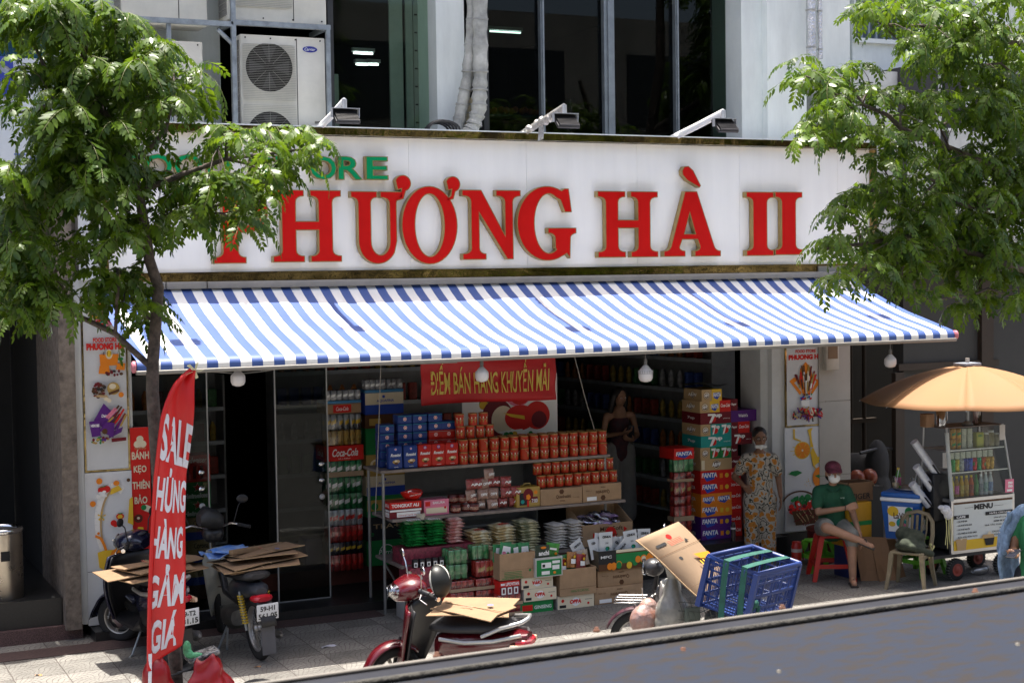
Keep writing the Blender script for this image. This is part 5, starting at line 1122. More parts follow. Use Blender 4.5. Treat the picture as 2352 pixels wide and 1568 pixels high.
def gfront(F_): F_.R(.04,.05,.92,.84,GRN); F_.R(.22,.45,.36,.28,WHI); F_.R(.62,.35,.26,.22,WHI); F_.R(.62,.66,.28,.14,WHI); F_.R(.22,.12,.3,.18,WHI); F_.D(.7,.19,.08,ORG,.07); F_.R(.25,.5,.1,.15,INKI)
xg,xg1=px(1229,1291,1310,YF-.04); open_carton('green_carton','open white edged green carton with stuck on paper slips',xg,xg1,YF-.05,YF+.2,.347,.535,mat('carton_grey_white',(.55,.55,.52),.6),gfront,False)
po3=pouch('crisp_bag','dark bag of crisps lettered anchi in the green carton','x',.16,.15,mat('pouch_dark',(.03,.05,.03),.3),lambda F_:(F_.T('anchi',.18,.35,.7,.3,WHI,.04),F_.D(.5,.85,.2,ORG,.08)),.05); po3.location=(xg+.1,YF+.0,.50); del po3['group']
po4=pouch('crisp_bag','bright green bag of crisps behind the dark one in the green carton','x',.15,.16,mat('pouch_lime',(.06,.33,.04),.3,var=.4,vs=15,coat=.3),lambda F_:(F_.D(.7,.4,.1,ORG,.08),F_.R(.2,.6,.5,.12,WHI)),.06); po4.location=(xg+.22,YF+.06,.49); po4.rotation_euler=(0,.2,0); del po4['group']
xs,xs1=px(1284,1367,1340,YF); open_carton('snack_carton','open brown carton of red and green snack bags with a dented front',xs,xs1,YF-.02,YF+.28,.127,.39,CARD,lambda F_:(F_.R(.0,.28,1,.008,BRN),F_.T('HANG VE CAN XAC',.3,.12,.5,.1,GRN,.0)),True)
pack('noodle_carton','off white carton with red speech bubble print at the bottom, under the dented snack carton','carton',xs-.02,xs1-.02,YF-.01,YF+.25,0,.125,OC,oppa(False))
for k,(mm_,c_) in enumerate((((.40,.05,.03),'red'),((.06,.30,.05),'green'),((.5,.2,.04),'orange'),((.05,.2,.05),'dark green'),((.35,.03,.03),'crimson'),((.5,.4,.3),'beige'))):
    o=pouch('snack_bag','%s snack bag in the open carton with a dented front'%c_,'x',.14,.15,mat('snackbag_%d'%k,mm_,.3,var=.5,vs=16,coat=.3),lambda F_:(F_.R(.25,.25,.45,.3,TEAL if k%2 else WHI),F_.D(.6,.7,.1,YEL)),.05); del o['group']
    o.location=(xs+.06+.052*k,YF+.05+.05*(k%2),.33+.03*(k%3)); o.rotation_euler=(-.1,(-1)**k*.15,.3*(-1)**k)
# ---------------- cans ----------------
def can_mesh(name,prof_col,h=.122,r=.031,n=14,band=None):
    m=MB(); m.lathe([(r*.8,0),(r,.008),(r,h-.012),(r*.82,h)],(0,0,0),n,0); m.lathe([(r*.82,h+.0005),(r*.75,h-.003),(0,h-.003)],(0,0,0),n,1)
    if band is not None:
        for a in (-90,):
            q_=[((r+.0006)*math.cos(R_(a+t_)),(r+.0006)*math.sin(R_(a+t_))) for t_ in range(-50,51,20)]
            for i in range(len(q_)-1): m.add([(q_[i][0],q_[i][1],h*(.3+.03*i)),(q_[i+1][0],q_[i+1][1],h*(.33+.03*i)),(q_[i+1][0],q_[i+1][1],h*(.58+.03*i)),(q_[i][0],q_[i][1],h*(.55+.03*i))],[(0,1,2,3)],2)
    me=bpy.data.meshes.new(name); me.from_pydata(m.v,[],m.f); me.materials.append(prof_col); me.materials.append(mat('can_silver',(.65,.65,.65),.25,metal=1,var=0)); me.materials.append(band or PWHITE)
    me.polygons.foreach_set('material_index',m.m); me.polygons.foreach_set('use_smooth',m.s); return me
def cc_(n,c,metal=.35): return mat('can_'+n,c,.28,metal=metal,var=.12,vs=30)
CM={'silver':can_mesh('can',cc_('greysilver',(.32,.33,.34),.8),.16,.033,12,PAL[YEL]),'gold':can_mesh('can',cc_('gold',(.50,.30,.06),.5),.15,.033,12,PAL[GLD]),'green':can_mesh('can',cc_('green',(.02,.22,.07)),.16,.033,12,PWHITE),'red':can_mesh('can',cc_('red',(.45,.03,.02)),.16,.033,12,PAL[REDI]),'redg':can_mesh('can',cc_('red2',(.45,.03,.02)),.15,.031,12,PAL[GLD]),
'lime':can_mesh('can',cc_('lime',(.12,.36,.14)),.135,.033,12,PAL[GRN]),'short':can_mesh('can',cc_('red',()),.10,.033,12,PAL[MAR]),'bottle':can_mesh('can',cc_('clear',(.35,.36,.38),.1),.1,.03,10,PWHITE),'white':can_mesh('can',cc_('white',(.55,.56,.56),.4),.16,.033,12,PAL[REDI]),'black':can_mesh('can',cc_('black',(.02,.02,.03)),.12,.033,12,PAL[YEL])}
FILM=glass_mat('shrink_film',(.93,.94,.95),.10,.18)
def canpack(label,x0,x1,y,z,kind,rows=2,tray=None,group=None,film=True,n=None):
    me=CM[kind]; r=max(v.co.x for v in me.vertices); h=max(v.co.z for v in me.vertices); n=n or max(2,int(round((x1-x0)/(2*r+.002)))); t=thing('can_pack',label,'can pack',((x0+x1)/2,y,z),0,group); st=(x1-x0)/n
    for i in range(n):
        for j in range(rows):
            o=link('can',me,t,(-(x1-x0)/2+st*(i+.5),r+j*2*r*1.02,.002),random.uniform(-.8,.8))
    d=rows*2*r*1.02
    if tray: m=MB(); m.bx(-(x1-x0)/2-.004,(x1-x0)/2+.004,-.006,-.002,0,h*.32); m.bx(-(x1-x0)/2-.008,-(x1-x0)/2-.004,-.006,d,0,h*.32); m.bx((x1-x0)/2+.004,(x1-x0)/2+.008,-.006,d,0,h*.32); m.build('tray',tray,t)
    if film: m=MB(); m.rbox(-(x1-x0)/2-.003,(x1-x0)/2+.003,-.003,d+.003,.001,h+.004,.012); m.build('film',FILM,t)
    return h
# can trays by the scooter
TRC=mat('tray_board',(.42,.30,.19),.8)
xa_,xb_=px(1036,1090,1360,-1.0); xc_,xd_=px(1092,1140,1350,-1.0)
pack('brown_carton','brown carton on the pavement behind the red scooter','carton',xa_+.0,xd_+.05,-1.0,-.75,0,.14,CARD,lambda F_:F_.R(.65,.2,.3,.6,WHI))
z=.142
for k in range(2):
    canpack('shrink wrapped tray of short red cans, left pair, %s'%('lower one' if k==0 else 'upper one'),xa_-.0,xb_,-1.0,z+k*.112,'short',3,TRC,'short red can trays')
    canpack('shrink wrapped tray of short red cans, right pair, %s'%('lower one' if k==0 else 'upper one'),xb_+.02,xd_+.03,-1.0,z+k*.112,'short' if k else 'short',3,TRC,'short red can trays')
z=.37
for k in range(2): canpack('pack of pale green cans behind the scooter handlebar, %s of two'%('lower' if k==0 else 'upper'),xa_+.0,xa_+.2,-.96,z+k*.142,'lime',3,None,'pale green can packs',n=3)
canpack('pack of tall red cans right of the pale green packs',xb_+.03,xb_+.23,-.98,z,'redg',2,None,n=4)
canpack('pack of green cans on top of the tall red cans',xb_+.02,xb_+.2,-.92,z+.157,'lime',2,None,n=3)
for k in range(2): canpack('tray of short red cans under the lettered red drink carton, %s'%('lower one' if k==0 else 'upper one'),xl-.02,xl1+.02,YF,k*.1,'short',2,TRC,'short red cans below the drink carton')
sb=pack('battery_box','small black and silver boxed item in the row left of the pale green cans','box',0,.05,-.9,-.85,.42,.50,BLACK,lambda F_:(F_.R(.15,.1,.7,.55,WHI),F_.R(.3,.2,.4,.3,INKI)),group='small black and silver boxes')
for k in range(5):
    p_=(W(955+k*15,1290,-.88).x,-.88,.50-.0); 
    if k==0: sb.location=p_
    else: dup(sb,p_,0)
pack('shoe_carton','red and white carton on the pavement behind the scooter handlebar','carton',W(935,1360,-.9).x,W(1030,1360,-.9).x,-.9,-.6,0,.30,mat('carton_white',(.5,.5,.5),.6),lambda F_:(F_.R(0,.55,1,.45,REDI),F_.R(0,0,1,.2,REDI)))
pack('plain_carton','dark rose carton on the pavement under the small black boxes','carton',W(940,1330,-.86).x,W(1030,1300,-.86).x,-.88,-.6,.302,.498,mat('carton_rose',()),None)
# ---------------- left can tower (inside the opening) ----------------
X0,X1=px(752,835,1200,.42); Yt=.42
zz=.28
PB=mat('bottle_tray_blue',(.05,.25,.5),.4)
def coke(F_): F_.R(0,0,1,1,REDI); F_.T('Coca-Cola',.2,.28,.66,.52,WHI,.02,.35); F_.T('24 x 330ml',.35,.1,.3,.08,WHI,0)
rows=[('red','lowest red can pack of the left can tower',.165,'red'),('blk','pack of dark cans with yellow marks in the left can tower',.125,'black'),('r2','upper red can pack of the left can tower',.165,'red'),('w','pack of white and red cans in the left can tower',.165,'white'),('g','tall green can pack of the left can tower',.165,'green'),('g2','short green pack of the left can tower',.105,'green')]
for _,lb,h_,kd in rows:
    canpack(lb,X0,X1,Yt,zz,kd,2,None); zz+=max(v.co.z for v in CM[kd].vertices)+.006
canpack('tray of green bottles below the red box in the left tower',X0-.01,X1,Yt,zz,'green',2,TRC); zz+=.165
zt_=W(752,1078,Yt).z; 
pack('drink_carton','red box with flowing white script in the left can tower','carton',X0-.02,X1+.01,Yt-.01,Yt+.26,zz,zz+.15,PAL[REDI],coke,coke); zz+=.152
for lb,kd in (('pack of gold cans above the red script box','gold'),('pack of grey silver cans above the gold cans','silver')):
    canpack(lb,X0,X1,Yt,zz,kd,2,None); zz+=max(v.co.z for v in CM[kd].vertices)+.006
pack('drink_carton','red and tan carton near the top of the left can tower','carton',X0,X1,Yt,Yt+.26,zz,zz+.10,CARD,lambda F_:(F_.R(.22,.1,.5,.8,REDI),F_.T('Coca-Cola',.3,.3,.34,.4,WHI,.01,.3))); zz+=.102
pack('bottle_tray','blue tray edge under the clear bottles on the left can tower','tray',X0,X1,Yt,Yt+.26,zz,zz+.03,PB)
canpack('pack of small clear bottles on top of the left can tower',X0,X1,Yt,zz+.031,'bottle',2,None)
print('tower top',zz+.13,W(752,925,Yt).z)
# cartons right of the tower
def aqua(F_): F_.R(0,.45,1,.55,CRM); F_.R(0,0,1,.45,BLU); F_.T('AQUAFINA',.3,.55,.45,.14,BLU,.02); F_.D(.48,.82,.07,BLU)
def perr(F_): F_.R(0,0,1,1,GRN); F_.D(.5,.5,.33,WHI,.33,24); F_.D(.5,.5,.30,GRN,.30,24); F_.T('Perrier',.28,.42,.5,.2,WHI,.01,.2)
def teap(F_): F_.R(0,0,1,1,INKI); F_.T('TEA+',.15,.5,.7,.2,TAN,.01); F_.T('e',.05,.2,.12,.15,GRN,.01)
def yel(F_): F_.R(0,0,1,1,GLD); F_.T('Cz',.1,.3,.5,.5,CRM,.02); F_.R(.7,.2,.25,.6,GRN)
X2,X3=px(842,930,1100,.5)
zs=.28
for lb,h_,fn,bc in (('dark green sparkling water carton at the bottom beside the left can tower',.26,perr,GRN),('black tea carton with tan letters beside the left can tower',.24,teap,INKI),('green and yellow carton beside the left can tower',.22,lambda F_:(F_.R(.0,.3,1,.5,GLD),F_.D(.2,.5,.18,GRN)),GRN),('second pale water carton low beside the left can tower',.2,aqua,CRM),('yellow carton with cream letters beside the left can tower',.22,yel,GLD),('green water carton level with the tall cookie tins',.27,perr,GRN),('dark green carton beside the gold cans',.14,lambda F_:F_.R(.1,.2,.3,.5,GLD),BRN),('cream and blue water carton level with the blue tins',.22,aqua,BLU)):
    pack('drink_carton',lb,'carton',X2,X3,.5,.8,zs,zs+h_,PAL[bc],fn); zs+=h_+.002
pack('bottle_tray','blue tray on the cream and blue water carton','tray',X2,X3,.5,.76,zs,zs+.03,PB); canpack('pack of small clear bottles on the cream and blue water carton',X2,X3,.5,zs+.031,'bottle',2,None)
# beer cartons behind the first glass door
Xh0,Xh1=W(418,1150,.45).x,W(484,1150,.45).x; zs=.28
def cor(F_): F_.R(0,0,1,.35,BLU); F_.T('Corona',.38,.62,.5,.24,INKI,.02); F_.T('Extra',.5,.42,.3,.14,INKI,.0)
def hei(F_): F_.R(0,0,1,1,GRN); F_.St(.55,.68,.30,WHI); F_.St(.55,.68,.26,REDI); F_.T('Heineken',.06,.08,.9,.28,WHI,.06)
def bud(F_): F_.R(0,.0,1,1,REDI); F_.T('Budweiser',.1,.72,.8,.2,WHI,.01,.3); [F_.R(.15+.25*k,.1,.12,.5,MAR) for k in range(3)]
for lb,h_,fn,bc in (('bottom tan and navy beer carton behind the first glass door',.22,cor,TAN),('middle tan and navy beer carton behind the first glass door',.22,cor,TAN),('top tan and navy beer carton behind the first glass door',.22,cor,TAN),('lower green beer carton with a red star',.17,hei,GRN),('upper green beer carton with a red star',.17,hei,GRN),('red beer carton on top of the green ones behind the glass',.26,bud,REDI)):
    pack('beer_carton',lb,'carton',Xh0,Xh1,.45,.7,zs,zs+h_,PAL[bc],fn); zs+=h_+.002
# ---------------- right drink tower ----------------
def aw_(F_): F_.R(0,0,1,1,TAN); F_.D(.5,.5,.34,BRN,.34,20); F_.D(.5,.5,.30,CRM,.3,20); F_.D(.5,.48,.26,BRN,.22,20); F_.T('A&W',.26,.36,.48,.3,WHI,.04)
def awbig(F_): F_.R(0,0,1,1,TAN); F_.R(.02,.1,.1,.8,CRM); F_.D(.5,.5,.40,BRN,.40,24); F_.D(.5,.5,.36,CRM,.36,24); F_.D(.5,.5,.32,BRN,.3,24); F_.T('A&W',.36,.32,.28,.36,WHI,.04)
def seven(c,big=False):
    def f(F_):
        F_.R(0,0,1,1,c); s=.5 if big else 1
        F_.D(.42 if big else .5,.42,.28,REDI,.28,16); F_.P([(.24,.9),(.47,.9),(.49,.8),(.36,.1),(.28,.1),(.38,.72),(.24,.72)] if big else [(.1,.9),(.55,.92),(.56,.8),(.34,.08),(.2,.08),(.38,.7),(.12,.7)],WHI); F_.T('up',.48 if big else .6,.5,.22 if big else .35,.34,WHI,.05)
        if big: F_.T('cherry' if c==MAR else 'tropical',.74,.38,.22,.12,WHI,.0)
    return f
def fan(c,w_=1):
    def f(F_): F_.R(0,0,1,1,c); F_.P([(.12,.7),(.2,.25),(.55,.1),(.9,.5),(.85,.75)],BLU); F_.T('FANTA',.1,.34,.8,.36,WHI,.035,.1)
    return f
def fanw(c):
    def f(F_): F_.R(0,0,1,1,c); F_.P([(.08,.6),(.2,.05),(.45,.25),(.5,.8),(.1,.85)],BLU); F_.T('FANTA',.04,.4,.5,.42,WHI,.035,.1); F_.R(.62,.3,.1,.4,ORG if c!=ORG else YEL); F_.D(.85,.5,.2,YEL)
    return f
def coc(F_): F_.R(0,0,1,1,REDI); F_.T('Coca-Cola',.08,.42,.84,.3,WHI,.02,.35)
def drp(F_): F_.R(0,0,1,1,MAR); F_.T('Dr Pepper',.1,.42,.8,.26,WHI,.03,.2)
def wel(F_): F_.R(0,0,1,1,PUR); F_.T("Welch's",.34,.4,.32,.28,WHI,.03)
rowsR=[ # from the top; (label colour, width units, fn, base)
[('tan root beer',1,aw_,TAN),('yellow orange soda',1,fan(YEL),YEL)],
[('tan root beer',1,aw_,TAN),('yellow orange soda',1,fan(YEL),YEL),('red cola',1.1,coc,REDI),('dark red soda',1,drp,MAR)],
[('wide dark red cherry soda',3.1,seven(MAR,True),MAR),('wide purple grape juice',3,wel,PUR)],
[('tan root beer',1,aw_,TAN),('left teal lemon soda',1,seven(TEAL),TEAL),('right teal lemon soda',1.1,seven(TEAL),TEAL),('dark plum soda',1,drp,MAR),('red cola',1.2,coc,REDI)],
[('wide teal tropical soda',3.1,seven(TEAL,True),TEAL),('wide dark red cherry soda',2.4,seven(MAR,True),MAR)],
[('tan root beer',1,aw_,TAN),('left green lemon soda',1,seven(GRN),GRN),('right green lemon soda',1.1,seven(GRN),GRN),('dark plum soda',1,drp,MAR)],
[('wide tan root beer',3.1,awbig,TAN),('cream and black cola',1.2,drp,BRN)],
[('wide red strawberry soda',3.1,fanw(REDI),REDI),('red cola',1.3,coc,REDI)],
[('wide crimson soda',3.1,fanw(REDI),REDI),('red cola',1.3,coc,REDI)],
[('left orange soda',1.5,fan(ORG),ORG),('right orange soda',1.6,fan(ORG),ORG),('red cola',1.3,coc,REDI)],
[('wide orange soda',3.1,fanw(ORG),ORG),('red cola',1.3,coc,REDI)],
[('wide violet grape soda',3.1,fanw(PUR),PUR),('red cola',1.3,coc,REDI)],
[('wide purple grape soda',3.1,fanw(PUR),PUR),('red cola',1.3,coc,REDI)]]
Yr=.12; xr0=W(1609,1000,Yr).x; unit=(W(1680,1000,Yr).x-xr0)/3.1; zb_=.272; ztop=W(1612,895,Yr).z; hh=(ztop-zb_)/13
nth=['top','second','third','fourth','fifth','sixth','seventh','eighth','ninth','tenth','eleventh','twelfth','bottom']
for i,row in enumerate(rowsR):
    x=xr0+(unit*.15 if i==0 else 0); z=zb_+(12-i)*hh; dxr=random.uniform(-.006,.006)
    for j,(lb,w_,fn,bc) in enumerate(row):
        back=.0 if x<xr0+3.0*unit else .06
        pack('soda_carton','%s carton, %s layer of the right drink tower'%(lb,nth[i]),'carton',x+.0015+dxr,x+unit*w_-.0015+dxr,Yr+back,Yr+back+.38,z,z+hh-.0015,PAL[bc],fn,(aw_ if bc==TAN else (lambda F_,bc=bc:(F_.R(0,0,1,1,bc),F_.T('7up' if bc in(TEAL,GRN,MAR) else 'FANTA',.3,.35,.4,.3,WHI,.03)))) if j==0 else None,'soda cartons of the right drink tower',b=.003); x+=unit*w_
tt=thing('plastic_sheet','dark plastic sheet lying on top of the right drink tower','sheet',(xr0+.15,Yr+.1,ztop)); 
m=MB(); m.sheet(lambda u,v:(-.25+.5*u,-.05+.35*v,.03+.02*math.sin(u*7)*math.sin(v*5+1)+.05*(1-u)*.6),14,8); m.build('film',mat('dark_film',(.05,.055,.05),.3),tt)
# can packs left of the tower
Xl0,Xl1=px(1549,1592,1150,.0); zz=.272
seq=[('red','red'),('red','redg'),('maroon','short'),('red','short'),('brown','short'),('red','redg'),('maroon','short')]
k=0; ztp=W(1549,1075,.0).z
while zz<ztp-.12:
    kd=('redg','short','red','short','redg','short')[k%6]; h_=canpack('pack of red cans, layer %s from the bottom, column left of the drink tower'%('one','two','three','four','five','six','seven','eight','nine')[k],Xl0,Xl1,0,zz,kd,2,TRC if k%3==2 else None,'red can packs left of the drink tower',n=3); zz+=h_+.006; k+=1
canpack('pack of light green cans near the top of the column left of the drink tower',Xl0,Xl1+.02,0,zz,'lime',2,None,n=4); zz+=.14
pack('soda_carton','red fruit soda carton on the green cans left of the drink tower','carton',Xl0-.0,Xl1+.02,0,.3,zz,zz+.12,PAL[REDI],fan(REDI))
# dark bottles by the tower
bt=thing('spray_can','dark spray can with a pale collar standing before the orange cartons','bottle',(W(1690,1235,-.1).x,-.05,.27)); m=MB(); m.lathe([(.028,0),(.028,.17),(.02,.19),(.02,.21),(.0,.212)],(0,0,0),14); m.build('body',mat('dark_can',(.05,.03,.03),.3),bt); m=MB(); m.lathe([(.0285,.13),(.0285,.15)],(0,0,0),14,cap=False); m.build('collar',WPL,bt)
# ---------------- interior shelves and dim goods ----------------
def gondola(label,x,y,z0,n,w_,rot=0,gap=.38):
    t=thing('shop_shelf',label,'shelf',(x,y,z0),rot)
    for k in range(n): m=MB(); m.bx(0,w_,0,.35,k*gap,k*gap+.02); m.bx(0,w_,-.012,-.001,k*gap-.02,k*gap+.025,1); m.build('shelf_board',[mat('shelf_grey',(.35,.36,.36),.5),mat('price_rail',(.5,.55,.58),.4)],t)
    m=MB(); m.bx(-.02,0,0,.35,0,n*gap); m.bx(w_,w_+.02,0,.35,0,n*gap); m.bx(0,w_,.35,.36,0,n*gap); m.build('frame',mat('shelf_grey',()),t); return t
gondola('tall grey goods shelf inside the shop behind the banner',5.0,2.2,.28,6,3.2); gondola('long grey goods shelf running into the shop behind the drink tower',9.55,6.2,.28,6,5.0,R_(-84)); gondola('grey goods shelf at the back of the shop',7.6,5.5,.28,6,2.0); gondola('grey goods shelf seen through the left glass door',3.1,2.6,.28,5,1.4)
cols=[('red',(.4,.05,.03)),('yellow',(.5,.35,.05)),('green',(.05,.2,.06)),('white',(.5,.5,.5)),('blue',(.05,.1,.35)),('orange',(.55,.2,.04))]
protos=[]
for i,(n_,c_) in enumerate(cols):
    m=MB(); 
    if i%2: m.lathe([(.035,0),(.037,.01),(.037,.15),(.02,.19),(.015,.21)],(0,0,0),10)
    else: m.rbox(-.05,.05,-.03,.03,0,.2,.006)
    protos.append((n_,m.build('shop_good',mat('dim_'+n_,c_,.5,var=.4,vs=20)),'bottle' if i%2 else 'packet'))
used=set()
def good(i,p):
    n_,o,c_=protos[i]
    if i in used: dup(o,p,0)
    else: used.add(i); o.location=p; tagT(o,'dim %s %s on the grey shelves inside the shop'%(n_,c_),c_,'dim %s goods inside the shop'%n_)
for k in range(6):
    for j in range(22):
        if k*.38+.28>1.0: good((j//4+k)%6,(5.08+j*.143,2.28,.28+k*.38+.021))
for k in range(6):
    for j in range(26): 
        a=R_(-84); l=.1+j*.18; good((j//3+k*2)%6,(9.55+l*math.cos(a)-.12*math.sin(a),6.2+l*math.sin(a)+.12*math.cos(a),.28+k*.38+.021))
for k in range(2,5):
    for j in range(9): good((j//2+k)%6,(3.2+j*.15,2.7,.28+k*.38+.021))
tagT(pack('blue_bin','blue plastic tub on the dark shop floor left of the can tower','tub',W(702,1290,.9).x,W(742,1290,.9).x,.9,1.15,.28,.55,mat('tub_blue',(.02,.05,.22),.4),None,b=.02),'blue plastic tub on the dark shop floor left of the can tower','tub')
# ---------------- people ----------------
def cap(m,p0,p1,r0,r1,n=12,sq=1):
    p0,p1=Vector(p0),Vector(p1); d=p1-p0; L_=d.length; u=d.normalized(); pts=[];rs=[]
    for k in (-.96,-.8,-.5,0): pts.append(p0+u*r0*k); rs.append(r0*math.sqrt(max(.02,1-k*k)))
    for k in (0,.5,.8,.96): pts.append(p1+u*r1*k); rs.append(r1*math.sqrt(max(.02,1-k*k)))
    m.tube(pts,rs,n,0,True,sq)
def chain(m,ps,rs,n=12):
    for i in range(len(ps)-1): cap(m,ps[i],ps[i+1],rs[i],rs[i+1],n)
def hand(m,w_,d,nrm,side,curl=.5,s=1.0):
    """wrist, direction of the fingers, palm normal, side of thumb (vector sign)"""
    w_=Vector(w_); d=Vector(d).normalized(); nrm=Vector(nrm); nrm=(nrm-nrm.dot(d)*d).normalized(); lat=d.cross(nrm)*side
    pc=w_+d*.045*s
    for k in (-1,-.33,.33,1): cap(m,w_+lat*k*.014*s,w_+d*.08*s+lat*k*.03*s,.014*s,.0115*s,8)
    for k,l in ((-1,.055),(-.33,.07),(.33,.076),(1,.068)):
        p=w_+d*.085*s+lat*k*.031*s; a=curl; q1=p+(d*math.cos(a*.5)+nrm*math.sin(a*.5)).normalized()*l*.45*s; q2=q1+(d*math.cos(a*1.3)+nrm*math.sin(a*1.3))*l*.32*s; q3=q2+(d*math.cos(a*2)+nrm*math.sin(a*2))*l*.25*s
        chain(m,[p,q1,q2,q3],[.0095*s,.0088*s,.0082*s,.007*s],8)
    t=w_+lat*.026*s+d*.02*s; t1=t+(lat*.8+d*.55+nrm*.3).normalized()*.035*s; t2=t1+(lat*.3+d*.8+nrm*.5).normalized()*.03*s
    chain(m,[t,t1,t2],[.013*s,.0105*s,.008*s],8)
def headm(m,c,s,look=0,tilt=0):
    X=Matrix.Translation(Vector(c))@Matrix.Rotation(look,4,'Z')@Matrix.Rotation(tilt,4,'X')
    o=m.xf; m.xf=X if o is None else o@X
    m.ell((0,.008*s,.03*s),.072*s,.088*s,.085*s,16,10); m.ell((0,-.015*s,-.02*s),.06*s,.07*s,.085*s,16,10); m.ell((0,-.035*s,-.075*s),.032*s,.035*s,.03*s,10,8)
    cap(m,(0,-.082*s,.012*s),(0,-.099*s,-.022*s),.008*s,.014*s,8); m.ell((-.011*s,-.093*s,-.026*s),.009*s,.01*s,.008*s,8,6); m.ell((.011*s,-.093*s,-.026*s),.009*s,.01*s,.008*s,8,6)
    cap(m,(-.03*s,-.078*s,.02*s),(.03*s,-.078*s,.02*s),.012*s,.012*s,8)
    for k in (-1,1): m.ell((k*.074*s,.008*s,-.01*s),.010*s,.02*s,.03*s,8,8); m.ell((k*.035*s,-.058*s,-.02*s),.022*s,.02*s,.022*s,8,6)
    m.ell((0,-.082*s,-.052*s),.022*s,.011*s,.006*s,8,6); m.ell((0,-.079*s,-.062*s),.019*s,.011*s,.007*s,8,6)
    m.xf=o; return X
def voxel(mb,name,mt,parent,vs=.008,sm=3):
    o=mb.build(name,mt,parent); applied(o,[('REMESH',dict(mode='VOXEL',voxel_size=vs,use_smooth_shade=True)),('SMOOTH',dict(factor=.5,iterations=sm))]); o.data.materials.clear() if not o.data.materials else None
    if not o.data.materials: o.data.materials.append(mt)
    return o
SKIN=mat('skin',(.36,.19,.115),.5,var=.12,vs=12); SKIND=mat('skin_tan',(.25,.125,.07),.5,var=.12,vs=12)
HAIR=mat('hair',(.012,.009,.008),.45,var=.1)
def eyes(t,X,s,o):
    m=MB(); m.xf=X
    for k in (-1,1): m.ell((k*.030*s,-.0835*s,.006*s),.012*s,.006*s,.007*s,10,6)
    e=m.build('eyes',mat('eye_white',(.6,.58,.55),.3,var=0),o)
    m=MB(); m.xf=X
    for k in (-1,1): m.ell((k*.030*s,-.0885*s,.006*s),.006*s,.003*s,.006*s,8,6); cap(m,(k*.018*s,-.0885*s,.026*s),(k*.045*s,-.079*s,.026*s),.003*s,.002*s,6)
    m.ell((0,-.0925*s,-.055*s),.018*s,.003*s,.0022*s,8,4)
    m.build('irises',mat('iris',(.02,.012,.01),.3,var=0),o)
def floral():
    m=bpy.data.materials.new('floral_cloth'); m.use_nodes=True; nt=m.node_tree; N=nt.nodes; L=nt.links; b=N['Principled BSDF']; b.inputs['Roughness'].default_value=.8
    tc=N.new('ShaderNodeTexCoord'); nz=N.new('ShaderNodeTexNoise'); nz.inputs['Scale'].default_value=18; L.new(tc.outputs['Object'],nz.inputs[0])
    va=N.new('ShaderNodeVectorMath'); va.operation='MULTIPLY_ADD'; va.inputs[1].default_value=(.05,.05,.05); L.new(nz.outputs['Color'],va.inputs[0]); L.new(tc.outputs['Object'],va.inputs[2])
    v=N.new('ShaderNodeTexVoronoi'); v.inputs['Scale'].default_value=13; L.new(va.outputs[0],v.inputs['Vector'])
    cr=N.new('ShaderNodeValToRGB'); e=cr.color_ramp; e.interpolation='CONSTANT'; e.elements[0].position=0; e.elements[0].color=(.35,.13,.02,1); e.elements[1].position=.13; e.elements[1].color=(.50,.19,.02,1)
    for p,c in ((.40,(.44,.40,.33,1)),(.62,(.03,.03,.025,1)),(.70,(.42,.38,.31,1))): x=e.elements.new(p); x.color=c
    L.new(v.outputs['Distance'],cr.inputs[0]); v2=N.new('ShaderNodeTexVoronoi'); v2.inputs['Scale'].default_value=17; L.new(va.outputs[0],v2.inputs['Vector'])
    c2=N.new('ShaderNodeMath'); c2.operation='LESS_THAN'; c2.inputs[1].default_value=.2; L.new(v2.outputs['Distance'],c2.inputs[0]); mx=N.new('ShaderNodeMix'); mx.data_type='RGBA'; L.new(c2.outputs[0],mx.inputs[0]); L.new(cr.outputs[0],mx.inputs[6]); mx.inputs[7].default_value=(.03,.035,.02,1); L.new(mx.outputs[2],b.inputs['Base Color'])
    return m
FLO=floral()
# standing woman in floral clothes
t=thing('person','standing woman in orange and white floral blouse and trousers, one hand on her hip','person',(9.72,-.28,0),R_(-27))
m=MB()
ch=lambda ps,rs,n=12: chain(m,ps,rs,n)
ch([(0,0,.80),(0,.01,.95),(0,0,1.12),(0,0,1.22)],[.12,.115,.12,.085]); cap(m,(-.12,0,1.20),(.12,0,1.20),.06,.06); cap(m,(0,.005,1.24),(0,-.01,1.34),.042,.042)
X=headm(m,(0,-.02,1.425),1.0,.1,.08)
ch([(-.155,0,1.20),(-.27,.06,.99),(-.175,-.07,.90)],[.048,.036,.024]); hand(m,(-.175,-.07,.90),(.7,-.15,-.7),(.5,.8,0),1,.5)
ch([(.155,0,1.20),(.21,.03,.97),(.225,-.03,.78)],[.048,.036,.024]); hand(m,(.225,-.03,.78),(0,-.15,-1),(-1,0,0),-1,.35)
for s_ in (-1,1): ch([(s_*.08,0,.78),(s_*.09,-.01,.42),(s_*.09,.01,.08)],[.085,.058,.036]); cap(m,(s_*.09,.02,.04),(s_*.10,-.12,.03),.036,.028)
body=voxel(m,'body',SKIND,t,.0075,3); eyes(t,X,1,body)
m=MB(); m.xf=X; m.ell((0,.022,.045),.084,.094,.080,16,10); m.ell((0,.05,0),.075,.07,.08,14,8); 
h=voxel(m,'hair',HAIR,t,.01,2)
m=MB(); chain(m,[(0,0,.74),(0,.01,.86),(0,0,1.02),(0,0,1.17)],[.150,.146,.142,.118]); cap(m,(-.12,0,1.19),(.12,0,1.19),.077,.077); 
for s_,e_ in ((-1,(-.215,.03,1.07)),(1,(.19,.01,1.06))): cap(m,(s_*.145,0,1.19),e_,.070,.066)
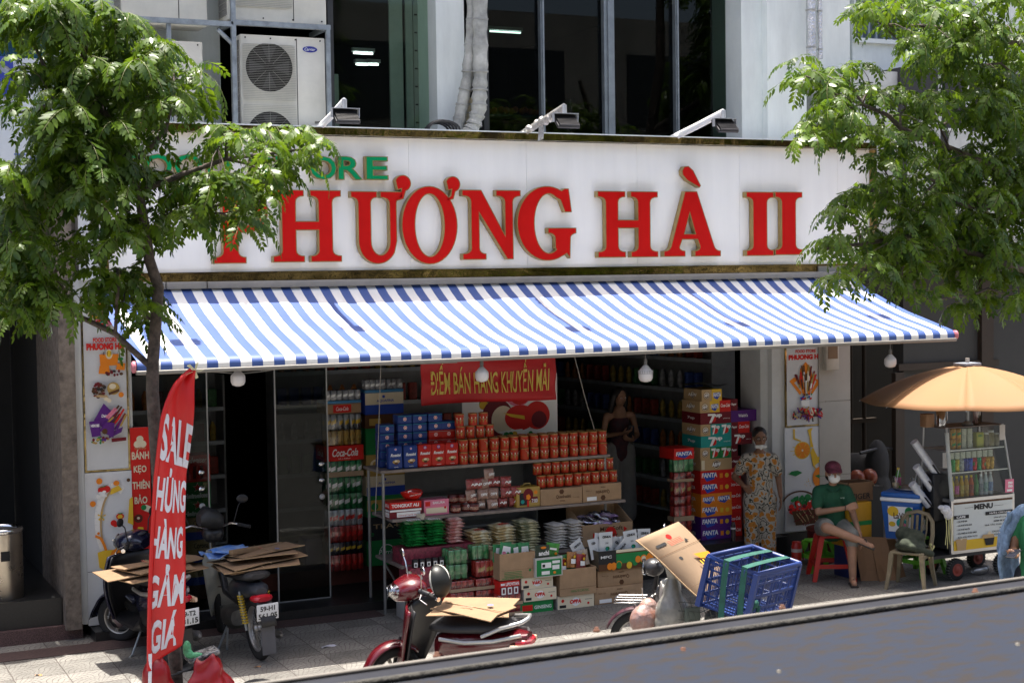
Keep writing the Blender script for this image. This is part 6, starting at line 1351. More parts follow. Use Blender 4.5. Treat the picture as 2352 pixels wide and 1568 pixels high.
m.ell((0,-.055,1.06),.115,.085,.10,14,8); m.ell((0,0,.72),.155,.13,.04,16,8); blouse=voxel(m,'blouse',FLO,t,.011,3)
m=MB(); 
for s_ in (-1,1): chain(m,[(s_*.075,0,.76),(s_*.09,-.01,.42),(s_*.095,.01,.10)],[.115,.088,.082])
m.ell((0,0,.72),.145,.12,.1,14,8); voxel(m,'trousers',FLO,t,.012,3)
m=MB(); m.xf=X; cap(m,(-.05,-.062,-.085),(.05,-.062,-.085),.02,.02); cap(m,(0,-.07,-.07),(0,-.07,-.105),.022,.014); cap(m,(.05,-.05,-.08),(.078,0,-.01),.007,.004); cap(m,(-.05,-.05,-.08),(-.078,0,-.01),.007,.004); voxel(m,'face_mask',mat('mask_white',(.72,.72,.68),.7,var=.04),t,.006,1)
m=MB(); m.xf=X
for k in (-1,1): m.tube([(k*.032+.024*math.cos(a),-.097-.0*a,.006+.019*math.sin(a)) for a in [i*math.pi/8 for i in range(17)]],.0022,5,cap=False)
m.tube([(-.056,-.095,.01),(-.078,-.03,.012),(-.078,.01,.005)],.002,4); m.tube([(.056,-.095,.01),(.078,-.03,.012),(.078,.01,.005)],.002,4); m.build('glasses',BLACK,t)
m=MB(); 
for s_ in (-1,1): cap(m,(s_*.09,.035,.018),(s_*.10,-.14,.018),.04,.036)
m.build('sandals',mat('sandal',(.05,.03,.025),.6),t)
# seated person in green
t=thing('person','seated person in a dark green polo shirt, maroon cap and white mask, legs crossed','person',(10.02,-1.18,0),R_(-27))
m=MB(); Z0=.0
ch=lambda ps,rs,n=12: chain(m,ps,rs,n)
ch([(0,.02,.55),(0,.05,.70),(0,.02,.88)],[.12,.115,.11]); cap(m,(-.11,.01,.93),(.11,.01,.93),.058,.058); cap(m,(0,0,.96),(0,-.03,1.05),.044,.044); X=headm(m,(0,-.045,1.125),1.0,.05,.10)
ch([(-.155,.01,.93),(-.17,-.12,.72),(.10,-.25,.785)],[.046,.036,.024]); hand(m,(.10,-.25,.785),(1,.1,.25),(0,1,-.2),-1,.8)
ch([(.155,.01,.93),(.20,-.09,.69),(.235,-.27,.50)],[.046,.036,.024]); hand(m,(.235,-.27,.50),(.1,-.35,-1),(-1,.1,0),-1,.35)
ch([(-.09,0,.53),(-.13,-.36,.60),(.16,-.44,.49)],[.085,.058,.038]); cap(m,(.17,-.44,.49),(.31,-.48,.42),.036,.03)
ch([(.09,0,.53),(.13,-.36,.50),(.14,-.36,.08)],[.085,.058,.038]); cap(m,(.14,-.34,.05),(.13,-.50,.035),.036,.03)
body=voxel(m,'body',SKIN,t,.0075,3); eyes(t,X,1,body)
m=MB(); m.xf=X; m.ell((0,.02,.03),.080,.092,.078,14,8); m.ell((0,.055,-.04),.075,.05,.07,12,8); voxel(m,'hair',HAIR,t,.01,2)
m=MB(); m.xf=X; m.ell((0,.008,.05),.088,.098,.078,18,10); 
vz=[]; m2=MB(); m2.xf=X; m2.sheet(lambda u,v:(.075*(2*u-1),-.07-.075*v*math.sqrt(max(0,1-(2*u-1)**2*.85)),.055-.035*v+.014*(1-(2*u-1)**2)),12,5); c=voxel(m,'cap',mat('cap_maroon',(.16,.025,.05),.7,var=.5,vs=30),t,.008,2)
bb=m2.build('brim',mat('cap_maroon',()),c); bb.modifiers.new('s','SOLIDIFY').thickness=.005
m=MB(); m.xf=X; m.ell((0,-.055,-.045),.063,.055,.056,16,10); cap(m,(.055,-.05,-.03),(.077,.0,0),.005,.003); cap(m,(-.055,-.05,-.03),(-.077,.0,0),.005,.003); voxel(m,'face_mask',mat('mask_white',()),t,.006,1)
m=MB(); chain(m,[(0,.02,.53),(0,.05,.70),(0,.02,.88)],[.148,.142,.135]); cap(m,(-.11,.01,.925),(.11,.01,.925),.074,.074)
for s_,e_ in ((-1,(-.172,-.075,.80)),(1,(.19,-.06,.79))): cap(m,(s_*.145,.01,.92),e_,.068,.064)
m.ell((0,-.0,.54),.165,.15,.07,14,8); p=voxel(m,'polo_shirt',mat('polo_green',(.012,.085,.04),.8,var=.15,vs=8),t,.011,3)
m=MB(); m.quad((-.075,-.05,.995),(-.01,-.10,.93),(-.04,-.125,.94),(-.09,-.07,.97),th=.006); m.quad((.075,-.05,.995),(.09,-.07,.97),(.04,-.125,.94),(.01,-.10,.93),th=.006); m.build('collar',mat('polo_green',()),p)
m=MB(); ptext(m,'trip',(.06,-.115,.86),(.97,.2,0),(0,-.05,1),.05,.018,0,.02); m.build('emblem',mat('emblem_pale',(.4,.5,.4),.6,var=0),p)
m=MB(); chain(m,[(-.09,0,.54),(-.12,-.30,.60)],[.108,.085]); chain(m,[(.09,0,.54),(.13,-.33,.51),(.135,-.35,.44)],[.108,.085,.072]); m.ell((0,.02,.53),.165,.14,.09,14,8); voxel(m,'shorts',mat('shorts_grey',(.20,.20,.18),.85,var=.12),t,.011,3)
m=MB(); 
for (a,b_) in (((.14,-.32,.012),(.13,-.53,.012)),): m.tube([Vector(a),Vector(b_)],[.042,.045],10,sq=.25)
m.tube([(.10,-.42,.03),(.13,-.45,.075),(.165,-.42,.03)],.007,6); m.tube([(.18,-.44,.455),(.34,-.485,.39)],[.04,.045],10,sq=.3); m.tube([(.22,-.41,.46),(.25,-.49,.50),(.27,-.48,.43)],.007,6); m.build('flip_flops',mat('flipflop',(.04,.03,.025),.7),t)
m=MB(); m.tube([(.09+.03*math.cos(a)*.25,-.25+.028*math.cos(a),.785+.028*math.sin(a)) for a in [i*.63 for i in range(11)]],.004,5,cap=False); m.build('bracelet',BLACK,t)
# woman inside
t=thing('person','long haired woman in a dark top and pale trousers inside the shop','person',(W(1424,1100,1.5).x,1.5,.28),R_(-15))
m=MB(); ch=lambda ps,rs,n=12: chain(m,ps,rs,n); k=1.03
ch([(0,0,.86*k),(0,.01,1.0*k),(0,0,1.2*k),(0,0,1.3*k)],[.115,.105,.11,.08]); cap(m,(-.12,0,1.29),(.12,0,1.29),.05,.05); cap(m,(0,0,1.32),(0,-.01,1.43),.04,.04); X=headm(m,(0,-.02,1.51),1.0,.35,.12)
ch([(-.155,0,1.29),(-.2,.02,1.05),(-.02,-.2,1.10)],[.043,.033,.022]); hand(m,(-.02,-.2,1.10),(1,-.2,.2),(0,.5,.8),1,.8)
ch([(.155,0,1.29),(.22,.02,1.05),(.10,-.22,1.02)],[.043,.033,.022]); hand(m,(.10,-.22,1.02),(-.8,-.5,.2),(0,.5,.8),-1,.6)
for s_ in (-1,1): ch([(s_*.085,0,.85),(s_*.09,-.01,.46),(s_*.09,.01,.08)],[.09,.058,.036]); cap(m,(s_*.09,.02,.04),(s_*.10,-.12,.03),.036,.028)
body=voxel(m,'body',SKIN,t,.009,3); eyes(t,X,1,body)
m=MB(); m.xf=X; m.ell((0,.025,.04),.088,.098,.085,16,10)
for s_ in (-1,1): chain(m,[(s_*.07,.01,.03),(s_*.095,.02,-.10),(s_*.10,.03,-.22)],[.035,.04,.028])
m.ell((0,.07,-.1),.085,.045,.14,12,8); voxel(m,'hair',HAIR,t,.011,2)
m=MB(); chain(m,[(0,0,.86),(0,.01,1.0),(0,0,1.2)],[.13,.118,.125]); m.ell((0,-.05,1.2),.11,.075,.08,12,8); voxel(m,'top',mat('dark_red_top',(.07,.012,.015),.7,var=.6,vs=14,var2=(.02,.01,.02)),t,.012,2)
m=MB(); 
for s_ in (-1,1): chain(m,[(s_*.08,0,.88),(s_*.095,-.01,.46),(s_*.10,.01,.12)],[.112,.10,.105])
m.ell((0,0,.87),.145,.12,.1,12,8); voxel(m,'trousers',mat('pale_trousers',(.22,.22,.21),.85),t,.013,2)
m=MB(); 
for s_ in (-1,1): cap(m,(s_*.09,.035,.018),(s_*.10,-.14,.018),.04,.036)
m.build('sandals',mat('sandal',()),t)
t=thing('phone','dark mobile phone held by the woman inside the shop','phone',(W(1424,1100,1.5).x+.03,1.27,1.40),R_(-15)); m=MB(); m.rbox(-.035,.035,-.004,.004,-.07,.07,.003); m.build('body',BLACK,t); m=MB(); m.bx(-.031,.031,-.0055,-.0045,-.064,.064); m.build('screen',mat('dark_screen',(.02,.02,.03),.1,var=0),t)
# person at the right edge, on the road
Yp=-4.95; pc=W(2386,1200,Yp)
t=thing('person','standing person at the right edge in a green shirt and denim jacket','person',(pc.x,Yp,-.16),R_(-68))
m=MB(); ch=lambda ps,rs,n=12: chain(m,ps,rs,n)
ch([(0,0,.92),(0,.02,1.08),(0,0,1.26),(0,0,1.38)],[.13,.13,.13,.09]); cap(m,(-.14,0,1.38),(.14,0,1.38),.06,.06); cap(m,(0,0,1.42),(0,-.02,1.53),.048,.048); X=headm(m,(0,-.05,1.62),1.05,0,.35)
fh=Vector((.02,-.43,1.13))
ch([(-.17,0,1.38),(-.20,-.04,1.10),(-.02,-.38,1.14)],[.055,.043,.028]); hand(m,(-.02,-.38,1.14),(.1,-1,.05),(.2,0,1),1,1.0)
ch([(.17,0,1.38),(.23,.03,1.09),(.26,-.06,.84)],[.055,.043,.028]); hand(m,(.26,-.06,.84),(0,-.1,-1),(-1,0,0),-1,.4)
for s_ in (-1,1): ch([(s_*.09,0,.90),(s_*.10,-.01,.5),(s_*.10,.01,.09)],[.10,.065,.042]); cap(m,(s_*.10,.02,.045),(s_*.11,-.15,.035),.042,.032)
body=voxel(m,'body',SKIND,t,.008,3); eyes(t,X,1.05,body)
m=MB(); m.xf=X; m.ell((0,.02,.035),.088,.098,.09,16,10); voxel(m,'hair',HAIR,t,.011,2)
m=MB(); chain(m,[(0,0,.86),(0,.02,1.05),(0,0,1.28)],[.16,.152,.15]); cap(m,(-.13,0,1.375),(.13,0,1.375),.078,.078); cap(m,(-.16,0,1.37),(-.205,.0,1.18),.075,.07); cap(m,(.16,0,1.37),(.22,.02,1.18),.075,.07); m.ell((0,0,.82),.175,.15,.05,14,8); voxel(m,'shirt',mat('shirt_green',(.015,.16,.055),.8,var=.12,vs=8),t,.012,3)
m=MB(); 
for s_ in (-1,1): chain(m,[(s_*.085,0,.90),(s_*.10,-.01,.5),(s_*.105,.01,.12)],[.12,.095,.085])
m.ell((0,0,.86),.16,.13,.09,12,8); voxel(m,'trousers',mat('trousers_black',(.015,.015,.02),.85),t,.013,2)
DEN=mat('denim',(.20,.30,.44),.85,var=.35,vs=18,bump=.4,bs=90)
def den(u,v):
    x=-.235-.03*math.sin(v*3)+.012*math.sin(u*14); y=-.17+.36*u+.03*math.sin(v*8); z=1.44-.68*v-.02*math.sin(u*3); 
    return (x+.05*(1-v)*(1 if v<.12 else .6),y,z)
m=MB(); m.sheet(den,16,20); d=m.build('denim_jacket',DEN,t); d.modifiers.new('s','SOLIDIFY').thickness=.012
m=MB(); chain(m,[(-.12,-.02,1.44),(-.20,-.04,1.36),(-.25,-.09,1.24),(-.255,-.12,1.12)],[.06,.062,.055,.05]); voxel(m,'jacket_shoulder',DEN,t,.012,2)
m=MB()
for k in range(5): m.ell((-.275,-.13,1.26-.13*k),.006,.006,.006,8,5)
m.build('stud',mat('stud',(.6,.5,.4),.3,metal=.8),d)
m=MB(); [cap(m,(.10,0,.04),(.11,-.17,.04),.05,.045),cap(m,(-.10,0,.04),(-.11,-.17,.04),.05,.045)]; m.build('shoes',mat('shoe_black',(.02,.02,.02),.5),t)
hp_=t.location+Euler((0,0,R_(-68))).to_matrix()@Vector((.02,-.52,1.175))
t=thing('phone','dark mobile phone in the hand of the person at the right edge','phone',hp_,R_(-68)); m=MB(); m.rbox(-.036,.036,-.075,.075,-.004,.004,.003); o=m.build('body',BLACK,t,rot=(.3,0,0)); m=MB(); m.bx(-.032,.032,-.07,.07,.0045,.0055); m.build('screen',mat('dark_screen',()),t,rot=(.3,0,0))
# ---------------- right side stall ----------------
def stool(name,label,loc,rz,matl,h=.45,w_=.27):
    t=thing(name,label,'stool',loc,rz); m=MB(); s=w_/2*.8; m.rbox(-s,s,-s,s,h-.03,h,.012); m.build('seat',matl,t)
    b_=w_/2+.03
    for sx_ in (-1,1):
        for sy in (-1,1):
            m=MB(); a=Vector((sx_*s*.85,sy*s*.85,h-.02)); c=Vector((sx_*b_,sy*b_,0)); 
            m.loft([[a+Vector(q_)*1 for q_ in ((-.03,-.03,0),(.03,-.03,0),(.03,.03,0),(-.03,.03,0))],[c+Vector(q_) for q_ in ((-.022,-.022,0),(.022,-.022,0),(.022,.022,0),(-.022,.022,0))]],0,True,False); m.build('leg',matl,t)
    for z in (.13,):
        k=lerp(b_,s*.85,z/h)
        for (x0,x1,y0,y1) in ((-k,k,-k-.004,-k+.004),(-k,k,k-.004,k+.004),(-k-.004,-k+.004,-k,k),(k-.004,k+.004,-k,k)): m=MB(); m.bx(x0,x1,y0,y1,z,z+.045); m.build('crossbar',matl,t)
    return t
RPL=mat('red_plastic',(.42,.015,.008),.4,var=.06); GPL=mat('lime_plastic',(.16,.52,.04),.35,var=.06)
stool('plastic_stool','red plastic stool under the seated person',(10.02,-1.15,0),R_(-27),RPL,.47,.36)
stool('plastic_stool','small lime green plastic stool behind the red stool',(10.18,-.72,0),R_(-10),GPL,.33,.30)
CX,CY=10.84,-1.42
stool('plastic_stool','lime green plastic stool under the blue cooler',(CX+.12,CY-.02,0),R_(12),GPL,.42,.34)
# cooler
t=thing('cooler_box','blue and white cooler box with fruit water stickers on a green stool','cooler',(CX,CY,.42),R_(33)); t.scale=(1.22,1.2,1.1)
m=MB(); BLP=mat('cooler_blue',(.01,.10,.38),.35,var=.05)
m.loft([[(sx_*lerp(.21,.25,k),sy*lerp(.14,.17,k),.36*k) for sx_,sy in ((-1,-1),(1,-1),(1,1),(-1,1))] for k in (0,1)],0,True,False); m.build('body',BLP,t)
m=MB(); m.rbox(-.26,.26,-.18,.18,.362,.40,.01); m.build('rim',WPL,t); m=MB(); m.rbox(-.255,.255,-.175,.175,.402,.45,.015); m.build('lid',BLP,t)
def lav(F_): F_.R(0,0,1,1,WHI); F_.D(.2,.8,.2,YEL,.2); F_.D(.85,.8,.15,GRN,.2); F_.D(.55,.35,.2,TEAL,.2); F_.D(.6,.2,.16,PNK,.16); F_.D(.15,.3,.12,YEL,.1); F_.T('LaVie',.22,.52,.56,.24,BRN,.02)
m=MB(); F_=Face(m,(-.17,-.148,.07),(1,0,0),(0,-.083,.996),.32,.25); lav(F_); F2=Face(m,(-.222,.11,.07),(0,-1,0),(-.11,0,.994),.22,.25); lav(F2); m.build('sticker',[WHITE]+PAL[1:],t)
m=MB(); m.tube([(.25,-.1,.38),(.30,-.08,.33),(.30,.08,.33),(.25,.1,.38)],.01,6); m.build('handle',WPL,t)
zc_=.42+.497
t=thing('serving_tray','round metal tray on the blue cooler lid','tray',(CX+.03,CY-.02,zc_)); m=MB(); m.lathe([(.0,0),(.18,0),(.2,.02),(.195,.022),(.175,.006),(0,.006)],(0,0,0),28); m.build('tray',mat('tin_tray',(.55,.5,.45),.3,metal=.8),t)
PCUP=glass_mat('clear_plastic',(.92,.94,.93),.12,.1)
def cup(x,y,label,col,h=.12,straw=True):
    t=thing('drink_cup',label,'cup',(CX+x,CY+y,zc_+.008)); m=MB(); m.lathe([(.03,0),(.045,h)],(0,0,0),18,cap=False); m.build('cup',PCUP,t); m=MB(); m.lathe([(.0,.003),(.029,.003),(.038,h*.55),(0,h*.55)],(0,0,0),18); m.build('drink',col,t)
    m=MB(); m.lathe([(.047,h),(.047,h+.008),(.03,h+.018),(0,h+.02)],(0,0,0),18); m.build('lid',PCUP,t)
    if straw: m=MB(); m.cyl((0,0,.02),(.04,0,h+.09),.0035,n=6); m.build('straw',WPL,t)
cup(-.15,.03,'clear plastic cup of pale drink with a straw, left on the cooler',mat('pale_drink',(.55,.42,.25),.3)); cup(.03,-.05,'clear plastic cup of dark green drink in the middle of the cooler tray',mat('green_drink',(.06,.12,.02),.3),.11)
t=thing('drink_glass','clear glass with spoons at the right of the cooler tray','glass',(CX+.14,CY-.05,zc_+.008)); m=MB(); m.lathe([(0,0),(.04,0),(.042,.10)],(0,0,0),18,cap=False); m.build('glass',PCUP,t); m=MB(); m.cyl((.0,0,.01),(-.02,.01,.17),.004,n=6); m.cyl((.01,0,.01),(.01,.01,.15),.004,n=6); m.build('spoon',WPL,t)
def bottle(name,label,p,cols,cap_,h=.2,r=.03,group=None):
    t=thing(name,label,'bottle',p,0,group); m=MB(); m.lathe([(r*.9,0),(r,.01),(r,h*.62),(r*.5,h*.85),(r*.42,h*.9)],(0,0,0),14); m.build('body',cols[0],t); m=MB(); m.lathe([(r*1.02,h*.15),(r*1.02,h*.55)],(0,0,0),14,cap=False); m.build('label',cols[1],t); m=MB(); m.lathe([(r*.48,h*.9),(r*.48,h),(0,h)],(0,0,0),12); m.build('cap',cap_,t); return t
YC=mat('cap_yellow',(.75,.55,.02),.4,var=0); 
bottle('drink_bottle','small green tea bottle with yellow cap and pink label standing on the cooler',(CX-.06,CY+.1,zc_),(mat('bottle_green',(.10,.30,.05),.2),mat('label_pink',(.65,.08,.30),.4,var=.3,vs=30)),YC,.22)
# yellow box, brown carton
t=pack('foam_box','yellow box with a green tape band left of the blue cooler','box',10.14,10.44,-1.30,-1.0,.33,.80,mat('box_yellow',(.55,.28,.015),.5,var=.12),lambda F_:(F_.R(0,.48,1,.1,GRN),),lambda F_:F_.R(0,.48,1,.1,GRN))
pack('storage_crate','dark blue crate under the yellow box','crate',10.16,10.42,-1.28,-1.02,.0,.328,mat('crate_navy',(.02,.03,.12),.5),None)
open_carton('brown_carton','open brown carton with slanted black print behind the cooler',10.2,10.52,-1.22,-.98,.802,1.0,mat('carton_brown',(.22,.12,.06),.8),lambda F_:(F_.T('TIGER',.1,.1,.8,.3,INKI,.02),),True)
t=thing('cardboard_sheet','brown cardboard sheets leaning under the cooler','cardboard',(10.33,-1.45,0)); m=MB(); m.quad((-.15,0,0),(.2,-.15,0),(.22,.05,.42),(-.13,.15,.45),th=.012); m.quad((0,-.12,0),(.4,-.05,0),(.4,.12,.38),(.05,.1,.40),th=.012); m.build('sheet',mat('carton_brown',()),t)
# chair
PLB=mat('old_beige_plastic',(.24,.19,.11),.6,var=.25,vs=7,bump=.2)
t=thing('plastic_chair','worn beige plastic armless chair with green jackets on its seat','chair',(10.42,-1.95,0),R_(34)); t.scale=(.9,.9,.9)
m=MB(); m.rbox(-.19,.20,-.19,.19,.40,.43,.012); m.build('seat',PLB,t)
for sx_ in (-1,1):
    for sy in (-1,1):
        m=MB(); m.loft([[(sx_*.17+a*.026,sy*.17+b_*.026,.41) for a,b_ in ((-1,-1),(1,-1),(1,1),(-1,1))],[(sx_*.19+a*.022,sy*.19+b_*.022,.2) for a,b_ in ((-1,-1),(1,-1),(1,1),(-1,1))],[(sx_*.23+a*.017,sy*.22+b_*.017,0) for a,b_ in ((-1,-1),(1,-1),(1,1),(-1,1))]],0,True,False); m.build('leg',PLB,t)
m=MB(); m.bx(-.18,.18,-.205,-.19,.36,.40); m.bx(.19,.205,-.18,.18,.36,.40); m.bx(-.18,.18,.19,.205,.36,.40); m.build('apron',PLB,t)
# back: arch on the far right side (local +x)
def bk_(y,z): return (.19+.09*(z-.4)/.42,y,z)
m=MB(); arcb=[bk_(-.17,.42),bk_(-.185,.58),bk_(-.175,.72),bk_(-.12,.80),bk_(0,.83),bk_(.12,.80),bk_(.175,.72),bk_(.185,.58),bk_(.17,.42)]; m.tube(arcb,.020,8,sq=1.6)
m.build('back_frame',PLB,t)
for y in (-.11,-.055,0,.055,.11): m=MB(); a,b_=bk_(y*.7,.42),bk_(y,.79); m.tube([a,bk_(y*1.02,.6),b_],[.013,.016,.018],6,sq=.5); m.build('back_slat',PLB,t)
t=thing('jacket','dark green jackets heaped on the beige plastic chair','jacket',(10.40,-1.97,.387)); m=MB(); rr=random.Random(5)
m.ell((0,0,.05),.17,.15,.06,14,8); m.ell((.05,.02,.13),.12,.13,.08,14,8); m.ell((-.08,-.06,.08),.11,.08,.07,12,8); m.ell((-.02,.08,.16),.1,.07,.08,12,8); cap(m,(-.1,-.14,.06),(.12,-.17,-.02),.04,.035)
voxel(m,'cloth',mat('jacket_green',(.045,.055,.035),.9,var=.35,vs=12,bump=.5,bs=18),t,.012,2)
t=thing('ribbon','pale yellow ribbon tied to the chair back','ribbon',(10.62,-2.0,.44)); m=MB(); m.sheet(lambda u,v:(.02*math.sin(v*4)+.012*u,-.01*u,-.02-.13*v),3,8); m.sheet(lambda u,v:(.03+.02*math.sin(v*5+1)+.012*u,-.01*u,-.02-.10*v),3,8); m.ell((.015,0,-.01),.016,.012,.014,8,6); m.build('band',mat('ribbon_yellow',(.55,.52,.22),.6),t)
# cart
cx0,cx1=W(2185,1200,-1.95).x,W(2330,1200,-1.95).x; cw=cx1-cx0; cyf=-1.95; cz0,cz1=.29,.86; cdp=.50
t=thing('drinks_cart','metal drinks cart with a MENU board, glass shelves and two front wheels','cart',((cx0+cx1)/2,cyf,0))
ALU=mat('aluminium',(.55,.55,.55),.3,metal=.85,var=.08)
m=MB(); m.bx(-cw/2+.03,cw/2-.03,.02,cdp,cz0+.03,cz1-.03); m.build('cabinet',mat('cart_dark',(.02,.02,.022),.5),t)
m=MB(); 
for (a,b_,c,d,e_,f_) in ((-cw/2,-cw/2+.03,0,.03,cz0,cz1),(cw/2-.03,cw/2,0,.03,cz0,cz1),(-cw/2+.031,cw/2-.031,0,.029,cz1-.035,cz1),(-cw/2+.031,cw/2-.031,0,.029,cz0,cz0+.03),(-cw/2,-cw/2+.03,cdp-.03,cdp,cz0,cz1),(cw/2-.03,cw/2,cdp-.03,cdp,cz0,cz1),(-cw/2,-cw/2+.029,.031,cdp-.031,cz1-.035,cz1),(cw/2-.029,cw/2,.031,cdp-.031,cz1-.035,cz1),(-cw/2,cw/2,-.004,-.001,cz0,cz0+.012)): m.bx(a,b_,c,d,e_,f_)
m.build('frame',ALU,t)
def menu(F_):
    F_.R(0,0,1,.21,YEL); F_.R(0,.965,1,.035,BRN)
    F_.T('MENU',.34,.82,.32,.115,INKI,.05); F_.R(.18,.875,.14,.006,INKI); F_.R(.68,.865,.16,.006,INKI)
    F_.R(.0,.66,.25,.075,INKI); F_.T('CAFE',.04,.675,.15,.045,WHI,.03); F_.R(.53,.68,.47,.075,INKI); F_.T('NƯỚC CÁC LOẠI',.60,.692,.36,.052,WHI,.03)
    for i,s_ in enumerate(('- CÀ PHÊ ĐÁ','- CÀ PHÊ SỮA ĐÁ','- CÀ PHÊ MUỐI','- CÀ PHÊ SƯƠNG SÁO','- BẠC XỈU SỮA TƯƠI')): F_.T(s_,.04,.585-i*.083,(.18,.26,.22,.34,.35)[i],.042,INKI,.03)
    for i,s_ in enumerate(('SÂM BỔ LƯỢNG -','SÂM BÍ ĐAO -','TRÀ TẮC THÁI XANH -','MILO DẦM -','CACAO SỮA TƯƠI -','SỮA ĐẬU NÀNH -')): F_.T(s_,1-.03-(.3,.3,.46,.2,.33,.3)[i],.60-i*.072,(.3,.3,.46,.2,.33,.3)[i],.042,INKI,.03)
    F_.P([(.05,.0),(.19,.0),(.21,.24),(.02,.24)],TAN); F_.D(.115,.24,.03,CRM,.02); F_.P([(.53,.05),(.66,.05),(.68,.22),(.50,.22)],INKI); F_.D(.59,.27,.05,CRM,.07); F_.P([(.45,.2),(.68,.2),(.66,.28),(.48,.28)],TAN)
m=MB(); F_=Face(m,(-cw/2+.032,-.003,cz0+.032),UX,UZ,cw-.064,cz1-cz0-.07); m.add([F_.pt(0,0),F_.pt(1,0),F_.pt(1,1),F_.pt(0,1)],[(0,1,2,3)],0); menu(F_); m.build('menu_board',[mat('menu_white',(.62,.66,.64),.5,var=.03)]+PAL[1:],t)
# glass showcase (front leans back toward the top)
gz=[cz1,cz1+.27,cz1+.50,cz1+.735]; ylean=lambda z:.0+(z-cz1)*.16
m=MB()
for sx_ in (-1,1):
    m.tube([(sx_*(cw/2-.01),.012,cz1),(sx_*(cw/2-.05),.012+ylean(gz[3]),gz[3])],.013 if sx_>0 else .012,6)
    m.tube([(sx_*(cw/2-.01),cdp-.02,cz1),(sx_*(cw/2-.05),cdp-.02,gz[3])],.010,6)
m.build('showcase_frame',ALU,t)
m=MB(); m.tube([(-cw/2-.01,-.02,cz1-.01),(-cw/2-.06,-.0,cz1+.70)],.021,10); m.build('front_post',mat('post_white',(.45,.48,.46),.4),t)
for k,z in enumerate(gz[1:]):
    m=MB(); m.bx(-cw/2+.02+k*.01,cw/2-.02-k*.01,.01+ylean(z),cdp-.02,z-.012,z); m.build('shelf' if k<2 else 'top_board',ALU if k<2 else mat('cart_top',(.12,.10,.09),.4),t)
m=MB(); m.quad((-cw/2+.02,.004,cz1+.01),(cw/2-.02,.004,cz1+.01),(cw/2-.05,ylean(gz[3]),gz[3]-.02),(-cw/2+.05,ylean(gz[3]),gz[3]-.02),th=.003); m.build('glass_front',glass_mat('showcase_glass',(.93,.96,.95),.05),t)
for x,z in ((-cw/2-.075,gz[1]+.06),(cw/2-.13,gz[2]+.07)): m=MB(); m.bx(x,x+.075,-.012+ylean(z),-.008+ylean(z),z,z+.16); m.build('price_card',mat('card_white',(.55,.53,.5),.5),t)
m=MB(); F_=Face(m,(cw/2-.13,.0,cz1+.02),UX,UZ,.12,.14); F_.R(0,0,1,1,PNK); F_.T('mo',.35,.62,.5,.2,WHI,.05); F_.T('mo',.35,.36,.5,.2,WHI,.05); F_.R(.2,.08,.6,.16,WHI); m.build('pink_sticker',[WHITE]+PAL[1:],t)
for x,y in ((-cw/2+.10,.05),(cw/2-.12,.05),(-cw/2+.10,cdp-.05),(cw/2-.12,cdp-.05)):
    m=MB(); m.lathe([(.05,-.03),(.10,-.035),(.112,-.02),(.115,0),(.112,.02),(.10,.035),(.05,.03)],(x,y,.115),26,0,'y'); wl=m.build('wheel',RUB,t)
    m=MB()
    for k in range(24): a=k*math.pi/12; m.cyl((x+.113*math.cos(a),y-.03,.115+.113*math.sin(a)),(x+.113*math.cos(a),y+.03,.115+.113*math.sin(a)),.0055,n=5)
    m.build('tread',mat('tread_grey',(.12,.12,.11),.9),wl)
    m=MB(); m.lathe([(0,-.036),(.03,-.036),(.035,-.03),(.06,-.034),(.066,-.036),(.066,-.028),(.0,-.026)],(x,y,.115),20,0,'y'); m.build('rim',mat('rim_rust',(.30,.05,.03),.6,var=.3),wl)
m=MB(); m.bx(-cw/2-.25,cw/2,.0,cdp,cz0-.035,cz0-.002); m.build('chassis',mat('cart_dark',()),t)
t=thing('metal_canister','tall steel canister on top of the drinks cart','canister',(W(2148,985,-1.7).x+.12,-1.65,gz[3])); m=MB(); m.lathe([(.05,0),(.052,.22),(.045,.225)],(0,0,0),20); m.build('body',CHROME,t); m=MB(); m.tube([(.05,0,.18),(.085,0,.16),(.085,0,.06),(.05,0,.04)],.006,6); m.build('handle',CHROME,t)
t=thing('straw_jar','clear jar of straws and cutlery on the cart top','jar',(W(2235,985,-1.75).x+.08,-1.7,gz[3])); m=MB(); m.lathe([(0,0),(.055,0),(.06,.17)],(0,0,0),18,cap=False); m.build('jar',PCUP,t); m=MB(); rr=random.Random(2)
for k in range(12): m.cyl((rr.uniform(-.03,.03),rr.uniform(-.03,.03),.01),(rr.uniform(-.08,.08),rr.uniform(-.05,.05),rr.uniform(.15,.24)),.004,n=5)
m.build('straws',mat('pink_straw',(.55,.35,.35),.5),t)
pack('tissue_box','brown box beside the steel canister on the cart top','box',W(2118,985,-1.7).x+.06,W(2118,985,-1.7).x+.17,-1.7,-1.6,gz[3],gz[3]+.14,mat('box_brown',(.30,.17,.09),.6))
lx=(cx0+cx1)/2
cans=[('green soda',(.05,.35,.08)),('yellow soda',(.5,.4,.03)),('grey energy drink',(.3,.32,.33)),('dark blue cola',(.02,.04,.25)),('blue cola',(.02,.06,.4)),('red cola',(.5,.02,.03)),('green lemonade',(.03,.35,.15)),('orange cola',(.5,.08,.02)),('gold energy drink',(.5,.27,.02)),('gold beer',(.5,.3,.05))]
for k,(n_,c_) in enumerate(cans):
    me=CM['lime'].copy(); me.materials[0]=mat('cartcan_%d'%k,c_,.25,metal=.4,var=.3,vs=30); x=lx-cw/2+.10+k*(cw-.3)/9.5; o=link('drink_can',me,None,(x,cyf+.10,gz[1]),k); tagT(o,'%s can on the middle shelf of the drinks cart'%n_,'can')
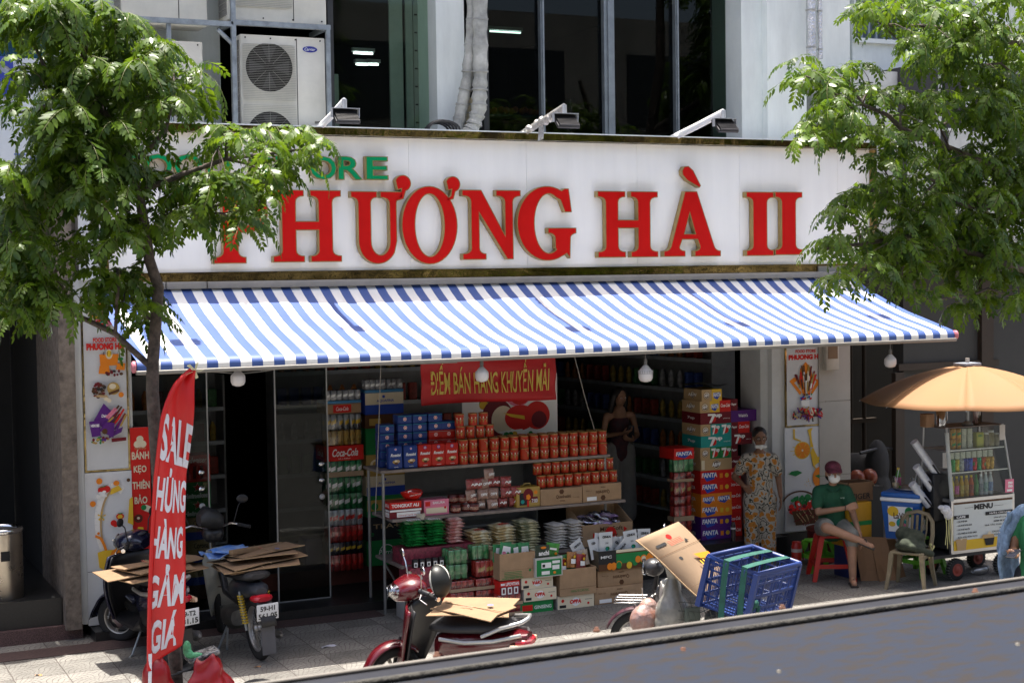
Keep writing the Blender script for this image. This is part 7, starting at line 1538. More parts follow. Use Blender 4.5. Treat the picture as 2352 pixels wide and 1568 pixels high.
wm=MB().rbox(-.03,.03,-.02,.02,0,.07,.004).build('milk_carton',mat('milk_white',(.5,.52,.42),.5,var=.3,vs=60),None,(lx-cw/2+.08,cyf+.1,gz[1]+.137)); tagT(wm,'small white milk carton lying on the cans of the middle cart shelf','carton','white milk cartons on the middle cart shelf')
for k in range(1,8): dup(wm,(lx-cw/2+.08+k*.075,cyf+.1,gz[1]+.137))
for k in range(3): 
    for j in range(2): o=dup(wm,(lx-.13+j*.08,cyf+.16,gz[2]+k*.071),0,'small white milk carton in the stack on the top cart shelf','white milk cartons on the top cart shelf')
gc=CM['lime'].copy(); gc.materials[0]=mat('gold_can',(.55,.28,.02),.3,metal=.5,var=.3,vs=40)
for k,(x,z) in enumerate(((-.27,0),(-.2,0),(-.27,.138),(-.2,.138))): o=link('drink_can',gc,None,(lx+x,cyf+.16,gz[2]+z*.8),0); o.scale=(1,1,.8); tagT(o,'gold can in the two by two block on the top cart shelf','can','gold cans on the top cart shelf')
pack('tea_box','yellow green tea box on the top cart shelf','box',lx+.04,lx+.13,cyf+.13,cyf+.2,gz[2],gz[2]+.16,mat('box_lime',(.45,.45,.05),.5),lambda F_:(F_.T('NIN',.15,.7,.6,.15,GRN,.03),F_.R(.1,.1,.8,.02,GRN)))
for k,(x,h_,c_,n_) in enumerate(((.19,.15,(.3,.28,.2),'brown'),(.26,.17,(.5,.45,.3),'cream'),(.33,.14,(.55,.5,.4),'pale'))): 
    t=thing('storage_jar','%s filled glass jar with a lid on the top cart shelf'%n_,'jar',(lx+x,cyf+.17,gz[2])); m=MB(); m.lathe([(.033,0),(.036,.01),(.036,h_*.8),(.025,h_*.88)],(0,0,0),16); m.build('body',mat('jar_%d'%k,c_,.3,var=.3),t); m=MB(); m.lathe([(.03,h_*.88),(.03,h_)],(0,0,0),16); m.build('lid',WPL,t)
bc=[((.55,.45,.03),(.5,.45,.02),'yellow tea'),((.35,.2,.04),(.6,.08,.3),'pink labelled tea'),((.5,.3,.02),(.55,.4,.05),'amber tea'),((.45,.25,.03),(.5,.3,.05),'brown lemon tea'),((.5,.1,.03),(.3,.04,.02),'red tea'),((.06,.2,.05),(.05,.25,.05),'green tea'),((.4,.42,.42),(.25,.27,.3),'grey labelled water'),((.45,.5,.5),(.3,.45,.4),'clear isotonic'),((.5,.52,.52),(.2,.3,.5),'blue labelled water')]
for k,(a,b_,n_) in enumerate(bc):
    bottle('drink_bottle','%s bottle on the lowest shelf of the drinks cart'%n_,(lx-cw/2+.11+k*.066,cyf+.12,cz1+.001),(mat('bot_%d'%k,a,.2),mat('botlab_%d'%k,b_,.4,var=.5,vs=40)),YC if k<5 else WPL if k>5 else mat('cap_green',(.03,.25,.05),.4),.22+.02*(k>6),.028)
# tall cup dispensers
t=thing('cup_dispenser','black box holding three slanted stacks of clear plastic cups','dispenser',(W(2185,1150,-1.75).x-.16,-1.72,.62),R_(-5))
m=MB(); m.rbox(-.12,.12,-.1,.1,0,.5,.01); m.build('box',BLACK,t)
CUPS=mat('stacked_cups',(.62,.64,.68),.18,metal=.2,var=.1,vs=40)
for (x,z,l,a) in ((.02,.42,.55,-38),(-.08,.32,.34,-38),(-.13,.16,.33,-40)):
    m=MB(); d=Vector((math.sin(R_(a)),0,math.cos(R_(a)))); p=Vector((x,-.03,z)); n_=int(l/.012); pts=[];rs=[]
    for k in range(n_): pts+= [p+d*(k*.012),p+d*(k*.012+.009)]; rs+=[.040,.043]
    m.tube(pts,rs,16); c=m.build('cup_stack',CUPS,t)
    m=MB(); m.tube([p-d*.05+Vector((.0,-.047,0)),p+d*l*.4+Vector((.0,-.047,0))],.028,4,sq=.2); m.build('holder',BLACK,t)
t=thing('cloth_bag','crumpled white plastic bag tied to the cart handle','bag',W(2172,1170,-2.0)); m=MB(); m.ell((0,0,0),.06,.05,.05,12,8); m.ell((.03,0,-.05),.05,.04,.06,12,8); m.ell((-.06,0,.03),.04,.03,.025,10,6); voxel(m,'bag',mat('bag_white',(.7,.7,.72),.5,var=.1,bump=1,bs=30),t,.01,1)
m=MB()
for k in range(4): m.sheet(lambda u,v,k=k:(-.02+.03*k+.012*u+.01*math.sin(v*4+k),-.02,-.08-(.28+.04*(k%2))*v),2,8)
rb=m.build('ribbons',mat('ribbon_yellow',()),t)
# umbrella
UX_,UY_=W(2222,838,-1.72).x,-1.72; t=thing('market_umbrella','large peach coloured umbrella shading the drinks cart','umbrella',(UX_,UY_,0))
PEA=mat('umbrella_peach',(.26,.128,.050),.75,var=.05,vs=2)
Rr=1.12; zt=2.235; zr=1.85
pts=lambda k,f:Vector((Rr*f*math.cos(R_(22.5+45*k-20)),Rr*f*math.sin(R_(22.5+45*k-20)),zt-(zt-zr)*(.25*f+.75*f**2.1)))
m=MB()
for k in range(8):
    def g(u,v,k=k):
        a=pts(k,v); b_=pts(k+1,v); p=a.lerp(b_,u); s_=math.sin(math.pi*u); return p+Vector((0,0,-.035*s_*v*(1-v*.4)))
    m.sheet(g,8,12)
c=m.build('canopy',PEA,t); c.modifiers.new('s','SOLIDIFY').thickness=.002
for k in range(8): 
    m=MB(); m.tube([pts(k,f/8)+Vector((0,0,-.012)) for f in range(9)],.005,5); m.build('rib',STEEL,t)
m=MB(); m.cyl((0,0,1.597),(0,0,zt-.02),.018,n=10); m.build('pole',STEEL,t)
m=MB(); m.bx(-.11,.11,-.09,.09,zt-.005,zt+.02); m.build('cap_patch',mat('cap_patch',(.3,.33,.4),.6),t); m=MB(); m.cyl((0,0,zt+.02),(0,0,zt+.07),.022,n=10); m.build('finial',mat('finial',(.4,.35,.3),.5),t)
m=MB(); m.lathe([(.0,1.597),(.06,1.597),(.06,1.61),(.02,1.64)],(0,0,0),16); m.build('clamp',STEEL,t)
# bin, thermos, ground bits
t=thing('rubbish_bin','dark red round plastic bin with a lid beside the orange poster','bin',(W(1890,1268,-.35).x-.03,-.38,0)); m=MB(); m.lathe([(.14,0),(.17,.36)],(0,0,0),22); m.build('body',mat('bin_maroon',(.10,.012,.012),.4),t); m=MB(); m.lathe([(.178,.36),(.178,.385),(.05,.43),(0,.435)],(0,0,0),22); m.build('lid',mat('bin_lid',(.13,.02,.015),.4),t); m=MB(); m.ell((0,0,.44),.03,.012,.01,8,5); m.build('knob',WPL,t)
t=thing('thermos','red cylindrical flask with a pale band on the pavement before the dark bin','flask',(W(1830,1285,-.62).x,-.62,0)); m=MB(); m.lathe([(.055,0),(.058,.26),(.05,.28)],(0,0,0),18); m.build('body',RPL,t); m=MB(); m.lathe([(.0595,.20),(.0595,.235)],(0,0,0),18,cap=False); m.build('band',mat('band_white',(.55,.5,.45),.5),t); m=MB(); m.lathe([(.05,.28),(.05,.31),(0,.312)],(0,0,0),18); m.build('lid',RPL,t); m=MB(); m.tube([(.058,0,.22),(.09,0,.2),(.09,0,.1)],.006,6); m.build('strap',RPL,t)
t=thing('plastic_bag','crumpled clear plastic bag on the pavement behind the cart wheel','bag',W(2250,1312,-1.8)); t.location.z=.03; m=MB(); m.ell((0,0,.02),.11,.06,.05,14,8); m.ell((.08,0,.03),.05,.04,.04,10,6); m.build('bag',glass_mat('crumpled_film',(.85,.86,.88),.35,.3),t)
for k,(u,v,c_) in enumerate(((752,1484,(.55,.55,.62)),(88,1550,(.5,.25,.1)),(590,1531,(.35,.18,.08)),(803,1375,(.4,.2,.08)),(2330,1330,(.5,.2,.1)))):
    p=G(u,v,.002); m=MB(); rr=random.Random(k); w_=.13 if k==0 else .05; m.sheet(lambda a,b_:(w_*(a-.5)*(1.2-.3*b_),w_*.38*(b_-.5)+.01*math.sin(a*5),.004+.006*math.sin(a*6+b_*3)),6,4)
    o=m.build('paper_scrap' if k==0 else 'dry_leaf',mat('scrap_%d'%k,c_,.8),None,p,rr.random()*.4); tagT(o,('crumpled white strip of paper on the shaded pavement','small orange dry leaf on the sunlit tiles at the lower left','brown dry leaf near the rear wheel of the plated motorbike','tiny dry leaf near the dark step','orange dry leaf near the cart wheel at the right')[k],'paper' if k==0 else 'leaf')
# dim parked motorbike in the recess: seat hump and orange lamp pods
t=thing('covered_motorbike','dim motorbike under a grey cover in the dark recess at the right','motorbike',(W(2010,1230,.6).x,.9,.1)); m=MB(); m.ell((0,0,.45),.25,.55,.45,16,10); m.ell((0,-.35,.8),.14,.16,.3,12,8); voxel(m,'cover',mat('cover_grey',(.035,.035,.035),.8,var=.2,bump=.5,bs=8),t,.03,2); m=MB(); m.tube([(-.3,-.4,.95),(0,-.42,1.0),(.3,-.4,.95)],.02,8); m.build('handlebar',BLACK,t)
t=thing('helmet_pair','two orange helmets in the dim recess beside the stone column','helmet',(W(1975,1110,.1).x,.05,.75))
for x in (-.08,.1): m=MB(); m.ell((x,0,.08),.09,.1,.1,14,10); m.build('helmet',mat('helmet_orange',(.18,.035,.01),.35),t)
m=MB(); m.bx(-.2,.22,-.1,.1,-.65,-.02); m.build('stand',DARKW,t)
# ---------------- motorbikes ----------------
mat('rail_silver',(.50,.50,.49),.35,metal=.7)
def secloft(m,secs,n=16,p=2.6,mi=0):
    rings=[]
    for s in secs:
        x,zc,hw,hh=s[:4]; dx=s[4] if len(s)>4 else 0; q_=[]
        for k in range(n):
            a=2*math.pi*k/n; c,s_=math.cos(a),math.sin(a); y=hw*abs(c)**(2/p)*(1 if c>=0 else -1); z=hh*abs(s_)**(2/p)*(1 if s_>=0 else -1); q_.append((x+dx*z,y,zc+z))
        rings.append(q_)
    m.loft(rings,mi)
def wheel(t,c,R,tw,rimc,disc=True,spokes=5,xf=None,wire=False):
    m=MB(); m.xf=xf; prof=[(R-.075,-tw*.35),(R-.04,-tw*.5),(R-.012,-tw*.42),(R,-tw*.15),(R,tw*.15),(R-.012,tw*.42),(R-.04,tw*.5),(R-.075,tw*.35)]
    m.lathe(prof,c,32,0,'y',cap=False); w_=m.build('wheel',RUB,t)
    m=MB(); m.xf=xf; m.lathe([(R-.06,-tw*.33),(R-.075,-tw*.36),(R-.085,-tw*.25),(R-.085,tw*.25),(R-.075,tw*.36),(R-.06,tw*.33)],c,32,0,'y',cap=False)
    if wire:
        for k in range(28):
            a=k*2*math.pi/28; a2=a+(.35 if k%2 else -.35); m.cyl((c[0]+.03*math.cos(a2),c[1]+(.02 if k%4<2 else -.02),c[2]+.03*math.sin(a2)),(c[0]+(R-.085)*math.cos(a),c[1],c[2]+(R-.085)*math.sin(a)),.0018,n=4)
    else:
        for k in range(spokes):
            for d in (-.07,.07):
                a=k*2*math.pi/spokes; m.tube([(c[0]+.03*math.cos(a),c[1],c[2]+.03*math.sin(a)),(c[0]+(R-.085)*math.cos(a+d),c[1],c[2]+(R-.085)*math.sin(a+d))],.010,5)
    m.lathe([(0,-.035),(.035,-.035),(.035,.035),(0,.035)],c,14,0,'y'); m.build('rim',rimc,w_)
    if disc: m=MB(); m.xf=xf; m.lathe([(.03,.04),(.085,.04),(.085,.044),(.03,.044)],c,22,0,'y'); m.build('brake_disc',CHROME,w_)
    return w_
def plate(t,x,z,l1,l2,y=0,tilt=0):
    m=MB(); m.rbox(-.095,.095,-.002,.004,-.07,.07,.002); M_=Matrix.Translation((x,y,z))@Matrix.Rotation(-math.pi/2,4,'Z')@Matrix.Rotation(tilt,4,'X')
    F_=Face(m,(-.095,-.002,-.07),UX,UZ,.19,.14); F_.T(l1,.16,.56,.68,.32,INKI,.03); F_.T(l2,.06,.1,.88,.34,INKI,.03)
    o=m.build('number_plate',[mat('plate_white',(.62,.64,.66),.4,var=.05)]+PAL[1:],t); o.matrix_local=M_
def scooter(name,label,hub,theta,wb,steer,lean,paint,rimc,R=.225,L1='59-X2',L2='',chromey=True,sc=1.0,headlight=True,cargo=True,helmet=True):
    th=R_(theta); h=Vector((math.cos(th),math.sin(th),0)); base=Vector(hub)-h*(wb/2); base.z=0
    t=thing(name,label,'scooter',base,Euler((-R_(lean),0,th),'XYZ')); t.scale=(sc,sc,sc)
    f=wb/2; ST=Matrix.Translation((f-.10,0,0))@Matrix.Rotation(R_(steer),4,'Z')@Matrix.Translation((-(f-.10),0,0))
    wheel(t,(f,0,R),R,.09,rimc,True,5,ST); wheel(t,(-f,0,R),R,.10,rimc,False)
    m=MB(); m.xf=ST
    def fen(u,v): a=R_(-5+150*u); w_=(v-.5)*(.13+.03*math.sin(math.pi*u)); r=R+.035+.03*(1-(2*v-1)**2)-.02; return (f+r*math.cos(a)+ (.05 if u<.2 else 0)*(1-u*5),w_,R+r*math.sin(a)+.01)
    m.sheet(fen,14,8); o=m.build('front_fender',paint,t); o.modifiers.new('s','SOLIDIFY').thickness=.006
    m=MB(); m.xf=ST; 
    for s in (-1,1): m.tube([(f,s*.06,R),(f-.10,s*.06,.50)],.016,8)
    m.tube([(f-.10,0,.45),(f-.20,0,.92)],.022,8); m.build('fork',BLACK,t)
    # leg shield: outer painted skin and dark inside
    def sh(u,v):
        y=(u-.5)*2; w_=.15+.12*math.sin(v*2.4)+.0*v; x=f-.02-.20*v-.13*y*y-.03*math.sin(v*3.1); return (x,y*w_,.24+.60*v)
    m=MB(); m.sheet(sh,16,14); o=m.build('leg_shield',paint,t); o.modifiers.new('s','SOLIDIFY').thickness=.02
    m=MB(); m.sheet(lambda u,v:(sh(u,v)[0]-.035,sh(u,v)[1]*.93,sh(u,v)[2]),12,10); o=m.build('inner_shield',BLACK,t); o.modifiers.new('s','SOLIDIFY').thickness=.012
    m=MB(); secloft(m,[(f-.12,.27,.13,.03),(f-.2,.245,.16,.035),(-.02,.24,.17,.035),(-.12,.30,.14,.10)],14); m.build('floorboard',BLACK,t)
    m=MB(); secloft(m,[(.03,.47,.09,.11),(-.08,.50,.145,.14),(-.3,.54,.165,.115),(-.5,.58,.155,.085),(-.66,.61,.12,.06),(-.80,.64,.05,.03)],18); m.build('body_cowl',paint,t)
    m=MB(); secloft(m,[(.02,.36,.08,.10),(-.10,.36,.12,.12),(-.3,.38,.13,.11),(-.5,.46,.12,.07)],14); m.build('lower_cover',BLACK,t)
    for s in (-1,1): m=MB(); m.tube([(-.06,s*.150,.60),(-.3,s*.172,.60),(-.55,s*.155,.63),(-.76,s*.07,.665)],.012,6,sq=1.6); m.build('side_trim',mat('rail_silver',()),t)
    m=MB(); secloft(m,[(.06,.655,.09,.03),(-.02,.675,.14,.045),(-.2,.68,.15,.045),(-.45,.705,.145,.05),(-.62,.72,.12,.04),(-.68,.72,.07,.025)],16); m.build('seat',mat('seat_black',(.02,.02,.022),.55,bump=.2,bs=80),t)
    m=MB(); m.tube([(-.45,.15,.66),(-.62,.14,.74),(-.78,.08,.78),(-.80,0,.785),(-.78,-.08,.78),(-.62,-.14,.74),(-.45,-.15,.66)],.017,8); m.build('grab_rail',mat('rail_silver',(.55,.55,.54),.35,metal=.7),t)
    m=MB(); secloft(m,[(-.72,.60,.11,.035),(-.80,.60,.09,.03),(-.83,.6,.05,.02)],12); m.build('tail_light',mat('tail_red',(.4,.01,.02),.15,var=0,coat=.5),t)
    for s in (-1,1): m=MB(); secloft(m,[(-.68,.57,.02,.03),(-.80,.58,.012,.02)],10); o=m.build('indicator',mat('indicator',(.7,.5,.35),.15,var=0),t); o.location=(0,s*.12,0)
    m=MB(); m.sheet(lambda u,v:(-f-(R+.04)*math.cos(R_(30+60*u)*1)*1.0+.08,(v-.5)*.12,R+.02+(R+.05)*math.sin(R_(30+60*u))-.12),6,3); o=m.build('rear_mudguard',BLACK,t); o.modifiers.new('s','SOLIDIFY').thickness=.005
    m=MB(); m.bx(-f-.24,-f-.235,-.05,.05,.12,.36); m.build('mud_flap',BLACK,t)
    m=MB(); m.tube([(-.1,.0,.22),(-.25,-.12,.20),(-f-.14,-.13,.26),(-f-.2,-.13,.27)],[.02,.04,.045,.015],12); m.build('exhaust',mat('exhaust_grey',(.2,.2,.2),.4,metal=.7),t)
    m=MB(); m.tube([(.0,.06,.26),(-.05,.2,.02)],.010,6); m.tube([(-.05,.2,.02),(-.09,.24,.01)],.012,6); m.build('side_stand',STEEL,t)
    plate(t,-f-.30,.47,L1,L2,tilt=.12)
    # handlebar group
    H_=MB(); H_.xf=ST@Matrix.Translation((f-.20,0,.90))@Matrix.Rotation(R_(-14),4,'Y'); secloft(H_,[(.165,-.02,.04,.04),(.12,-.01,.11,.08),(.03,.02,.17,.10),(-.06,.04,.16,.09),(-.12,.03,.09,.05)],18,2.3); hb=H_.build('handlebar_cowl',paint,t)
    X_=ST@Matrix.Translation((f-.20,0,.90))
    m=MB(); m.xf=X_@Matrix.Rotation(R_(-14),4,'Y'); secloft(m,[(.185,-.015,.03,.025),(.155,-.01,.085,.055),(.10,.0,.115,.07)],16); m.build('headlight',glass_mat('lamp_glass',(.5,.55,.6),.45,.08),t)
    m=MB(); m.xf=X_@Matrix.Rotation(R_(-14),4,'Y'); m.tube([(.17,-.075,.0),(.165,0,.042),(.17,.075,.0),(.175,0,-.05),(.17,-.075,.0)],.009,6); m.build('headlight_trim',CHROME,hb)
    for s in (-1,1):
        m=MB(); m.xf=X_; m.tube([(-.02,s*.10,.03),(-.06,s*.2,.03),(-.09,s*.25,.02)],.022,10); m.build('switch_housing',BLACK,hb)
        m=MB(); m.xf=X_; m.tube([(-.09,s*.24,.02),(-.12,s*.36,.01)],.016,10); m.build('grip',RUB,hb)
        m=MB(); m.xf=X_; m.tube([(-.12,s*.36,.01),(-.125,s*.375,.01)],.019,10); m.build('bar_end',CHROME,hb)
        m=MB(); m.xf=X_; m.tube([(-.04,s*.2,.02),(.0,s*.26,.0),(-.03,s*.35,-.02)],.006,6); m.build('brake_lever',CHROME,hb)
        m=MB(); m.xf=X_; m.tube([(-.05,s*.17,.05),(-.05,s*.2,.18),(-.05,s*.25,.22)],.006,6); m.ell((-.05,s*.27,.24),.012,.055,.038,14,8); m.build('mirror',CHROME if chromey else BLACK,hb)
    m=MB(); m.xf=X_; m.ell((-.07,0,.09),.05,.09,.02,12,6); m.build('speedometer',mat('dial',(.08,.08,.09),.1,var=.2),hb)
    return t,Matrix.Translation(base)@Euler((-R_(lean),0,th),'XYZ').to_matrix().to_4x4(),ST
REDP=mat('scooter_red',(.085,.003,.007),.22,var=.05,coat=.8); NAVY=mat('scooter_navy',(.010,.012,.035),.2,var=.05,coat=.8)
SRIM=mat('alloy_rim',(.42,.40,.36),.35,metal=.6); 
hb=W(908,1520,-3.15)
ts,Ms,STs=scooter('motor_scooter','dark red scooter with flattened cardboard on its seat and a black helmet on its bar',(hb.x,-3.15,0),128,.95,48,10,REDP,SRIM,sc=.94,L1='59-V3',L2='')
hb=Vector((2.80,-.28,0))
tn,Mn,_=scooter('motor_scooter','dark navy scooter with flattened cardboard on its seat, behind the red sale flag',hb,99,1.2,38,3,NAVY,SRIM,.215,'59-T2','331.15',False)
def cardpile(label,M_,sheets,rz=0):
    t=thing('flattened_cardboard',label,'cardboard',(0,0,0)); t.matrix_world=M_
    for i,(x,y,z,l,w_,a,tl) in enumerate(sheets):
        m=MB(); rr=random.Random(i*7+int(l*100)); n=5
        q_=[(-l/2,-w_/2),(-l*.1,-w_/2-.01),(l/2,-w_/2),(l/2-.02,-.02),(l/2+.03,w_/2),(.05,w_/2+.01),(-l/2,w_/2),(-l/2+.03,.03)]
        q_=[(a_+rr.uniform(-.02,.02),b_+rr.uniform(-.02,.02)) for a_,b_ in q_]
        N_=len(q_); top=[(a_,b_,.004+.012*math.sin(a_*7+i)) for a_,b_ in q_]; bot=[(a_,b_,c_-.007) for a_,b_,c_ in top]
        m.xf=Matrix.Translation((x,y,z))@Matrix.Rotation(R_(a),4,'Z')@Matrix.Rotation(R_(tl),4,'Y')
        m.add([(0,0,.006)]+top+bot,[(0,1+k,1+(k+1)%N_) for k in range(N_)]+[tuple(range(1+N_,1+2*N_))[::-1]],0); m.add(top+bot,[(k,N_+k,N_+(k+1)%N_,(k+1)%N_) for k in range(N_)],1)
        m.tube([(-l/2,0,.008),(l/2,.01,.010)],.0035,4,mi=1)
        if i==len(sheets)-1:
            me,x0,x1,y0,y1=tmesh('BAKERY',.02); s=.12/(x1-x0); m.add([(v.co.x*s-.02,v.co.y*s+.03,.022) for v in me.vertices],[tuple(p.vertices) for p in me.polygons],2)
            m.add([(-.12+.03*math.cos(k),-.05+.02*math.sin(k),.021) for k in range(6)],[tuple(range(6))],3)
        m.build('sheet',[mat('cardboard_pale',(.25,.155,.085),.85,var=.12,vs=8),CARD2,mat('faded_red',(.45,.12,.08),.8,var=0),mat('faded_blue',(.12,.14,.3),.8,var=0)],t)
    return t
cardpile('pale flattened cardboard box lying across the seat of the red scooter',Ms@Matrix.Translation((-.30,-.03,.775)),[(0,0,0,.62,.36,8,2),(-.02,.05,.016,.58,.30,-14,3)])
cardpile('flattened cardboard sheets lying across the seat of the navy scooter',Mn@Matrix.Translation((-.30,.02,.78)),[(0,0,-.01,.50,.72,8,0),(0,.1,.012,.44,.75,-6,1),(.05,-.06,.035,.42,.66,12,-1),(.02,.04,.06,.3,.55,-3,1)])
# helmet on the red scooter
p=Ms@STs@Vector((.53-.30,.06,.98)); hp0=W(1004,1335,-3.62)
t=thing('helmet','glossy black half helmet with a white stripe hung on the red scooter handlebar','helmet',hp0)
def hsh(u,v): a=u*2*math.pi; e=v*1.5; r=.112*math.sin(e); return Vector((r*math.cos(a),.13*math.sin(e)*math.sin(a),.112*math.cos(e)))
m=MB(); m.sheet(hsh,24,10); o=m.build('shell',mat('helmet_black',(.012,.013,.012),.4,var=0,spec=.3),t,rot=(R_(75),R_(10),R_(35))); o.modifiers.new('s','SOLIDIFY').thickness=.012
m=MB(); m.sheet(lambda u,v:hsh(.22+.05*u,v)*1.012,3,12); m.build('stripe',mat('stripe_pale',(.55,.55,.5),.3,var=0),t,rot=(R_(75),R_(10),R_(35)))
m=MB(); m.lathe([(.112,.0),(.118,.005),(.118,.012),(.112,.016)],(0,0,0),24,cap=False); m.build('trim',mat('trim_grey',(.3,.3,.28),.3),t,rot=(R_(75),R_(10),R_(35)))
# ---------------- underbone bikes ----------------
def underbone(label,hub,theta,wb,steer,lean,shield,frontw=True,L1='59-H1',L2='561.05',basket=False,R=.27,glow=1):
    th=R_(theta); h=Vector((math.cos(th),math.sin(th),0)); base=Vector(hub)-h*(wb/2); base.z=0
    E_=Euler((-R_(lean),0,th),'XYZ'); t=thing('motorbike',label,'motorbike',base,E_); f=wb/2; ST=Matrix.Translation((f-.1,0,0))@Matrix.Rotation(R_(steer),4,'Z')@Matrix.Translation((-(f-.1),0,0))
    WR=mat('wire_rim',(.4,.39,.37),.35,metal=.7)
    wheel(t,(f,0,R),R,.065,WR,False,5,ST,True); wheel(t,(-f,0,R),R,.07,WR,False,5,None,True)
    m=MB(); m.xf=ST; m.sheet(lambda u,v:(f+(R+.03+.02*(1-(2*v-1)**2))*math.cos(R_(20+120*u)),(v-.5)*.10,R+(R+.03+.02*(1-(2*v-1)**2))*math.sin(R_(20+120*u))),12,6); o=m.build('front_fender',mat('fender_maroon',(.06,.02,.03),.4),t); o.modifiers.new('s','SOLIDIFY').thickness=.004
    m=MB(); m.xf=ST; 
    for s in (-1,1): m.tube([(f,s*.05,R),(f-.13,s*.05,.62)],.014,8)
    m.tube([(f-.13,0,.55),(f-.20,0,.95)],.02,8); m.build('fork',BLACK,t)
    def sh(u,v): y=(u-.5)*2; return (f-.17-.10*v-.09*y*y-.02*math.sin(v*4),y*(.19-.07*(1-v)**2+(-.05 if v>.85 else 0)*(v-.85)*6),.22+.62*v)
    m=MB(); m.sheet(sh,14,14); o=m.build('leg_shield',shield,t); o.modifiers.new('s','SOLIDIFY').thickness=.008
    m=MB(); m.tube([(f-.2,0,.75),(f-.35,0,.45),(-.15,0,.42),(-.3,0,.58),(-f-.05,0,.62)],.035,8); m.build('frame',BLACK,t)
    m=MB(); secloft(m,[(.22,.27,.07,.06),(.12,.26,.10,.09),(-.05,.26,.11,.10),(-.14,.28,.09,.07)],12,3); [m.bx(.16+.012*k,.163+.012*k,-.075,.075,.22,.33) for k in range(5)]; m.build('engine',mat('engine_grey',(.18,.18,.17),.5,metal=.6,var=.3),t)
    m=MB(); secloft(m,[(-.10,.52,.06,.07),(-.2,.56,.11,.10),(-.45,.60,.12,.09),(-.68,.62,.09,.06),(-.76,.62,.05,.03)],14); m.build('side_cover',mat('cover_dark',(.03,.035,.045),.35,coat=.3),t)
    m=MB(); secloft(m,[(-.02,.68,.08,.025),(-.12,.69,.13,.04),(-.4,.71,.13,.045),(-.66,.74,.12,.04),(-.7,.74,.06,.02)],14); m.build('seat',mat('seat_black',()),t)
    m=MB(); m.sheet(lambda u,v:(-f-(R+.05)*math.cos(R_(10+100*u)),(v-.5)*.13,R+.02+(R+.06)*math.sin(R_(10+100*u))),10,3); o=m.build('rear_fender',BLACK,t); o.modifiers.new('s','SOLIDIFY').thickness=.005
    m=MB(); m.bx(-f-.27,-f-.265,-.06,.06,.10,.34); m.build('mud_flap',mat('flap_grey',(.09,.09,.10),.7),t)
    for s in (-1,1):
        m=MB(); m.cyl((-f,s*.10,R),(-f+.06,s*.12,.60),.012,n=8)
        k=0
        for k in range(11): q_=k/11; m.lathe([(.026,0),(.030,.006),(.026,.012)],(lerp(-f+.01,-f+.055,q_),s*lerp(.10,.12,q_),lerp(R+.06,.58,q_)),12,1,cap=False)
        m.build('shock_absorber',[STEEL,mat('spring_yellow',(.55,.38,.03),.4,var=0)],t)
    m=MB(); secloft(m,[(-.70,.56,.09,.035),(-.79,.565,.085,.035),(-.82,.565,.05,.02)],12); m.build('tail_light',mat('tail_red',()),t)
    plate(t,-.88,.47,L1,L2,tilt=.12)
    m=MB(); m.tube([(.05,-.09,.2),(-.1,-.13,.17),(-f-.15,-.14,.22),(-f-.20,-.14,.225)],[.018,.03,.034,.012],10); m.build('exhaust',mat('exhaust_chrome',(.2,.2,.2),.35,metal=.9),t)
    m=MB(); m.tube([(.0,.06,.24),(-.03,.19,.01)],.010,6); m.tube([(-.12,.12,.2),(-.12,.14,.01)],.01,6); m.build('stand',STEEL,t)
    X_=ST@Matrix.Translation((f-.2,0,.95)); m=MB(); m.xf=X_; m.ell((.04,0,.0),.10,.10,.085,16,10); hb=m.build('headlight_cowl',mat('cowl_dark',(.03,.03,.033),.3),t)
    m=MB(); m.xf=X_; m.lathe([(0,0),(.075,0),(.08,-.02)],(.135,0,-.0),20,0,'x'); m.build('headlight',glass_mat('lamp_glass',()),hb)
    for s in (-1,1):
        m=MB(); m.xf=X_; m.tube([(-.0,s*.03,.05),(-.05,s*.18,.10),(-.10,s*.25,.09)],.012,8); m.build('handlebar',CHROME,hb)
        m=MB(); m.xf=X_; m.tube([(-.09,s*.24,.09),(-.15,s*.35,.07)],.017,8); m.build('grip',RUB,hb)
        m=MB(); m.xf=X_; m.tube([(-.04,s*.2,.10),(-.03,s*.25,.25),(-.03,s*.28,.29)],.005,6); m.ell((-.03,s*.29,.31),.010,.055,.04,14,8); m.build('mirror',CHROME if basket else BLACK,hb)
    return t,Matrix.Translation(base)@E_.to_matrix().to_4x4(),ST
GSH=mat('shield_grey',(.36,.36,.32),.45,var=.15,vs=5)
tm,Mm,_=underbone('old dark motorbike with a pale leg shield, plate 59-H1, cardboard piled on its seat',Vector((3.60,-.42,0)),93,1.17,-22,3,GSH)
m=MB(); secloft(m,[(.06,.0,.05,.06),(.0,.03,.14,.09),(-.1,.05,.15,.10),(-.16,.03,.10,.05)],14); o=m.build('helmet',mat('helmet_dull',(.03,.03,.03),.5,var=.2)); p=Mm@Vector((.38,.0,1.06)); o.location=p; tagT(o,'dull black helmet hooked on the handlebar of the plated motorbike','helmet')
cp=cardpile('flattened cardboard sheets stacked on the seat of the plated motorbike',Mm@Matrix.Translation((-.36,-.04,.80)),[(0,-.0,-.03,.5,.52,3,3),(-.06,-.05,-.01,.52,.66,-6,2),(-.02,-.08,.02,.48,.70,8,-2),(.0,-.10,.05,.46,.6,-10,3),(.03,-.16,.085,.3,.62,14,-3)])
t=thing('wooden_batten','square pale wooden batten lying across the cardboard on the plated motorbike','wood',(0,0,0)); t.matrix_world=Mm@Matrix.Translation((-.30,-.12,.90))@Matrix.Rotation(R_(-62),4,'Z')@Matrix.Rotation(R_(5),4,'Y'); m=MB(); m.rbox(-.30,.34,-.022,.022,-.02,.02,.003); m.build('batten',mat('raw_wood',(.25,.16,.085),.7,var=.2,vs=6),t)
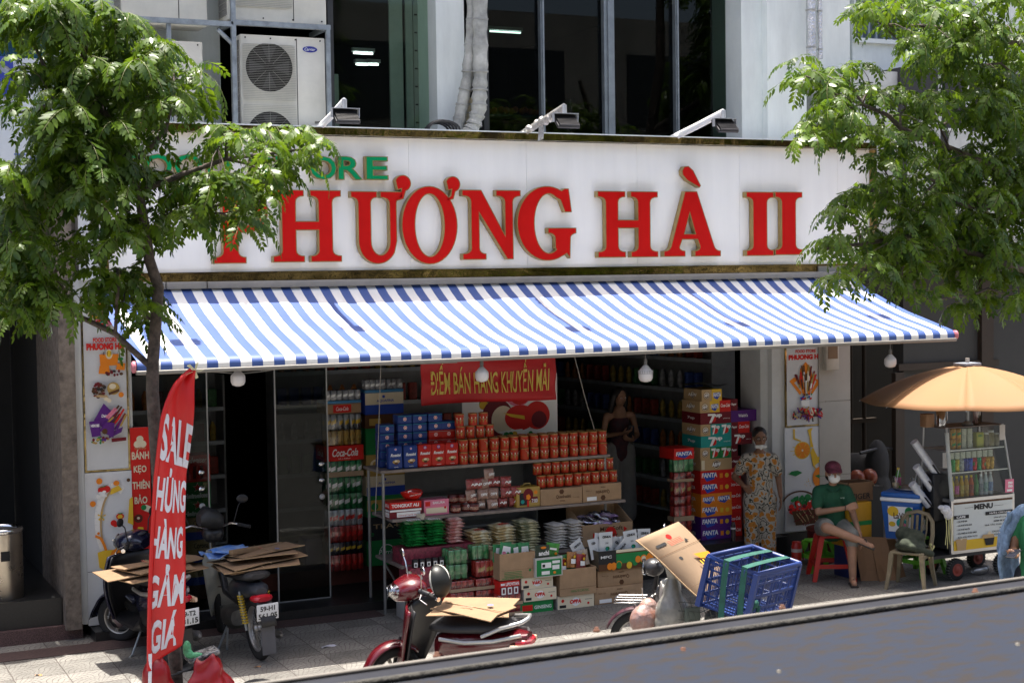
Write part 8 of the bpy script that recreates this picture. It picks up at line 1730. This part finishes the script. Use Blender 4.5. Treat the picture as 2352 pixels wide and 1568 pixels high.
t=thing('blue_package','crumpled blue printed cardboard packaging on the plated motorbike','packaging',(0,0,0)); t.matrix_world=Mm@Matrix.Translation((-.20,.14,.885)); m=MB(); m.sheet(lambda u,v:((u-.5)*.3,(v-.5)*.34,.015*math.sin(u*8+v*5)+.01*math.sin(v*15)),10,10); m.sheet(lambda u,v:((u-.5)*.22-.02,(v-.5)*.3-.05,.03+.012*math.sin(u*11+v*7)),8,8); o=m.build('sheet',mat('pack_blue',(.02,.12,.42),.4,var=.9,vs=14,var2=(.3,.4,.55)),t); o.modifiers.new('s','SOLIDIFY').thickness=.006
t=thing('white_note','small white paper tag hanging beside the plated motorbike seat','paper',Mm@Vector((.02,.02,.72))); m=MB(); m.quad((-.035,0,0),(.035,.01,0),(.035,0,-.06),(-.035,0,-.055),th=.003); m.build('tag',WPL,t)
# right bike with crate and board
hb=W(1462,1458,-3.25); 
tr,Mr2,STr=underbone('old motorbike with a chrome front rack, carrying a blue crate and plastic bags',(hb.x,-3.25,0),122,1.15,18,4,mat('shield_white',(.5,.5,.46),.5,var=.2),True,'59-K1','',True,.26)
RK=CHROME
tr.scale=(.93,.93,.88)
m=MB(); m.xf=STr@Matrix.Translation((.60+.02,0,.64))
for y in (-.12,-.04,.04,.12): m.cyl((-.12,y,0),(.14,y,0),.0055,n=6)
m.tube([(-.12,-.13,0),(.14,-.13,0),(.16,0,0),(.14,.13,0),(-.12,.13,0),(-.12,-.13,0)],.007,6)
for x in (-.02,.07): m.cyl((x,-.13,0),(x,.13,0),.005,n=6)
m.cyl((-.12,.13,0),(-.12,.13,.15),.006,n=6); m.cyl((.0,0,0),(-.08,0,-.16),.007,n=6); m.build('front_rack',RK,tr)
def in_bike(label,name,cat,loc,rot=(0,0,0)):
    t=thing(name,label,cat,(0,0,0)); t.matrix_world=Matrix.Translation(W(1708,1397,-4.5))@Matrix.Rotation(R_(118),4,'Z')@Euler(rot).to_matrix().to_4x4(); return t
t=in_bike('deep blue slatted plastic crate strapped on the rear of the motorbike at the right','plastic_crate','crate',(0,0,0),(R_(3),R_(-13),0)); t.scale=(1.12,1.1,1.12)
CB=mat('crate_blue',(.016,.04,.17),.4,var=.06,vs=4); cl,cw_,ch_=.19,.33,.35
def wallp(m,a,b_,z0,z1,tap):
    a=Vector(a);b_=Vector(b_); n=int((b_-a).length/.023); 
    for k in range(n+1):
        q_=a.lerp(b_,k/n); o_=q_*(1+tap); 
        big=(k%6==0); r=.009 if big else .003
        m.tube([Vector((q_.x*.92,q_.y*.92,z0)),Vector((q_.x,q_.y,z1))],r,4)
m=MB()
cs=[(-cl,-cw_,0),(cl,-cw_,0),(cl,cw_,0),(-cl,cw_,0)]
for i in range(4): wallp(m,cs[i],cs[(i+1)%4],.01,ch_,.0)
m.build('slat_walls',CB,t)
for z,s_,r in ((.01,.93,.009),(.09,.94,.006),(.18,.96,.009),(.27,.98,.006),(ch_,1.0,.013),(ch_-.03,1.0,.008)):
    m=MB(); m.tube([Vector((cs[k%4][0]*s_,cs[k%4][1]*s_,z)) for k in range(5)],r,6,sq=1.6); m.build('band' if z<ch_-.05 else 'rim',CB,t)
for s1 in (-1,1):
    for s2 in (-1,1): m=MB(); m.bx(s1*cl*.97-.018,s1*cl*.97+.018,s2*cw_*.985-.018,s2*cw_*.985+.018,.0,ch_); m.build('corner_post',CB,t)
m=MB(); 
for k in range(9): m.bx(-cl*.9,cl*.9,-cw_*.9+k*.066,-cw_*.9+k*.066+.03,0,.008)
m.build('floor',CB,t)
t=in_bike('teal webbing strap wound over the blue crate and hanging down behind it','strap','strap',(0,0,0),(R_(3),R_(-13),0)); t.scale=(1.12,1.1,1.12); TE=mat('strap_teal',(.01,.09,.065),.7,var=.25,vs=20)
for x in (-.09,.05):
    m=MB(); w_=.022
    P_=[(x,-.325,.05),(x,-.33,.2),(x,-.33,.366),(x,-.1,.372),(x,.15,.372),(x,.33,.366),(x-.02,.335,.2),(x-.05,.33,.0),(x-.08,.34,-.12)]
    P_=P_[::-1] if False else P_
    m.loft([[(p_[0]-w_,p_[1]+ (0),p_[2]),(p_[0]+w_,p_[1],p_[2]),(p_[0]+w_,p_[1]+.003,p_[2]+.003),(p_[0]-w_,p_[1]+.003,p_[2]+.003)] for p_ in P_],0,True,False); m.build('webbing',TE,t)
m=MB(); m.sheet(lambda u,v:(-.20+.03*math.sin(v*5)+.05*u,.26+.02*math.sin(u*4+v*6),.12-.42*v),4,12); m.sheet(lambda u,v:(-.23+.03*math.sin(v*4+2)+.045*u,.20+.02*math.sin(u*4+v*6),.12-.38*v),4,12); m.ell((-.19,.27,.14),.03,.03,.03,10,6); o=m.build('loose_end',TE,t); o.modifiers.new('s','SOLIDIFY').thickness=.003
# cardboard board: corners from the photograph at a plausible real depth
def at(u,v,Y): return W(u,v,Y)
q0,q1,q2,q3=at(1460,1240,-3.95),at(1558,1197,-3.75),at(1660,1330,-4.0),at(1625,1388,-4.25)
q1b=at(1640,1275,-3.6)
t=thing('cardboard_board','large pale cardboard sheet propped up between the handlebar and the blue crate','cardboard',q3)
A_=q0-q3;B_=q1-q3;D_=q2-q3+Vector((.03,0,.08))
nn=(B_-A_).cross(Vector((0,0,0))-A_).normalized()
if nn.y>0: nn=-nn
m=MB(); C0=Vector((0,0,0)); 
def bil(u,v): return (A_.lerp(B_,u)).lerp(C0.lerp(D_,u),v)+nn*(.01*math.sin(v*6))
m.sheet(bil,2,12); o=m.build('sheet',mat('cardboard_sunlit',(.26,.175,.105),.85,var=.08,vs=5),t); o.modifiers.new('s','SOLIDIFY').thickness=.009
ux=(B_-A_).normalized(); uz=(A_-C0).normalized(); uz=(uz-uz.dot(ux)*ux).normalized(); 
if ux.cross(uz).dot(nn)<0: pass
m=MB()
def prt(fn):
    F_=Face(m,A_+nn*.014,(B_-A_).normalized(),-( (A_-C0).normalized()),(B_-A_).length,(A_-C0).length); F_.n=nn; fn(F_)
def bf(F_):
    F_.R(.0,.30,1,.004,BRN); F_.R(0,.75,.9,.003,BRN); F_.D(.55,.12,.035,REDI); F_.R(.16,.16,.22,.035,INKI); [F_.R(.42,.17+.018*k,.3,.004,REDI) for k in range(4)]; F_.P([(.72,.25),(.80,.25),(.76,.21)],INKI); F_.P([(.62,.42),(.9,.46),(.9,.56),(.66,.50)],ORG); [F_.R(.60+.06*k,.52,.02,.08,YEL) for k in range(5)]; F_.D(.38,.40,.025,INKI); F_.D(.38,.40,.019,CRM)
prt(bf); m.build('print',[CARD]+PAL[1:],t)
m=MB(); m.tube([bil(0,k/10)+Vector((0,0,0)) for k in range(11)],.006,4); m.build('edge',CARD2,t)
# bags on the bike
t=thing('plastic_bag','clear plastic bag of orange produce hung low on the front of the crate motorbike','bag',W(1482,1418,-3.75)); m=MB(); m.ell((0,0,0),.13,.10,.11,14,10); m.ell((.03,0,.08),.08,.07,.08,10,8); m.ell((-.05,.0,-.02),.09,.08,.09,10,8); o=voxel(m,'contents',mat('produce_orange',(.26,.11,.06),.45,var=.7,vs=14,var2=(.30,.25,.25),bump=.8,bs=18),t,.012,2)
m=MB(); m.ell((0,0,0),.155,.12,.13,16,10); m.ell((.08,0,.10),.08,.06,.09,12,8); m.ell((.13,0,.18),.035,.03,.08,10,8); voxel(m,'bag',glass_mat('bag_film',(.93,.9,.9),.05,.25),t,.014,1)
t=thing('plastic_bag','large milky plastic bag of pale vegetables hung on the crate motorbike','bag',W(1545,1405,-3.9)); m=MB(); m.ell((0,0,0),.15,.12,.16,16,10); m.ell((-.06,0,-.08),.10,.09,.10,12,8); m.ell((.09,0,-.08),.10,.09,.10,12,8); cap(m,(0,0,.05),(.0,.0,.30),.11,.03); cap(m,(0,0,.28),(-.02,.0,.42),.04,.06)
voxel(m,'bag',mat('bag_milky',(.24,.235,.21),.35,var=.25,vs=6,bump=.8,bs=9,coat=.4),t,.013,1)
t=thing('wire_basket','bent dark wire basket hanging at the side of the crate motorbike','basket',W(1600,1405,-4.05)); m=MB(); 
for k in range(7): m.tube([(-.16+.05*k,0,.10),(-.14+.05*k,-.05,-.04),(-.1+.045*k,0,-.12)],.003,4)
for z in (.1,.03,-.04,-.1): m.tube([(-.17,0,z),(0,-.06,z-.02),(.16,0,z)],.003,4)
m.build('mesh',mat('wire_dark',(.08,.09,.08),.5,metal=.5),t); m=MB(); m.rbox(-.12,.02,-.03,.0,-.10,.05,.01); m.build('panel',mat('panel_grey_green',(.09,.11,.09),.5),t)
# ---------------- sale flag ----------------
YF_=-4.12
t=thing('sale_flag','tall red feather flag with white capitals tied in front of the left street tree','flag',W(345,1560,YF_)); FO=t.location.copy()
ys=[(1540,343,416),(1500,344,420),(1400,346,423),(1300,350,426),(1200,354,429),(1100,359,433),(1050,363,438),(1000,367,441),(960,371,443),(930,379,444),(900,392,445),(880,404,446),(862,424,447),(850,440,447)]
def fl(u,v):
    k=v*(len(ys)-1); i=min(int(k),len(ys)-2); f_=k-i; y=lerp(ys[i][0],ys[i+1][0],f_); a=lerp(ys[i][1],ys[i+1][1],f_); b_=lerp(ys[i][2],ys[i+1][2],f_)
    p=W(lerp(a,b_,u),y-u*( 62 if v<.08 else 62*max(0,1-v*2.2)),YF_); p.y+=.035*math.sin(u*5+v*7)+.03*math.sin(v*13+u*3)*u; return p-FO
m=MB(); m.sheet(fl,16,70); FR_=mat('flag_red',(.58,.010,.010),.38,var=.05,vs=4,sheen=1); o=m.build('cloth',FR_,t); o.modifiers.new('s','SOLIDIFY').thickness=.002
m=MB(); m.tube([fl(0,v/30)+Vector((0,0,0)) for v in range(31)],.016,8); m.build('sleeve',FR_,t)
m=MB(); m.tube([W(344,1600,YF_)-FO,W(345,1500,YF_)-FO,fl(0,.05)],.012,8); m.build('pole',WPL,t)
def fverse(y): # pixel row -> v
    for i in range(len(ys)-1):
        if ys[i][0]>=y>=ys[i+1][0]: return (i+(ys[i][0]-y)/(ys[i][0]-ys[i+1][0]))/(len(ys)-1)
    return 0
m=MB()
def ftext(s,u0,u1,yb,yt,shift,slant=.0,bold=.035):
    me,x0,x1,y0,y1=tmesh(s,bold)
    vs=[]
    for v in me.vertices:
        a=(v.co.x-x0)/(x1-x0); b_=(v.co.y-y0)/(y1-y0); u=lerp(u0,u1,a)+slant*b_; y=lerp(yb,yt,b_)
        p=fl(min(1,max(.04,u)),min(1,max(0,fverse(y+ (62*max(0,1-fverse(y)*2.2)-0)*u*.0+shift*(u-.5))))); vs.append((p.x,p.y-.006,p.z))
    m.add(vs,[tuple(p.vertices) for p in me.polygons])
ftext('SALE',.0,1.06,1068,960,30,.0); ftext('HỦNG',.0,.98,1185,1078,26,.05); ftext('HÀNG',-.05,.86,1296,1200,24,.05); ftext('GẢM',-.12,.92,1412,1308,20,.05); ftext('GIÁ',.04,.80,1522,1422,22,.02)
m.build('lettering',mat('flag_white',(.66,.66,.70),.5,var=.03),t)
m=MB(); 
for a in (0,1.2,2.4,3.6,5.0): m.quad(W(446,852,YF_)-FO,W(446,852,YF_)-FO+Vector((.01,-.005,.0)),W(446,852,YF_)-FO+Vector((.055*math.cos(a)+.01,-.01,.055*math.sin(a)+.01)),W(446,852,YF_)-FO+Vector((.055*math.cos(a)-.01,-.01,.055*math.sin(a))),th=.003)
m.build('bow',mat('bow_cream',(.65,.6,.35),.6),t)
# red wrapped bike bits at the bottom left
tb=W(440,1600,-4.0); t=thing('covered_motorbike','motorbike under bright red satin cloth at the bottom left edge, mostly out of view','motorbike',(tb.x,-4.05,0)); TBX=t.location.copy()
SAT=mat('satin_red',(.28,.006,.009),.3,var=.1,vs=6,sheen=1)
P0_=W(468,1500,-4.0)-TBX
def clo(u,v): a=-2.6+3.9*u; r=.075+.15*v*(1+.30*math.sin(u*19+v*3))+.012*math.sin(v*17+u*9); return Vector((P0_.x+r*math.cos(a)*1.05,r*math.sin(a)*.9,P0_.z+.0-.36*v-.02*math.sin(u*12)))
m=MB(); m.sheet(clo,48,12); o=m.build('cloth',SAT,t); o.modifiers.new('s','SOLIDIFY').thickness=.004
P1_=W(352,1545,-3.95)-TBX; m=MB(); m.ell((P1_.x,0,P1_.z-.02),.10,.09,.16,16,10); m.ell((P1_.x+.04,0,P1_.z-.12),.10,.1,.12,12,8); voxel(m,'red_sack',SAT,t,.014,2)
m=MB(); m.ell((P0_.x,.0,P0_.z-.5),.2,.5,.22,14,8); m.tube([(P0_.x-.28,0,P0_.z-.12),(P0_.x,0,P0_.z-.06)],.014,8); m.tube([(P1_.x,0,P1_.z-.2),(P0_.x,0,P0_.z-.35)],.03,8); voxel(m,'frame',BLACK,t,.02,1)
for s in (-.35,.45): wheel(t,(P0_.x-.1+s,.0,.25),.25,.08,SRIM,False)
t=thing('plastic_bag','crumpled pale green plastic bag snagged above the red satin cloth','bag',W(440,1495,-4.05)); m=MB(); m.ell((-.03,0,.02),.03,.025,.06,10,6); m.ell((.02,0,-.03),.06,.03,.022,10,6); m.ell((-.02,0,-.01),.03,.03,.03,8,6); voxel(m,'bag',mat('bag_green',(.10,.42,.20),.4,var=.4,vs=20,bump=1,bs=25),t,.007,0)
t=thing('wrapped_parcel','grey parcel in clear film lying on the red satin cloth','parcel',W(465,1503,-4.02)); m=MB(); m.rbox(-.11,.11,-.06,.06,-.015,.02,.01); m.build('parcel',mat('parcel_grey',(.22,.22,.22),.25,metal=.3,var=.7,vs=30,bump=1,bs=30),t,rot=(.1,-.2,.1))
